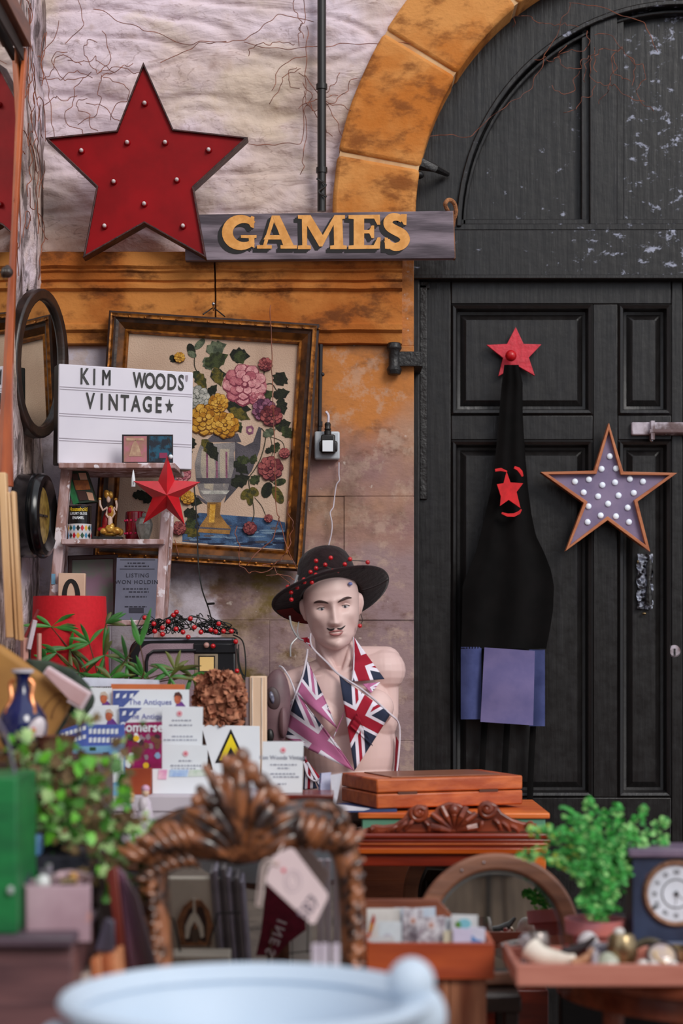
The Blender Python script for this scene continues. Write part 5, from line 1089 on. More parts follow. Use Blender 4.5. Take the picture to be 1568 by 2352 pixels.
dm1=mat('dried_petal',(196,134,102),(130,74,52),sc=60,ro=.85,con=.12); rr=random.Random(13); g=G(dm1)
for i in range(520):
    while 1:
        x,y,z=rr.uniform(-1,1),rr.uniform(-1,1),rr.uniform(-1,1)
        if .3<x*x+y*y*y*y+z**4<1.0: break
    c=P(505+x*58,1609+z*66,4.66)+Vector((0,y*.05,0)); s=rr.uniform(.006,.010)
    M=Euler((rr.uniform(0,6),rr.uniform(0,6),rr.uniform(0,6))).to_matrix().to_4x4(); T=g.T; g.T=MT(c)@M; g.grid(lambda u,v:(s*(u-.5)*2,s*(v-.5)*2,s*.9*((u-.5)**2+(v-.5)**2)*2+s*.2*math.sin(u*7+v*5)),3,3); g.T=T
h_=part(g,'petals',t,sharp=None); g=G(dm1); g.ell(P(505,1609,4.66),(.045,.035,.05),16,12); part(g,'core',t); part(G(stm).tube([P(505,1640,4.66),Vector((P(505,0,4.66).x,4.66,GZ))],.003,6),'stem',t)
# ---------- tan album and blue vase on chest ----------
t=crate('wooden_chest','dark wooden chest hidden behind trailing ivy, holding the blue vase',-.845,-.50,3.86,4.20,0,CHT,wood('chest_brown',(84,54,42),(50,34,28),ax='y',coat=0),4,'chest')
tan=mat('tan_leather',(176,128,64),(150,104,52),sc=6,ro=.7,bu=.2); gfl=mat('green_felt',(60,72,60),(44,54,48),sc=40,ro=.95)
t=thing('tan_satchel','large tan leather case slumped at the left edge behind the blue vase','case',P(60,1720,4.16)); t.location.z=CHT
part(G(tan).plate([(-90,1700),(-90,1440),(0,1484),(40,1512),(110,1560),(165,1604),(150,1640),(120,1690),(98,1728),(0,1730)],4.13,.06),'body',t,bev=.012,bs=4)
part(G(mat('tan_crease',(140,96,50),ro=.8)).tube(spl(PP([(98,1632),(110,1612),(130,1594),(150,1594)],4.129),6),.002,6),'crease',t); part(G(mat('tan_crease',(140,96,50),ro=.8)).tube(spl(PP([(118,1650),(124,1628),(140,1606)],4.129),6),.002,6),'crease',t)
t=thing('green_felt_cloth','dark green felt pad lying tilted behind the tan case','pad',P(150,1640,4.2)); part(G(gfl).plate([(55,1513),(110,1518),(165,1538),(200,1572),(216,1606),(210,1625),(190,1650),(160,1640),(110,1590)],4.165,.03),'pad',t,bev=.006)
part(G(gfl).plate([(150,1640),(165,1610),(150,1660),(105,1725),(90,1735)],4.165,.02),'lower_edge',t)
t=thing('pink_box','slim pink oblong box tilted on the green felt pad','box',P(155,1630,4.12)); part(G(mat('box_pink_edge',(232,208,214),ro=.5)).plate([(110,1530),(209,1592),(187,1632),(152,1612),(158,1604),(98,1547)],4.10,.028),'lid',t,bev=.002); part(G(mat('box_pink',(206,170,172),(190,150,150),sc=9,ro=.5)).plate([(108,1537),(200,1594),(184,1622),(158,1606),(104,1548)],4.097,.006),'inset',t)
Y=3.95; c=P(52,1730,Y); c.z=CHT; t=thing('blue_vase','cobalt blue china vase with gilt handles and flower panel beside the ivy','vase',c)
kk=Y/F; cob=mat('cobalt_glaze',(14,26,86),(8,16,60),ro=.12,coat=.6); pr=[(26,1725),(34,1722),(44,1712),(54,1690),(57,1668),(54,1645),(42,1625),(28,1608),(19,1590),(15,1572),(15,1558),(19,1548),(24,1541),(20,1540),(14,1548)]
part(G(cob).lathe([(a*kk,P(0,b,Y).z-c.z) for a,b in pr],c,40),'body',t); part(G(mat('vase_white',(220,214,224),ro=.2)).lathe([(25*kk,P(0,1545,Y).z-c.z),(26*kk,P(0,1538,Y).z-c.z),(16*kk,P(0,1536,Y).z-c.z)],c,32),'rim',t)
gt=mat('gilt_handle',(220,150,100),(190,110,60),sc=60,ro=.25,me=.4)
for s in (-1,1): part(G(gt).tube(spl([c+Vector((s*17*kk,-.01,P(0,1560,Y).z-c.z)),c+Vector((s*26*kk,-.01,P(0,1572,Y).z-c.z)),c+Vector((s*23*kk,-.015,P(0,1600,Y).z-c.z)),c+Vector((s*29*kk,-.02,P(0,1622,Y).z-c.z)),c+Vector((s*32*kk,-.03,P(0,1640,Y).z-c.z))],5),.005,8),'handle',t)
g=G(mat('panel_white',(220,210,214),(200,190,196),ro=.25)); g.ell(c+Vector((.030,-.036,P(0,1682,Y).z-c.z)),(.019,.012,.036),18,12,My(25)@Mz(30)); part(g,'flower_panel',t)
for d in ((.03,-.049,1676),(.026,-.05,1690)): part(G(mat('flower_red',(206,50,30),ro=.3)).ell(c+Vector((d[0],d[1],P(0,d[2],Y).z-c.z)),(.006,.003,.007),8,6),'painted_flower',t)
# ---------- box on green table right of mannequin ----------
t=table('green_apron_table','orange wood side table with a green painted apron under the games box',.04,.50,4.60,5.0,.913,wood('bright_orange_wood',(226,120,48),(200,92,34)),mat('green_apron',(96,150,124),(86,140,112),sc=6,ro=.6),legs=((.22,4.64),(.46,4.64),(.46,4.84),(.22,4.84)),th=.014)
c=Vector((.085,4.62,.921)); BM=MT(c)@Mz(20); t=thing('games_box','orange wooden folding games box lying on the green-edged table','box',c+Vector((.15,.15,0)))
for z0_,z1_,nm in ((0,.036,'lower_tray'),(.038,.072,'upper_tray')): g=G(orangewood); g.T=BM; g.box(0,.388,0,.25,z0_,z1_); part(g,nm,t,bev=.004)
g=G(wood('box_inlay',(150,96,70),(120,72,52))); g.T=BM; g.box(.05,.34,.03,.22,.0722,.075); part(g,'top_inlay',t,bev=.001)
for a in (.055,.27): g=G(mat('slot_dark',(90,44,24),ro=.6)); g.T=BM; g.box(a,a+.05,-.0012,.002,.034,.040); part(g,'slot',t)
bk=mat('book_blue',(40,66,120),ro=.6)
t=thing('blue_book','thin blue book under the left corner of the games box','book',(.09,4.66,.913)); g=G(bk); g.T=MT((.015,4.61,.9135))@Mz(8); g.box(0,.12,0,.2,0,.0065); part(g,'cover',t)
t=thing('white_folder','white folded card standing against the left end of the games box','card',P(765,1858,4.56)); part(G(mat('folder_white',(226,228,240),ro=.6)).plate([(758,1780),(786,1776),(772,1846),(850,1858),(835,1862),(765,1862)],4.57,.004),'sheet',t)
part(G(mat('folder_blue',(186,190,226),(210,214,238),sc=30,ro=.6)).plate([(738,1776),(760,1774),(758,1822),(735,1824)],4.60,.004),'inner_sheet',t); part(G(mat('folder_edge',(60,70,110),ro=.6)).plate([(734,1776),(738,1776),(734,1824),(730,1824)],4.60,.004),'spine',t)
# ================= carved overmantel =================
Y=4.45; t=thing('carved_overmantel','red mahogany overmantel with carved scroll and shell crest in front of the green-aproned table','overmantel',(.26,4.47,0))
def W(px,py,y=None): p=P(px,py,y or Y); return p.x,p.z
x0,x1=W(812,0)[0],W(1256,0)[0]
tilt=My(-.8)
g=G(redwood)
ct=W(0,1912)[1]
for a,b,c_,d in ((-.012,.0,.03,.012),(-.006,.012,.024,.022),(.0,.022,.018,.045)): g.box(x0+a,x1-a,Y-c_,Y+.05,ct-d,ct-b)
part(g,'cornice',t,bev=.004,bs=3)
om_=wood('amber_moulding',(196,92,24),(150,56,14),ro=.25,coat=.4); g=G(om_); g.box(x0+.0,x1,Y-.022,Y+.03,ct-.028,ct-.022).box(x0,x1,Y-.020,Y+.03,ct-.048,ct-.034); part(g,'moulding',t,bev=.0025,bs=3)
fz=ct-.048; g=G(redwood); g.box(x0+.004,x1-.004,Y-.004,Y+.03,fz-.03,fz); part(g,'frieze',t,bev=.002)
mz=fz-.03; part(G(redwood).box(x0+.004,x0+.016,Y-.006,Y+.03,.1,mz).box(x1-.05,x1-.004,Y-.006,Y+.03,.1,mz),'side_stile',t,bev=.002); part(G(wood('bright_pilaster',(214,110,30),(176,80,20))).box(x1-.032,x1-.004,Y-.012,Y+.02,fz-.06,ct-.03),'pilaster_block',t,bev=.003)
part(G(mirror).box(x0+.016,x1-.05,Y+.004,Y+.008,.52,mz),'glass',t); part(G(darkwood).box(x0+.004,x1-.004,Y+.01,Y+.03,.1,mz),'back_board',t); part(G(redwood).box(x0,x1,Y-.03,Y+.05,0,.52),'base_panel',t,bev=.003)
cv_=wood('carved_mahogany',(150,66,36),(92,34,18),ro=.35,coat=.3,bu=.5)
base=[(x0-.004,ct),]
def W2(pts): return [W(a,b) for a,b in pts]
g=G(cv_); g.prism(W2([(830,1913),(832,1905),(852,1900),(862,1894),(880,1896),(905,1893),(925,1880),(940,1858),(958,1848),(980,1850),(985,1866),(978,1880),(992,1874),(1005,1852),(1030,1842),(1055,1846),(1078,1862),(1094,1872),(1100,1860),(1102,1846),(1120,1838),(1140,1848),(1152,1866),(1175,1880),(1198,1888),(1215,1890),(1235,1896),(1238,1910)]),Y-.008,Y+.012); part(g,'crest_board',t,bev=.004,bs=3)
def spiral(cx,cy,r,dir_,turns=1.6,n=34,a0=200): 
    return [(cx+dir_*r*(1-.82*i/n)*math.cos(rad(a0)-2*PI*turns*i/n),cy+r*(1-.82*i/n)*math.sin(rad(a0)-2*PI*turns*i/n)) for i in range(n+1)]
for cx,cy,r,s in ((963,1866,20,1),(1117,1858,20,-1),(857,1903,9,1),(1218,1895,10,-1)):
    p=spiral(cx,cy,r,s); part(G(cv_).tube([P(a,b,Y-.012-.008*i/34) for i,(a,b) in enumerate(p)],[.0055*(r/20+.25)]*35,8),'scroll',t)
    part(G(cv_).ell(P(cx,cy,Y-.018),.005*(r/20+.3),10,8),'scroll_eye',t)
for i in range(9):
    a=rad(195-i*26.25+ (0)); a=rad(190-i*25); cx,cy=1042,1908; L=60 if 2<=i<=6 else 48
    part(G(cv_).tube([P(cx+8*math.cos(a),cy-6*math.sin(a),Y-.008),P(cx+L*.6*math.cos(a)*1.1,cy-L*.6*abs(math.sin(a)),Y-.018),P(cx+L*1.1*math.cos(a),cy-L*abs(math.sin(a))*1.0,Y-.01)],[.003,.007,.0075],8),'shell_lobe',t)
part(G(cv_).ell(P(1042,1862,Y-.016),(.012,.010,.014),12,8),'shell_boss',t)
for i,(a,b,c_,d) in enumerate(((930,1905,948,1884),(912,1908,934,1888),(985,1908,975,1886),(1150,1905,1134,1882),(1170,1908,1150,1888),(1098,1908,1106,1886),(890,1910,912,1898),(1190,1910,1170,1896))): part(G(cv_).tube(spl(PP([(a,b,Y-.01),((a+c_)/2+3,(b+d)/2-2,Y-.016),(c_,d,Y-.012)],Y),4),[.005]*8+[.003],8),'acanthus_leaf',t)
# ================= tabletop with tray at right =================
t=thing('round_table','round-edged polished wooden table carrying the tray and the slate clock','table',(.80,3.90,0)); tw=wood('table_mahogany',(150,76,48),(104,44,26),ro=.2,coat=.6)
part(G(tw).lathe([(0,.657),(.40,.657),(.415,.664),(.42,.676),(.415,.687),(.405,.692),(0,.692)],(.80,3.90,0),96),'table_top',t); part(G(tw).lathe([(.36,.657),(.36,.61),(.34,.61),(.34,.657)],(.80,3.90,0),64),'apron',t)
for a in (210,240,330,90): 
    c=Vector((.80+.31*math.cos(rad(a)),3.90+.31*math.sin(rad(a)),0)); part(G(tw).tube([c,c+Vector((0,0,.66))],[.014,.022],4 if a==240 else 10),'leg',t)
t=thing('low_bench','dark low bench under the arched mirror, mostly in shadow','bench',(.33,4.12,0)); 
part(G(darkwood).box(.10,.375,3.99,4.28,.550,.585),'seat',t,bev=.004)
for a in (.13,.34): part(G(darkwood).box(a,a+.03,4.0,4.03,0,.55),'leg',t,bev=.003); part(G(darkwood).box(a,a+.03,4.23,4.26,0,.55),'leg',t,bev=.003)
t=thing('shadow_cabinet','very dark cabinet below the bench at the bottom right','cabinet',(.55,4.40,0)); part(G(mat('cabinet_black',(26,22,26),(18,16,18),ro=.6)).box(.50,1.0,4.36,4.42,0,.70),'front_panel',t,bev=.004)
# tray
tr=wood('tray_pink_wood',(196,128,110),(170,100,84),sc=7,ro=.45,coat=.2); t=thing('wooden_tray','long pinkish wooden tray of curios at the front of the round table','tray',(.66,3.64,.693))
a0=P(1185,0,3.50).x; part(G(tr).box(a0,1.0,3.50,3.512,.6925,.733),'front_side',t,bev=.003); part(G(tr).box(a0,1.0,3.79,3.80,.6925,.72),'back_side',t,bev=.003); part(G(tr).box(a0,a0+.01,3.512,3.79,.6925,.728),'end_side',t,bev=.003); part(G(tr).box(a0+.01,1.0,3.512,3.79,.6925,.699),'floor_board',t)
TZ=.6995
def Q(px,py,y): return P(px,py,y)
# horn
def on(px,y,z): return Vector(((px-784)*y/F,y,z))
hz=lambda py,y: P(0,py,y).z
hm=mat('horn_bone',(222,212,198),(200,186,168),sc=8,ro=.25,coat=.3,spot=((90,80,76),.66,30)); g=G(hm)
t=thing('cow_horn','curved white cow horn with dark tip lying in the tray','horn',(on(1290,3.65,TZ)))
pts=[(1218,2178,3.68),(1236,2192,3.67),(1262,2200,3.665),(1292,2203,3.66),(1320,2199,3.66)]; g.tube(spl(PP(pts,3.6),6),[.0235*(1-.45*i/24) for i in range(25)],16); part(g,'horn_body',t)
g=G(mat('horn_black',(46,32,32),(30,22,24),ro=.3)); g.tube(spl(PP([(1292,2190,3.665),(1320,2183,3.66),(1345,2170,3.655),(1366,2152,3.65)],3.6),6),[.012,.013,.013,.013,.0125,.012,.012,.0115,.011,.0105,.010,.009,.008,.007,.006,.0055,.005,.0045,.004],12); part(g,'horn_tip',t)
g=G(mat('horn_tan',(190,140,104),(150,104,74),ro=.4)); g.tube(spl(PP([(1312,2214,3.63),(1335,2207,3.63),(1352,2195,3.63),(1362,2180,3.635)],3.6),6),[.004]+[.0085]*10+[.007]*7+[.004],10); solo(g,'bone_sliver','small tan curved piece of horn beside the dark horn tip','horn piece')
def bowl(name,label,px,py0,py1,r,y,m,lid=False):
    c=on(px,y,TZ); zt=hz(py0,y); h=zt-TZ; t=thing(name,label,'bowl' if not lid else 'pot',c)
    part(G(m).lathe([(r*.5,0),(r*.85,h*.15),(r,h*.45),(r*.93,h*.8),(r*.8,h),(r*.76,h),(r*.88,h*.8),(r*.94,h*.45),(r*.7,h*.18),(0,h*.12)],c,40),'body',t); return t,c,h
bt,c,h=bowl('brass_bowl','rounded brass pot with pale knob lid right of the horn',1428,2148,0,.030,3.66,brass,True)
part(G(mat('pearl',(220,216,210),ro=.2)).ell(c+Vector((-.006,0,h+.006)),(.011,.011,.009),16,10),'knob',bt); part(G(brass).lathe([(.023,h-.002),(.018,h+.003),(0,h+.004)],c,24),'lid',bt)
bt,c,h=bowl('pewter_cup','small pewter cup at the left end of the tray behind the horn',1234,2140,0,.024,3.74,mat('pewter',(176,166,160),(140,130,124),ro=.3,me=.8))
c=on(1206,3.70,TZ); t=thing('glass_stopper','tiny clear faceted glass stopper standing at the tray corner','stopper',c); part(G(mat('clear_glass',(210,205,210),ro=.05,trans=.7)).lathe([(.010,0),(.006,.015),(.004,.03),(.010,.04),(.012,.05),(.006,.06),(0,.062)],c,8),'body',t,sharp=10)
c=on(1395,3.63,TZ); t=thing('glass_paperweight','low greenish glass paperweight between the horn and brass pot','paperweight',c); part(G(mat('green_glass',(150,156,130),(190,190,180),ro=.1,coat=.5)).lathe([(.018,0),(.024,.01),(.02,.024),(.008,.034),(0,.036)],c,24),'body',t)
c=on(1378,3.70,TZ); t=thing('blue_white_cup','little patterned grey and white china cup behind the paperweight','cup',c); part(G(mat('china_pattern',(200,196,200),(110,110,130),sc=120,ro=.3,con=.05)).lathe([(.010,0),(.018,.01),(.022,.028),(.020,.04),(.018,.04),(.018,.02),(0,.008)],c,24),'body',t)
c=on(1350,3.76,TZ); t=thing('shell','white scallop shell propped behind the horn tip','shell',c); part(G(mat('shell_white',(210,206,206),(180,172,176),sc=40,ro=.4)).ell(c+Vector((0,0,.028)),(.022,.012,.028),18,12),'shell',t)
c=on(1290,3.745,TZ)
t=thing('red_beads','loose heap of small dark red beads in the tray behind the horn','beads',c); rr=random.Random(2)
for i in range(26): part(G(mat('coral_red',(170,36,30),(120,20,20),ro=.4)).ell(on(1268+rr.uniform(0,78),3.74+rr.uniform(-.02,.02),TZ+.006+rr.uniform(0,.03)*(rr.random())),.0058,8,6),'bead',t)
part(G(mat('red_coil',(150,40,34),ro=.5)).lathe([(.02,0),(.026,.006),(.02,.012)],on(1305,3.735,TZ),18),'bead_coil',t)
c=on(1366,3.615,TZ); t=thing('crystal_drop','small clear crystal drop near the tray front edge','crystal',c); part(G(mat('crystal',(226,226,236),ro=.05,trans=.5)).ell(c+Vector((0,0,.022)),(.006,.006,.022),8,6),'drop',t,sharp=5)
g=G(brass); c=on(1452,3.72,TZ); t=thing('brass_scoop','dull brass curved handle lying between the brass pot and the clock','handle',c); part(G(mat('dull_brass',(110,100,80),(70,62,48),ro=.35,me=.6)).tube(spl([c+Vector((0,0,.03)),c+Vector((.03,0,.042)),c+Vector((.06,0,.032)),c+Vector((.09,.01,.01))],6),.008,10),'rod',t)
c=on(1520,3.64,TZ); t=thing('magnifier','round dark-rimmed pocket watch or lens lying tilted at the right end of the tray','lens',c)
M=MT(c+Vector((.0,0,.026)))@Mx(58); part(G(mat('lens_rim',(40,38,50),ro=.3)).lathe([(.028,-.004),(.031,0),(.028,.005),(.026,.003),(.026,-.003)],n=36,M=M),'rim',t); part(G(mat('lens_glass',(176,160,164),(200,176,140),sc=30,ro=.08,coat=.6)).lathe([(.026,0),(.015,.005),(0,.006)],n=32,M=M),'glass',t)
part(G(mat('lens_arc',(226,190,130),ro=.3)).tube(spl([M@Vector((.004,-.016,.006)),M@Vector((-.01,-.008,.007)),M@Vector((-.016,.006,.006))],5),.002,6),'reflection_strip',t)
c=on(1545,3.72,TZ); t=thing('brass_dish','shallow brass dish behind the dark-rimmed lens','dish',c); part(G(brass).lathe([(.02,0),(.04,.012),(.044,.03),(.041,.03),(.036,.015),(0,.006)],c,36),'dish',t)
for i,(px,y) in enumerate(((1545,3.605),(1476,3.615),(1500,3.60))):
    c=on(px,y,TZ); part(G(mat('pearl',(220,216,210),ro=.2)).ell(c+Vector((0,0,.012)),.012,12,8),'stone',thing('white_pebble',['white pebble at the far right front corner of the tray','pale pebble just left of the dark-rimmed lens','middle white pebble in front of the dark-rimmed lens'][i],'pebble',c))
# ================= fern =================
c=Vector((on(1366,3.90,.6922))); t=thing('potted_fern','maidenhair fern with bright green fronds in a pink terracotta pot','fern',c)
ter=mat('pink_terracotta',(186,120,130),(200,110,96),sc=9,ro=.8,bu=.15); zt=hz(2110,3.90)-c.z
part(G(ter).lathe([(.036,0),(.047,zt-.03),(.060,zt-.028),(.062,zt),(.057,zt),(.052,zt-.02),(0,zt-.02)],c,48),'pot',t); part(G(mat('soil',(34,30,36),ro=.95)).lathe([(.053,zt-.014),(0,zt-.01)],c,24),'soil',t)
fm=[mat('fern_green',(64,168,66),(36,124,44),sc=30,ro=.6),mat('fern_light',(150,210,124),(110,176,88),sc=30,ro=.6),mat('fern_yellow',(170,196,84),(130,150,50),sc=30,ro=.6)]
rr=random.Random(31); gF=G(fm[0]); gT=G(mat('fern_stem',(30,26,20),(20,18,16),ro=.5)); cr_=c+Vector((.012,0,zt-.005))
def leaflet(g,p,s,m):
    g.m(m); n=Vector((rr.uniform(-.6,.6),-1,rr.uniform(-.5,.7))).normalized(); u=n.cross(Vector((0,0,1))).normalized(); v=n.cross(u)
    g.add([p+u*s*math.cos(a*PI/3+rr.random()*.3)+v*s*.8*math.sin(a*PI/3) for a in range(6)],[tuple(range(6))])
tips=[(1352,1838,3.9),(1300,1855,3.92),(1320,1870,3.85),(1388,1868,3.95),(1425,1880,3.9),(1480,1860,3.88),(1530,1885,3.86),(1530,1930,3.9),(1480,1925,3.86),(1430,1960,3.8),(1195,1960,3.84),(1220,1905,3.9),(1250,1900,3.85),(1262,1975,3.82),(1290,1905,3.8),(1330,1930,3.78),(1370,1910,3.78),(1400,1930,3.8),(1340,2000,3.8),(1310,1990,3.78),(1440,2000,3.82),(1395,2010,3.78),(1330,2070,3.8),(1360,2090,3.8),(1385,1975,3.78),(1360,1960,3.86),(1420,1850,3.96),(1290,1960,3.84),(1450,1905,3.84),(1345,1880,3.8)]
for i,(a,b,y) in enumerate(tips):
    tip=P(a,b,y); mid=cr_.lerp(tip,.5)+Vector(((tip.x-cr_.x)*-.18,rr.uniform(-.02,.02),abs(tip.x-cr_.x)*.30)); p=spl([cr_,mid,tip],14)
    gT.tube(p,.0009,4); L=len(p); far=abs(a-1366)>95
    for k in range(int(L*.35),L):
        q=p[k]; f=(k-L*.35)/(L*.65); spread=.030*(1-f)**.7+.006
        for s_ in range(4):
            off=Vector((rr.gauss(0,1),rr.gauss(0,.8),rr.gauss(0,1))); off=off.normalized()*spread*rr.uniform(.2,1)
            m=fm[0] if rr.random()<(.45 if far else .8) else (fm[1] if rr.random()<.7 or a>1300 else fm[2]); leaflet(gF,q+off,rr.uniform(.0042,.0066),m)
part(gT,'stem',t); part(gF,'fronds',t,sharp=None)
# ================= slate clock =================
Y=3.84; z0=.6925; c=Vector((P(1560,0,Y).x,Y+.05,z0)); t=thing('mantel_clock','square blue-black slate mantel clock with white Roman dial and gilt bezel','clock',c)
sl=mat('blue_slate',(52,64,92),(34,42,64),sc=9,ro=.4,bu=.15,spot=((96,66,76),.64,12)); x0=P(1452,0,Y).x; x1=P(1660,0,Y).x; zt=P(0,1968,Y).z
part(G(sl).box(x0,x1,Y,Y+.1,z0+.03,zt),'case',t,bev=.002); part(G(mat('slate_top',(120,104,124),(90,78,100),sc=12,ro=.4)).box(x0-.010,x1+.01,Y-.012,Y+.11,zt,zt+.017),'top_slab',t,bev=.003)
part(G(mat('slate_light',(120,130,160),ro=.3)).box(x0-.002,x1+.002,Y-.008,Y+.1,z0+.022,z0+.030),'light_moulding',t,bev=.001); part(G(mat('slate_dark',(24,28,44),ro=.3)).box(x0-.006,x1+.006,Y-.014,Y+.1,z0,z0+.022),'plinth',t,bev=.003)
C_=P(1552,2052,Y); k=Y/F; M=MT(C_)@Mx(90)
part(G(mat('bezel_gold',(176,132,104),(120,84,66),sc=200,ro=.35,me=.4,bu=.6)).lathe([(64*k,.002),(66*k,.008),(72*k,.011),(77*k,.006),(78*k,-.001)],n=72,M=M,cap=False),'bezel',t); part(G(mat('dial_white',(226,232,242),ro=.25)).lathe([(65*k,.003),(0,.0035)],n=60,M=M),'dial',t)
part(G(black).lathe([(31.5*k,.0038),(31.5*k,.0046),(34*k,.0046),(34*k,.0038)],n=60,M=M,cap=False),'minute_ring',t)
nums=['XII','I','II','III','IIII','V','VI','VII','VIII','IX','X','XI']
for i,s in enumerate(nums): part(G(black).text(s,.0135,M@Mz(0)@MT((0,0,.0042))@Mz(-30*i)@MT((0,49*k,0)),sx=.8,bold=.0,ext=.0003),'numeral',t)
def hand(g,a,L,w): d=Vector((math.sin(rad(a)),math.cos(rad(a)),0)); n=Vector((d.y,-d.x,0)); g.add([M@(d*-.006+n*w+Vector((0,0,.0065))),M@(d*L+Vector((0,0,.0065))),M@(d*-.006-n*w+Vector((0,0,.0065)))],[(0,1,2),(2,1,0)])
for a,L in ((130,.03),(185,.032)): g=G(black); hand(g,a,L,.0012); part(g,'hand',t)
part(G(black).ell(C_+Vector((0,-.0075,0)),(.0045,.003,.0045),12,8),'hub',t); part(G(black).ell(P(1503,2084,Y-.004),(.0042,.002,.0042),12,8),'winding_hole',t)
# ================= arched mirror =================
t=thing('arched_mirror','arch-topped table mirror in a rounded brown wooden frame, right of the card box','mirror',(.325,4.15,.585)); Y=4.12; k=Y/F
cc=P(1140,2152,Y); ro_,ri=192*k,152*k; 
def archp(r,zb,n=40): return [(-r,zb)]+[(-r*math.cos(PI*i/n),r*math.sin(PI*i/n)) for i in range(n+1)]+[(r,zb)]
zb=.586-cc.z; MM=MT(cc)@Mz(4)@Mx(-6); fw=wood('arch_wood',(150,98,72),(104,64,46),ax='x',ro=.5)
g=G(fw); g.T=MM; g.ring(archp(ro_,zb),archp(ri,zb+.03),-.018,.012); part(g,'frame',t,bev=.007,bs=3)
g=G(mat('bevel_glass',(190,200,205),ro=.08,me=.9)); g.T=MM; g.ring(archp(ri+.001,zb+.029),archp(ri-.008,zb+.037),-.006,-.002); part(g,'bevelled_edge',t)
g=G(mirror); g.T=MM; g.prism(archp(ri-.007,zb+.036),-.005,.004); part(g,'glass',t)
for a in (100,118): q=MM@Vector((ro_*.9*math.cos(rad(a)),-.02,ro_*.9*math.sin(rad(a)))); part(G(silver).ell(q,.003,8,6),'pin',t)
# ================= card box =================
Y=3.78; c=Vector((P(985,0,Y).x,Y+.08,P(0,2250,Y).z)); t=thing('card_box','orange stained wooden box packed with old postcards and greeting cards','box',c)
xa,xb=P(842,0,Y).x,P(1135,0,Y).x; ow=wood('rust_wood',(190,84,34),(150,54,18),sc=7,ro=.5); z0,z1=c.z,P(0,2166,Y).z
part(G(ow).box(xa,xb,Y,Y+.012,z0,z1),'front_side',t,bev=.002); part(G(ow).box(xa,xa+.01,Y+.012,Y+.16,z0,z1),'end_side',t,bev=.002); part(G(ow).box(xb-.01,xb,Y+.012,Y+.16,z0,z1),'end_side',t,bev=.002); part(G(ow).box(xa+.01,xb-.01,Y+.012,Y+.16,z0,z0+.01),'floor_board',t)
part(G(ow).box(xa+.01,xb-.01,Y+.15,Y+.16,z0,z1),'back_side',t)
yl_=3.955; t2=thing('sloping_board','brown wooden board with a sloping end rising behind the postcards','board',(P(940,0,yl_).x,yl_,z0)); bw_=wood('board_brown',(150,84,54),(110,56,36),ro=.5)
pl=[(838,2066),(1006,2066),(1052,2118),(1062,2160),(838,2160)]; part(G(bw_).plate(pl,yl_,.014),'board',t2,bev=.002); part(G(bw_).box(xa,xb-.02,yl_,yl_+.014,z0,P(0,2159,yl_).z),'foot',t2)
# pedestal of planks
t=thing('plank_pedestal','planked wooden pedestal carrying the postcard box','pedestal',((xa+xb)/2,3.87,0)); pk_=wood('pedestal_wood',(186,122,88),(120,60,36),ax='z',coat=0,bu=.4,sc=8)
xs=[xa+.002,P(905,0,Y).x,P(970,0,3.8).x,P(1032,0,3.8).x,P(1118,0,3.8).x]
for a,b in zip(xs[:-1],xs[1:]): part(G(pk_).box(a+.001,b-.001,3.80,3.815,0,z0-.001),'plank',t,bev=.002)
part(G(pk_).box(xs[0],xs[-1],3.816,3.975,0,z0-.001),'body',t)
rr=random.Random(17); cds=[((842,2084,920,2166),3.90,'cream card with a tiny painted parrot at the left end of the box','p'),((868,2115,922,2168),3.82,'plain white card in front of the parrot card','w'),((905,2088,945,2166),3.92,'pale blue postcard second from the left at the back','b'),((925,2086,972,2168),3.89,'grey floral card with a small centre blossom','f'),((950,2084,1000,2168),3.91,'bluish sepia card at the middle back of the box','b'),((958,2104,1022,2168),3.85,'mauve floral greeting card, largest in the middle','f'),((1005,2105,1062,2166),3.90,'white card beside the turquoise picture','w'),((1036,2100,1097,2166),3.88,'white card with green and turquoise seascape','s'),((1018,2138,1040,2168),3.83,'small cream card tilted before the seascape','c'),((1040,2132,1082,2166),3.82,'small lilac card near the right end of the box','l'),((1078,2128,1114,2166),3.84,'white card with blue mountain corner at the right end','m'),((845,2152,905,2170),3.80,'stack of pale envelopes at the front left of the box','e')]
pm={'p':mat('card_ivory',(222,220,216),ro=.6),'w':mat('card_white',(220,228,234),ro=.6),'b':mat('card_blue',(170,186,206),(200,210,220),sc=30,ro=.6),'f':mat('card_floral',(210,208,214),(150,140,150),sc=60,ro=.6,con=.1),'s':mat('card_plain',(216,218,220),ro=.6),'c':mat('card_cream2',(214,206,180),ro=.6),'l':mat('card_lilac',(214,206,232),ro=.6),'m':mat('card_pale',(214,212,230),ro=.6),'e':mat('envelope',(206,208,210),(186,188,192),ro=.7)}
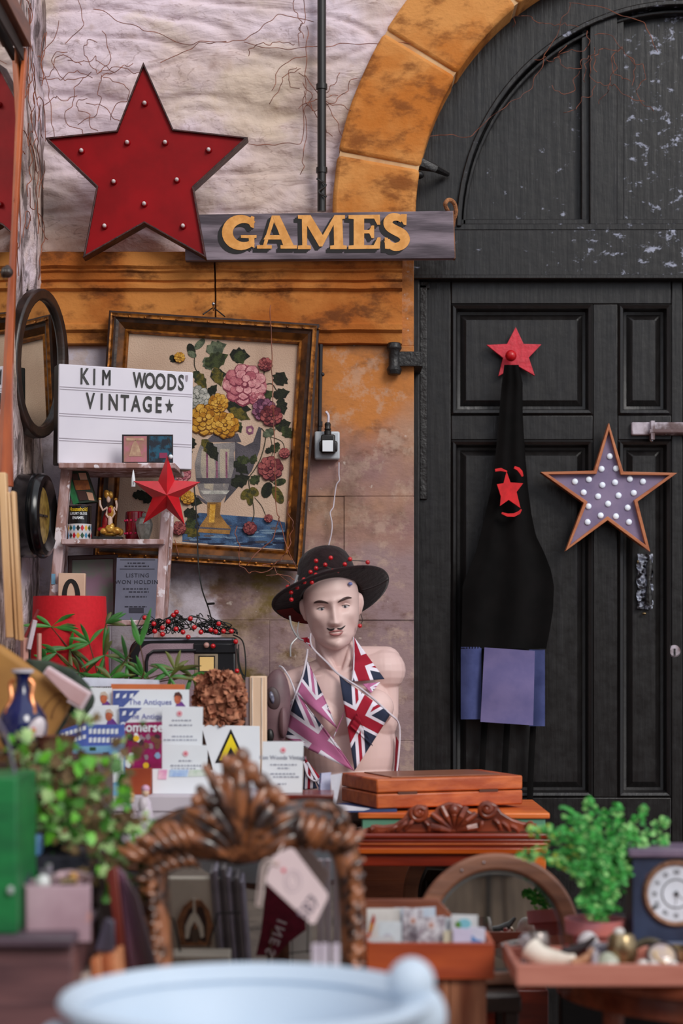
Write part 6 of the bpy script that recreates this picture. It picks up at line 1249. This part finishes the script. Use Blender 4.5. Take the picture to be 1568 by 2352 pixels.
for (q,y,lab,kd) in cds:
    ti=rr.uniform(-5,5); x0_,y0_,x1_,y1_=q; sk=rr.uniform(-6,8)
    t=thing('postcard',lab,'card',(P((x0_+x1_)/2,0,y).x,y,z0+.011),'cards packed in the orange wooden box'); bz=[P(x0_,y0_+rr.uniform(-3,3),y),P(x1_,y0_+sk*.5,y)]
    zl=z0+.011; w=[(P(x0_,0,y).x,zl),(P(x1_,0,y).x,zl),(bz[1].x,bz[1].z),(bz[0].x,bz[0].z)]; part(G(pm[kd]).prism(w,y,y+.0025),'card',t,bev=.0003)
    if kd=='p': part(G(mat('parrot_red',(180,60,40),ro=.6)).plate([(858,2098),(862,2112),(856,2135),(850,2150),(846,2140),(850,2120)],y-.001,.001),'parrot',t); part(G(mat('parrot_yellow',(220,160,50),ro=.6)).plate([(852,2120),(857,2122),(852,2140),(847,2138)],y-.0016,.001),'parrot_wing',t)
    if kd=='f': 
        for s in range(5): a=s*1.256; part(G(mat('blossom',(226,214,218),ro=.6)).plate([((x0_+x1_)/2+7*math.cos(a)+5*math.cos(b),2115+ (10 if x0_>950 else 0)+8*math.sin(a)+6*math.sin(b)) for b in (0,1,2,3,4,5)],y-.001-s*.0001,.001),'blossom',t)
        part(G(mat('blossom_centre',(190,110,60),ro=.6)).plate([((x0_+x1_)/2+4*math.cos(b),2115+ (10 if x0_>950 else 0)+6*math.sin(b)) for b in (0,1,2,3,4,5)],y-.002,.001),'blossom_centre',t)
    if kd=='s': part(G(mat('sea_turquoise',(130,196,212),ro=.5)).plate([(1066+16*math.cos(b*.5),2122+12*math.sin(b*.5)) for b in range(13)],y-.001,.001),'sea',t); part(G(mat('tree_green',(90,140,50),ro=.5)).plate([(1052+7*math.cos(b),2124+9*math.sin(b)) for b in range(6)],y-.002,.001),'tree',t)
    if kd=='m': part(G(mat('mountain_blue',(90,140,200),ro=.5)).plate([(1080,2160),(1083,2148),(1095,2158),(1106,2160),(1106,2166),(1080,2166)],y-.001,.001),'mountain',t)
    if kd=='w' and x0_<900: part(G(mat('sketch_grey',(190,186,200),ro=.6)).plate([(890+10*math.cos(b),2150+6*math.sin(b)) for b in range(6)],y-.001,.001),'sketch',t)
# ================= big carved mirror =================
Y=3.58; YG=3.60
t=thing('carved_mirror','large ornate carved brown frame mirror with leafy crest and a dangling price tag','mirror',(P(570,0,Y).x,3.6,.55))
cm=mat('carved_bronze',(160,98,60),(46,25,16),sc=22,ro=.28,bu=.6,coat=.6,con=.1,spec=.7)
out=[(385,2420),(352,2260),(340,2180),(322,2094),(308,1990),(322,1930),(352,1888),(400,1864),(450,1852),(520,1850),(620,1850),(700,1838),(762,1838),(798,1880),(818,1926),(836,2018),(842,2209),(842,2420)]
inn=[(398,2420),(397,2260),(394,2190),(388,2100),(386,2020),(388,1992),(405,1974),(450,1974),(500,1982),(545,1990),(600,1978),(640,1955),(690,1946),(740,1946),(768,1968),(775,2056),(786,2209),(786,2420)]
wo,wi=[(P(a,b,Y).x,P(a,b,Y).z) for a,b in out],[(P(a,b,Y).x,P(a,b,Y).z) for a,b in inn]
g=G(cm); n=len(wo); mid=[((a[0]+b[0])/2,(a[1]+b[1])/2) for a,b in zip(wo,wi)]
vs=[(a,Y+.02,b) for a,b in wo]+[(a*.35+m_[0]*.65,Y-.022,b*.35+m_[1]*.65) for (a,b),m_ in zip(wo,mid)]+[(a*.5+m_[0]*.5,Y-.022,b*.5+m_[1]*.5) for (a,b),m_ in zip(wi,mid)]+[(a,Y-.004,b) for a,b in wi]+[(a,Y+.02,b) for a,b in wi]
g.add(vs,[(r*n+i,(r+1)*n+i,(r+1)*n+i+1,r*n+i+1) for r in range(4) for i in range(n-1)]); part(g,'frame',t,sub=2,sharp=None)
MTIL=5.0; z0m=P(0,2100,YG).z
gg=G(mirror); gg.T=MT((0,YG,z0m))@Mx(MTIL)@MT((0,-YG,-z0m)); gg.prism(wi,YG,YG+.003); part(gg,'glass',t); part(G(darkwood).prism(wo,YG+.035,YG+.043),'backing',t)
rr=random.Random(5)
def lobe(g,x,y,ang,L,Wd,d=.0,curl=0.0,k=6):   # carved acanthus lobe: px start, angle deg (0=right, 90=up)
    p=[];rs=[]
    for i in range(k+1):
        u=i/k; a=rad(ang+curl*u); 
        if i: x+=L/k*math.cos(a); y-=L/k*math.sin(a)
        p.append(P(x,y,Y-d-.016*math.sin(PI*u)-.010*u)); rs.append(max(.0012,Wd*Y/F*(.45+.75*math.sin(PI*(u*.75+.15)))*.62))
    g.tube(p,rs,10); g.ell(p[-1],rs[-1]*1.05,10,8); return p[-1]
def cluster(name,L): 
    for q in L: g=G(cm); lobe(g,*q); part(g,name,t,sharp=60)
cl=[(556,1960,90,190,34,.012,0),(556,1955,98,215,26,.024,4),(545,1960,112,170,26,.02,14),(568,1960,70,150,26,.02,-14),(540,1965,128,150,24,.018,22),(575,1965,52,135,24,.018,-20),(535,1970,145,140,24,.014,20),(582,1970,36,130,24,.014,-16),(530,1900,100,150,20,.036,22),(575,1900,80,110,20,.034,-20),(552,1900,90,150,20,.04,0),(515,1915,130,100,18,.034,28),(600,1915,48,100,18,.034,-28)]
cluster('crest_leaf',cl)
for (x,y,r) in ((540,1762,19),(575,1772,17),(500,1800,16),(470,1832,13),(490,1842,12),(555,1738,15),(628,1822,15),(600,1795,15),(645,1838,13),(452,1838,11),(486,1880,14),(478,1838,10)): part(G(cm).ell(P(x,y,Y-.052),(r*1.3*Y/F,.016,r*1.4*Y/F),16,12),'crest_knob',t)
sd_=[]
for i in range(11):   # left arm leaves sweeping outward
    x=520-i*18.5; y=1950-i*2+ (i*i)*.42; sd_.append((x,y,128+i*5,78-i*1.5,17,.012,-30)); 
for i in range(10): x=600+i*20; y=1945+ (i*i)*.25-i*1; sd_.append((x,y,58-i*4,78+ (6 if i<7 else -8),17,.014,34))
for i in range(7): sd_.append((455-i*18,1990-i*2+i*i,150+i*9,44,12,.022,-30))
cluster('carved_leaf',sd_)
sc=[]
for i in range(9): y=2020+i*34; xo=318+i*7.5; sc+= [(362+i*2,y+20,118,52,13,.014,40),(356+i*3,y,250,40,11,.018,-30)]
for i in range(10): y=1990+i*34; sc+=[(800,y+20,70,50,13,.014,-40),(812,y,262,38,11,.016,30)]
cluster('carved_scroll',sc)
cluster('carved_volute',[(790,1905,200,45,14,.03,-220,12),(335,1950,20,45,14,.028,220,12),(770,1850,330,60,15,.02,-60),(700,1850,20,70,15,.02,-60)])
# tag with string
tg=mat('tag_card',(226,204,204),(216,192,194),sc=5,ro=.8); tt=thing('price_tag','pink card price tag with red dot hanging from the carved mirror','tag',P(680,2122,3.50))
tgp=[(664,1948),(674,1950),(752,2052),(753,2062),(724,2122),(714,2123),(612,2028),(610,2018),(628,1966)]
part(G(tg).plate(tgp,3.50,.0015),'card',tt,bev=.0004)
part(G(mat('tag_eyelet',(180,90,80),ro=.5)).plate([(636+5*math.cos(a),1984+7*math.sin(a)) for a in (0,1,2,3,4,5)],3.499,.001),'eyelet',tt); part(G(softred).plate([(651+5*math.cos(a),1999+6*math.sin(a)) for a in (0,1,2,3,4,5)],3.499,.001),'red_dot',tt)
sk=mat('stamp_ink',(176,160,172),ro=.8); o=[(P(672+20*math.cos(a*PI/12),2024+26*math.sin(a*PI/12),3.499).x,P(672,2024+26*math.sin(a*PI/12),3.499).z) for a in range(24)]; part(G(sk).ring(o,inset(o,.001),3.499,3.5),'stamp_ring',tt)
o=[(P(672+11*math.cos(a*PI/12),2024+16*math.sin(a*PI/12),3.499).x,P(672,2024+16*math.sin(a*PI/12),3.499).z) for a in range(24)]; part(G(sk).ring(o,inset(o,.0008),3.499,3.5),'stamp_ring',tt)
part(G(mat('pen_ink',(120,106,120),ro=.8)).text('£85',.034,TM(706,2083,3.4992,128),sx=.9),'price',tt)
gs=G(mat('tag_string',(210,190,184),ro=.9)); gs.tube(spl(PP([(640,1985,3.499),(618,1985,3.50),(606,2000,3.50),(602,2050,3.50),(596,2082,3.505)],3.5),5),.0028,6); gs.tube(spl(PP([(636,1980,3.50),(612,1975,3.505),(600,1990,3.51),(594,2040,3.51),(590,2080,3.51)],3.5),5),.0028,6); gs.tube(spl(PP([(640,1985,3.50),(640,1960,3.51),(650,1940,3.53)],3.5),4),.002,6); part(gs,'string',tt)
# ================= things before the mirror, seen only in its glass =================
NM=(Mx(MTIL).to_3x3()@Vector((0,-1,0))); P0=Vector((0,YG,z0m))
def V(px,py,yv): p=P(px,py,yv); return p-2*(p-P0).dot(NM)*NM   # real place of a mirror-image point
def vplate(g,pts,yv,d): 
    w=[V(a,b,yv) for a,b in pts]; y=w[0].y; return g.prism([(p.x,p.z) for p in w],y-d,y)
t=thing('low_shelf','low dark shelf standing before the carved mirror and seen in its glass','shelf',(-.15,3.15,0)); part(G(darkwood).box(-.40,.12,3.04,3.38,.40,.43),'board',t,bev=.003)
for a in (-.38,.08):
    for b in (3.06,3.33): part(G(darkwood).box(a,a+.02,b,b+.02,0,.4),'leg',t)
bd=mat('album_grey',(206,196,184),(190,180,168),sc=5,ro=.7)
a=V(384,2018,4.08); b=V(510,2200,4.08); zf_=.431
t=thing('dog_book','grey book with a brown and white spaniel portrait, reflected in the carved mirror','book',((a.x+b.x)/2,a.y,zf_)); g=G(bd); g.box(a.x,b.x,a.y-.02,a.y,zf_,a.z); part(g,'cover',t,bev=.003)
for q,m in (([(413,2178),(405,2120),(420,2085),(440,2068),(462,2070),(480,2095),(488,2130),(484,2178)],mat('dog_brown',(150,100,66),(110,70,46),sc=60,ro=.8)),([(424,2170),(420,2130),(432,2090),(444,2082),(446,2120),(440,2170)],mat('dog_dark',(58,36,30),ro=.8)),([(452,2082),(466,2085),(474,2120),(472,2170),(456,2165),(452,2120)],mat('dog_dark',(58,36,30),ro=.8)),([(443,2066),(448,2066),(449,2096),(456,2106),(466,2130),(468,2155),(460,2160),(455,2135),(446,2118),(437,2135),(432,2160),(424,2160),(424,2130),(436,2104),(443,2096)],mat('dog_white',(214,204,190),ro=.8)),([(438,2140),(450,2136),(458,2145),(454,2170),(440,2170)],mat('dog_muzzle',(90,72,60),ro=.8))):
    g=G(m); w=[V(u,v,4.08) for u,v in q]; lv[0]+=1; g.prism([(p.x,p.z) for p in w],a.y,a.y+.0006+lv[0]*1e-5); part(g,'dog_portrait',t)
g=G(iron); g.tube([V(388,2105,4.05),V(398,2110,4.05),V(414,2186,4.05)],.0022,6); g.tube([V(478,2176,4.05),V(500,2098,4.05),V(552,2096,4.05)],.0022,6); solo(g,'wire_rack','thin black wire rack gripping the spaniel book, reflected in the mirror','rack')
a=V(392,2196,4.02); b=V(528,2230,4.02); t=thing('pale_box','pale box lid beneath the spaniel book in the mirror','box',((a.x+b.x)/2,a.y,zf_)); part(G(bd).box(a.x,b.x,a.y-.05,a.y,zf_,a.z),'box',t,bev=.003)
pg_=mat('page_lilac',(176,168,190),(150,142,166),sc=30,st=(20,1,1),ro=.8)
for i in range(8):
    x=V(508+i*9.5,0,4.12).x; zt=V(0,[1990,1985,2004,1980,1998,2008,2002,2012][i],4.12).z; g=G(mat(['spine_grey','spine_lilac','spine_slate'][i%3],[(120,112,118),(150,142,160),(84,76,82)][i%3],sc=20,ro=.7)); g.T=MT((x,3.06,zf_))@My(-4); g.box(0,.0075,0,.07,0,zt-zf_)
    t=thing('book_row_volume',['leftmost grey volume beside the spaniel book in the mirror','second volume, lilac, right of the spaniel book','third volume, slate, right of the spaniel book','tallest grey volume of the mirrored row','lilac volume just right of the tallest in the mirrored row','sixth volume, slate, in the mirrored row','seventh volume, grey, in the mirrored row','last lilac volume beside the pennant in the mirrored row'][i],'book',(x,3.09,zf_),'upright volumes reflected beside the spaniel book'); part(g,'cover',t,bev=.001)
mr=mat('maroon_felt',(110,16,42),(92,12,34),sc=40,ro=.95); t=thing('maroon_pennant','maroon felt pennant lettered INES in white, seen reversed in the carved mirror','pennant',V(640,2200,4.10))
g=G(mr); vplate(g,[(612,2030),(700,2110),(702,2142),(664,2172),(634,2205),(586,2205),(598,2150)],4.10,.003); part(g,'felt',t); q=V(600,2190,4.11); part(G(brownwood).tube([Vector((q.x,q.y-.006,zf_)),V(640,2020,4.11)],.004,6),'cane',t)
for ch,px,py in (('I',648,2118),('N',641,2140),('E',632,2163),('S',622,2187)):
    p=V(px,py,4.098); g=G(mat('pennant_white',(206,190,196),ro=.8)); g.text(ch,.030,MT(p)@Mz(180)@My(69)@UP,bold=.02,sx=1.0,ext=.0006); part(g,'letter',t)
wp=mat('cracked_white_tile',(236,230,222),(226,220,212),sc=5,ro=.5); t=thing('tiled_panel','white cracked panel with thin dark lines, reflected low in the carved mirror','panel',V(690,2230,4.05)); t.location.z=zf_
a=V(664,2070,4.16); b=V(716,2300,4.16); part(G(wp).box(a.x,b.x,a.y-.012,a.y,zf_,a.z),'panel',t)
for q in ([(660,2190),(714,2184)],[(670,2080),(672,2300)],[(660,2120),(716,2112)],[(708,2080),(706,2190)]): g=G(black); g.tube([V(u,v,4.159) for u,v in q],.0012,5); part(g,'dark_line',t)
t=thing('white_slat_stand','pale slatted stand reflected at the right side of the carved mirror','stand',V(752,2230,3.95)); t.location.z=zf_
for x in (728,745,766): a=V(x,1975,3.95); b=V(x+14,1975,3.95); part(G(mat('slat_white',(206,196,206),(190,176,190),ro=.7)).box(a.x,b.x,a.y-.01,a.y,zf_,a.z),'slat',t,bev=.002)
# ================= white tub =================
enam=mat('white_enamel',(196,210,224),(188,204,220),sc=4,ro=.5,spec=.5); c=Vector((-.135,2.75,.668)); t=thing('white_tub','large white round enamel tub in the near foreground, out of focus','tub',c)
part(G(enam).lathe([(0,.0),(.20,.0),(.235,.04),(.252,.12),(.258,.132),(.267,.136),(.270,.142),(.266,.149),(.258,.151),(.250,.146),(.240,.126),(.246,.12),(.240,.112),(.225,.05),(.19,.02),(0,.018)],c,96),'bowl',t)
for a,r in ((0,.034),(180,.022)):
    q=c+Vector(((.235 if a==0 else -.275)*1,0,.165 if a==0 else .085)); part(G(enam).ell(q,(r,r*.9,r*1.05),24,16),'handle_knob',t); 
    if a==0: part(G(enam).ell(q+Vector((.012,0,-.05)),(r*1.15,r,r*1.4),24,16),'handle_base',t)
t=thing('tub_stand','small round stand under the white tub','stand',(-.135,2.75,0)); part(G(brownwood).lathe([(.14,0),(.14,.02),(.03,.05),(.025,.60),(.16,.64),(.16,.667)],(-.135,2.75,0),40),'pedestal',t)
# ================= left foreground =================
gm_=mat('green_paint_wood',(22,124,62),(14,100,52),sc=8,st=(1,1,4),ro=.5)
crate('wooden_crate','weathered brown plank crate at the bottom left corner',-.72,P(165,0,3.3).x,3.3,3.6,0,P(0,2170,3.3).z-.0,wood('weathered_plank',(128,88,88),(84,58,62),coat=0,bu=.5,sc=8),5)
zc=P(0,2170,3.3).z
t=thing('grey_plank','thick greyish plank lying across the bottom left crate','plank',(-.55,3.4,zc)); gpl=wood('grey_mauve_plank',(116,94,106),(74,60,70),coat=0,bu=.6,sc=8); part(G(gpl).box(-.75,P(168,0,3.27).x,3.27,3.62,zc,P(0,2150,3.27).z),'plank',t,bev=.006); zp=P(0,2150,3.27).z
t=thing('green_box','tall bright green painted wooden box cut off by the left picture edge','box',(-.60,3.38,zp)); zt=P(0,1790,3.24).z
part(G(gm_).box(-.75,P(39,0,3.29).x,3.29,3.5,zp+.001,zt),'carcass',t,bev=.003)
part(G(mat('white_latch',(190,200,196),ro=.4)).ell(P(24,2045,3.28),(.006,.006,.008),10,8),'latch',t)
# stone trough with trinkets
tw_=mat('pink_stone',(190,160,170),(164,132,142),sc=7,ro=.8,bu=.2,spot=((214,140,110),.62,14)); Y=3.34; MMt=MT(P(62,2166,Y))@Mz(-5)
pz0=P(0,2166,Y).z; t=thing('planter_box','pinkish worn square wooden planter holding small glass and metal trinkets','planter',P(130,2166,Y+.06)); t.location.z=pz0
xa,xb=P(40,0,3.40).x,P(208,0,Y).x; z1=P(0,2036,Y).z
g=G(tw_); w=[(P(60,0,Y).x,Y),(P(209,0,Y+.01).x,Y+.008),(P(207,0,Y+.12).x,Y+.12),(P(36,0,Y+.11).x,Y+.10)]
vs=[(a,b,pz0) for a,b in w]+[(a,b,z1) for a,b in w]; cxm=sum(a for a,b in w)/4; cym=sum(b for a,b in w)/4
wi_=[(a+(cxm-a)*.14,b+(cym-b)*.2) for a,b in w]; vs+=[(a,b,z1) for a,b in wi_]+[(a,b,pz0+.03) for a,b in wi_]
g.add(vs,[(3,2,1,0)]+[(i,(i+1)%4,4+(i+1)%4,4+i) for i in range(4)]+[(4+i,4+(i+1)%4,8+(i+1)%4,8+i) for i in range(4)]+[(8+i,8+(i+1)%4,12+(i+1)%4,12+i) for i in range(4)]+[(12,13,14,15)]); part(g,'trough',t,bev=.002)
zi=pz0+.031
def stand_(name,label,cat,px,py,rad_,m,y=Y+.05,shape='ball'):
    c=Vector((P(px,0,y).x,y,zi)); zt=P(0,py,y).z; t=thing(name,label,cat,c)
    if shape=='ball': part(G(m).ell((c.x,y,zt-rad_),rad_,20,14),'ball',t); part(G(m).tube([c,Vector((c.x,y,zt-rad_))],rad_*.5,10),'stem',t)
    else: part(G(m).lathe([(rad_*1.2,0),(rad_,.01),(rad_*.6,(zt-zi)*.5),(rad_,(zt-zi)*.85),(rad_*.9,zt-zi),(0,zt-zi)],c,16),'body',t)
pearl=mat('pearl_white',(226,228,226),ro=.15,coat=.5); sg=mat('smoky_glass',(150,140,150),(110,104,116),ro=.1,coat=.5)
stand_('glass_marble','shiny white glass ball among the trinkets in the planter','ball',99,2008,.0145,pearl)
stand_('glass_bottle','tallest clear little bottle behind the shiny white ball','bottle',112,1984,.006,sg,Y+.07,'b'); stand_('glass_bottle','short clear bottle left of the tallest one in the planter','bottle',98,1996,.006,sg,Y+.08,'b'); stand_('glass_bottle','dark glass bottle at the planter left corner','bottle',64,2002,.006,mat('dark_glass',(70,70,90),ro=.1,coat=.5),Y+.08,'b'); stand_('glass_bottle','lowest small bottle by the green box','bottle',56,2016,.008,mat('dark_glass',(70,70,90),ro=.1,coat=.5),Y+.05,'b')
stand_('brass_thimble','brass and white cap near the right of the planter','thimble',168,2004,.008,mat('amber_cap',(214,160,90),ro=.3),Y+.05,'b'); 
g=G(mat('pink_metal',(190,160,166),(130,104,110),sc=40,ro=.3,me=.4)); g.tube(spl(PP([(120,2020,Y+.05),(135,2012,Y+.05),(160,2008,Y+.06),(185,2012,Y+.06),(207,2018,Y+.05)],Y),5),.008,8); g2=solo(g,'bent_spoon','pinkish metal spoon lying across the planter top','spoon')
g=G(brass); g.tube(PP([(140,2026,Y+.04),(175,2024,Y+.04)],Y),.006,8); solo(g,'brass_rod','short brass rod lying at the front of the planter','rod')
# black slab and blue cube, shelf
Y=3.62; nb=mat('navy_black',(30,32,48),(22,24,36),sc=60,ro=.7,bu=.2); zb=P(0,2004,Y).z; t=thing('side_shelf','brown wooden shelf unit under the ivy, behind the planter','shelf',(-.66,3.75,0)); part(G(darkwood).box(-.80,P(232,0,3.64).x,3.64,3.85,0,zb-.001),'cabinet',t,bev=.004)
t=thing('black_box_file','long low navy-black box below the ivy','box',(P(118,0,Y).x,3.72,zb)); part(G(nb).box(P(36,0,Y).x,P(197,0,Y).x,Y,Y+.2,zb,P(0,1968,Y).z),'body',t,bev=.004); zc2=P(0,1968,Y).z
t=thing('blue_cube','pale blue small box standing on the navy-black box','box',(P(64,0,Y).x,Y+.03,zc2)); part(G(mat('sky_blue_box',(110,160,206),(90,140,196),sc=9,ro=.6)).box(P(38,0,Y+.01).x,P(90,0,Y+.01).x,Y+.01,Y+.06,zc2,P(0,1920,Y+.01).z),'body',t,bev=.004)
t=thing('black_dome','low black rounded case behind the blue cube','case',(P(130,0,3.7).x,3.72,zc2)); part(G(black).plate([(88,1968),(92,1944),(110,1930),(140,1934),(170,1950),(190,1968)],3.68,.08),'body',t,bev=.008)
# leaning boards / albums between planter and mirror
t0=[([(243,2000),(268,1990),(300,2290),(282,2290)],3.52,(122,40,26),'red-brown leaning board nearest the carved mirror base'),([(268,1990),(290,2010),(346,2280),(305,2285)],3.53,(112,70,92),'mauve leaning board beside the red-brown one'),([(288,2010),(318,2060),(372,2270),(346,2280)],3.50,(50,26,34),'dark plum leaning board touching the carved frame'),([(215,2185),(240,2110),(262,2115),(262,2190)],3.46,(90,84,104),'grey slanted album above the orange books')]
for q,y,cl_,lab in t0: g=G(wood('lean_%d'%cl_[0],cl_,tuple(int(v*.6) for v in cl_),ax='z')); g.plate(q,y,.02); solo(g,'leaning_board',lab,'board',bev=.003)
for i,(a,b) in enumerate(((208,222),(222,232),(232,246),(246,258),(258,270))):
    y=3.42; g=G(mat('spine_orange%d'%(i%3),[(206,120,74),(226,150,104),(170,84,40)][i%3],sc=20,ro=.6)); g.plate([(a-1,2204-(i*3)),(b-1,2202-(i*3)),(b+9,2330),(a+9,2330)],y,.1); solo(g,'orange_book',['leftmost orange book spine in the low row','second orange book, paler','middle dark orange book','fourth orange book spine','rightmost pale orange book of the low row'][i],'book','orange books in the low row at bottom left',bev=.002)
t=thing('book_stand','dark low block supporting the orange books','block',(P(240,0,3.44).x,3.47,0)); part(G(darkwood).box(P(182,0,3.42).x+.01,P(330,0,3.42).x,3.41,3.56,0,P(0,2331,3.42).z),'block',t)
g=G(mat('cream_page',(190,170,160),ro=.7)); g.plate([(180,2240),(206,2232),(214,2330),(188,2330)],3.42,.09); solo(g,'cream_book','greyish cream book left of the orange books','book',bev=.002)
# small figurines
for i,(px,y0,y1,capc,bodyc,lab) in enumerate(((300,1822,1890,(226,170,110),(110,170,150),'little china figurine with golden cap and green coat, left of the pair'),(334,1806,1888,(226,176,206),(200,190,196),'little china figurine with lilac bonnet, right of the pair'))):
    y=4.28; c=Vector((P(px,0,y).x,y,.841)); z1=P(0,y0,y).z; zb=P(0,y1+20,y).z; t=thing('china_figurine',lab,'figurine',c); k=y/F
    part(G(mat('porcelain',(214,206,214),(190,176,190),sc=30,ro=.25)).lathe([(.022,0),(.026,.01),(.024,zb-.86),(.022,zb-.83),(.012,z1-.841-.035),(.006,z1-.841-.024)],c,20),'skirt',t); part(G(mat('figure_skin',(236,200,170),ro=.4)).ell((c.x,y,z1-.014),(.0085,.0085,.010),12,8),'head',t); part(G(mat('cap_%d'%i,capc,ro=.4)).ell((c.x,y+.001,z1-.006),(.0095,.0095,.009),12,8),'cap',t)
    part(G(mat('coat_%d'%i,bodyc,ro=.4)).ell((c.x-.004,y-.006,z1-.042),(.012,.011,.020),12,8),'coat',t)
# ================= ivy =================
rr=random.Random(77); ivm=[mat('ivy_green',(70,130,40),(44,94,26),sc=30,ro=.5),mat('ivy_bright',(110,190,50),(80,160,34),sc=30,ro=.45),mat('ivy_pale',(170,200,130),(130,170,100),sc=30,ro=.5),mat('ivy_dry',(126,104,64),(92,70,46),sc=30,ro=.8)]
t=thing('trailing_ivy','tangled trailing ivy with bright green and dried leaves spilling across the lower left','ivy',(P(120,0,3.70).x,3.78,CHT+.001)); gi=G(ivm[0]); gsx=G(stm)
stems=[[(110,1745),(60,1770),(50,1830),(80,1900)],[(120,1740),(110,1800),(150,1850),(180,1900),(230,1960)],[(140,1735),(180,1780),(215,1820),(250,1870),(290,1920),(330,1975)],[(100,1740),(130,1790),(100,1850),(120,1910),(160,1940)],[(170,1745),(210,1800),(260,1860),(290,1900)],[(60,1745),(45,1700),(30,1740)],[(150,1740),(170,1690),(190,1640)],[(200,1900),(240,1950),(260,2000),(320,1990)],[(240,1960),(235,2010),(250,2060)],[(90,1760),(90,1820),(140,1880),(200,1930)],[(180,1780),(240,1780),(280,1740),(290,1690)],[(290,1790),(270,1830),(300,1880),(340,1900)],[(130,1760),(160,1830),(200,1870),(260,1910),(300,1960)],[(50,1720),(70,1790),(60,1860)],[(150,1800),(190,1850),(230,1890)],[(80,1800),(120,1860),(180,1880)]]
def ivl(g,p,s,m):
    g.m(m); n=Vector((rr.uniform(-.8,.8),-1,rr.uniform(-.4,.9))).normalized(); u=n.cross(Vector((0,0,1))).normalized(); v=n.cross(u); a0=rr.uniform(0,6.28)
    sh=[(0,-.75),(.55,-.5),(.95,-.45),(.6,.0),(.75,.35),(.3,.3),(0,1),(-.3,.3),(-.75,.35),(-.6,0),(-.95,-.45),(-.55,-.5)]; ca,sa=math.cos(a0),math.sin(a0)
    g.add([p]+[p+(u*(x*ca-y*sa)+v*(x*sa+y*ca))*s-n*s*.12*(x*x) for x,y in sh],[(0,1+i,1+(i+1)%12) for i in range(12)])
for k,s in enumerate(stems):
    p=spl([P(a+rr.uniform(-5,5),b,3.66+rr.uniform(-.09,.06)) for a,b in s],12); gsx.tube(p,.0018,5)
    for q in p:
        for j in range(3):
            if rr.random()<.26: ivl(gi,q+Vector((rr.gauss(0,.019),rr.gauss(0,.02),rr.gauss(0,.019))),rr.uniform(.007,.019),ivm[rr.choices([0,1,2,3],[4,3,3,6])[0]])
part(gsx,'stem',t); part(gi,'foliage',t,sharp=None)
part(G(mat('ivy_pot',(120,70,50),ro=.8)).lathe([(.03,0),(.04,.05),(.043,.05),(.038,.042),(0,.042)],(P(130,0,3.9).x,3.9,CHT+.001),24),'pot',t)
g=G(mat('grey_wire',(130,120,140),ro=.3,me=.3)); g.tube(spl(PP([(-10,1650,3.4),(14,1690,3.4),(30,1760,3.4),(36,1790,3.4)],3.4),6),.003,6); solo(g,'curved_wire','thin grey curved wire rising from the green box at the left edge','wire')

# plank screen standing behind the photographer, mirrored in the arched mirror
t=thing('plank_screen','brown plank screen reflected in the arched mirror','screen',(1.6,-1.2,0)); psw=wood('screen_wood',(150,128,108),(100,84,72),ax='z',coat=0)
for i in range(6): part(G(psw).box(.55+i*.34,.875+i*.34,-1.23,-1.2,0,2.3),'plank',t,bev=.006)
part(G(iron).tube([Vector((1.45,-1.17,.3)),Vector((1.5,-1.17,2.2))],.012,6).tube([Vector((1.35,-1.17,1.3)),Vector((1.6,-1.17,1.3))],.01,6),'iron_bar',t)
# ================= light, camera =================
w=bpy.data.worlds.new('W'); SC.world=w; w.use_nodes=True; bg=w.node_tree.nodes['Background']
nt=w.node_tree; tc=N(nt,'ShaderNodeTexCoord'); sp=N(nt,'ShaderNodeSeparateXYZ'); nt.links.new(tc.outputs['Generated'],sp.inputs[0])
c=MX(nt,STEP(nt,sp.outputs[2],-.05,.7),(.80,.84,.92,1),(1.0,1.03,1.12,1)); nt.links.new(c,bg.inputs[0]); bg.inputs[1].default_value=.95
s=bpy.data.lights.new('sun','SUN'); s.energy=1.7; s.angle=rad(24); s.color=(1,.955,.9)
so=bpy.data.objects.new('sun',s); COL.objects.link(so); so.rotation_euler=Vector((-.55,.9,-.62)).to_track_quat('-Z','Y').to_euler()
cam=bpy.data.cameras.new('camera'); co=bpy.data.objects.new('camera',cam); COL.objects.link(co); SC.camera=co
cam.shift_y=(CY-1176)/2352; co.location=(0,0,CZ); co.rotation_euler=(PI/2,0,0); cam.sensor_fit='VERTICAL'; cam.sensor_height=36; cam.sensor_width=24; cam.lens=F*36/2352
cam.clip_start=.1; cam.dof.use_dof=True; cam.dof.focus_distance=5.2; cam.dof.aperture_fstop=cam.lens/1000/.04
SC.view_settings.view_transform='Standard'; SC.view_settings.look='None'; SC.view_settings.gamma=1; SC.view_settings.exposure=.0
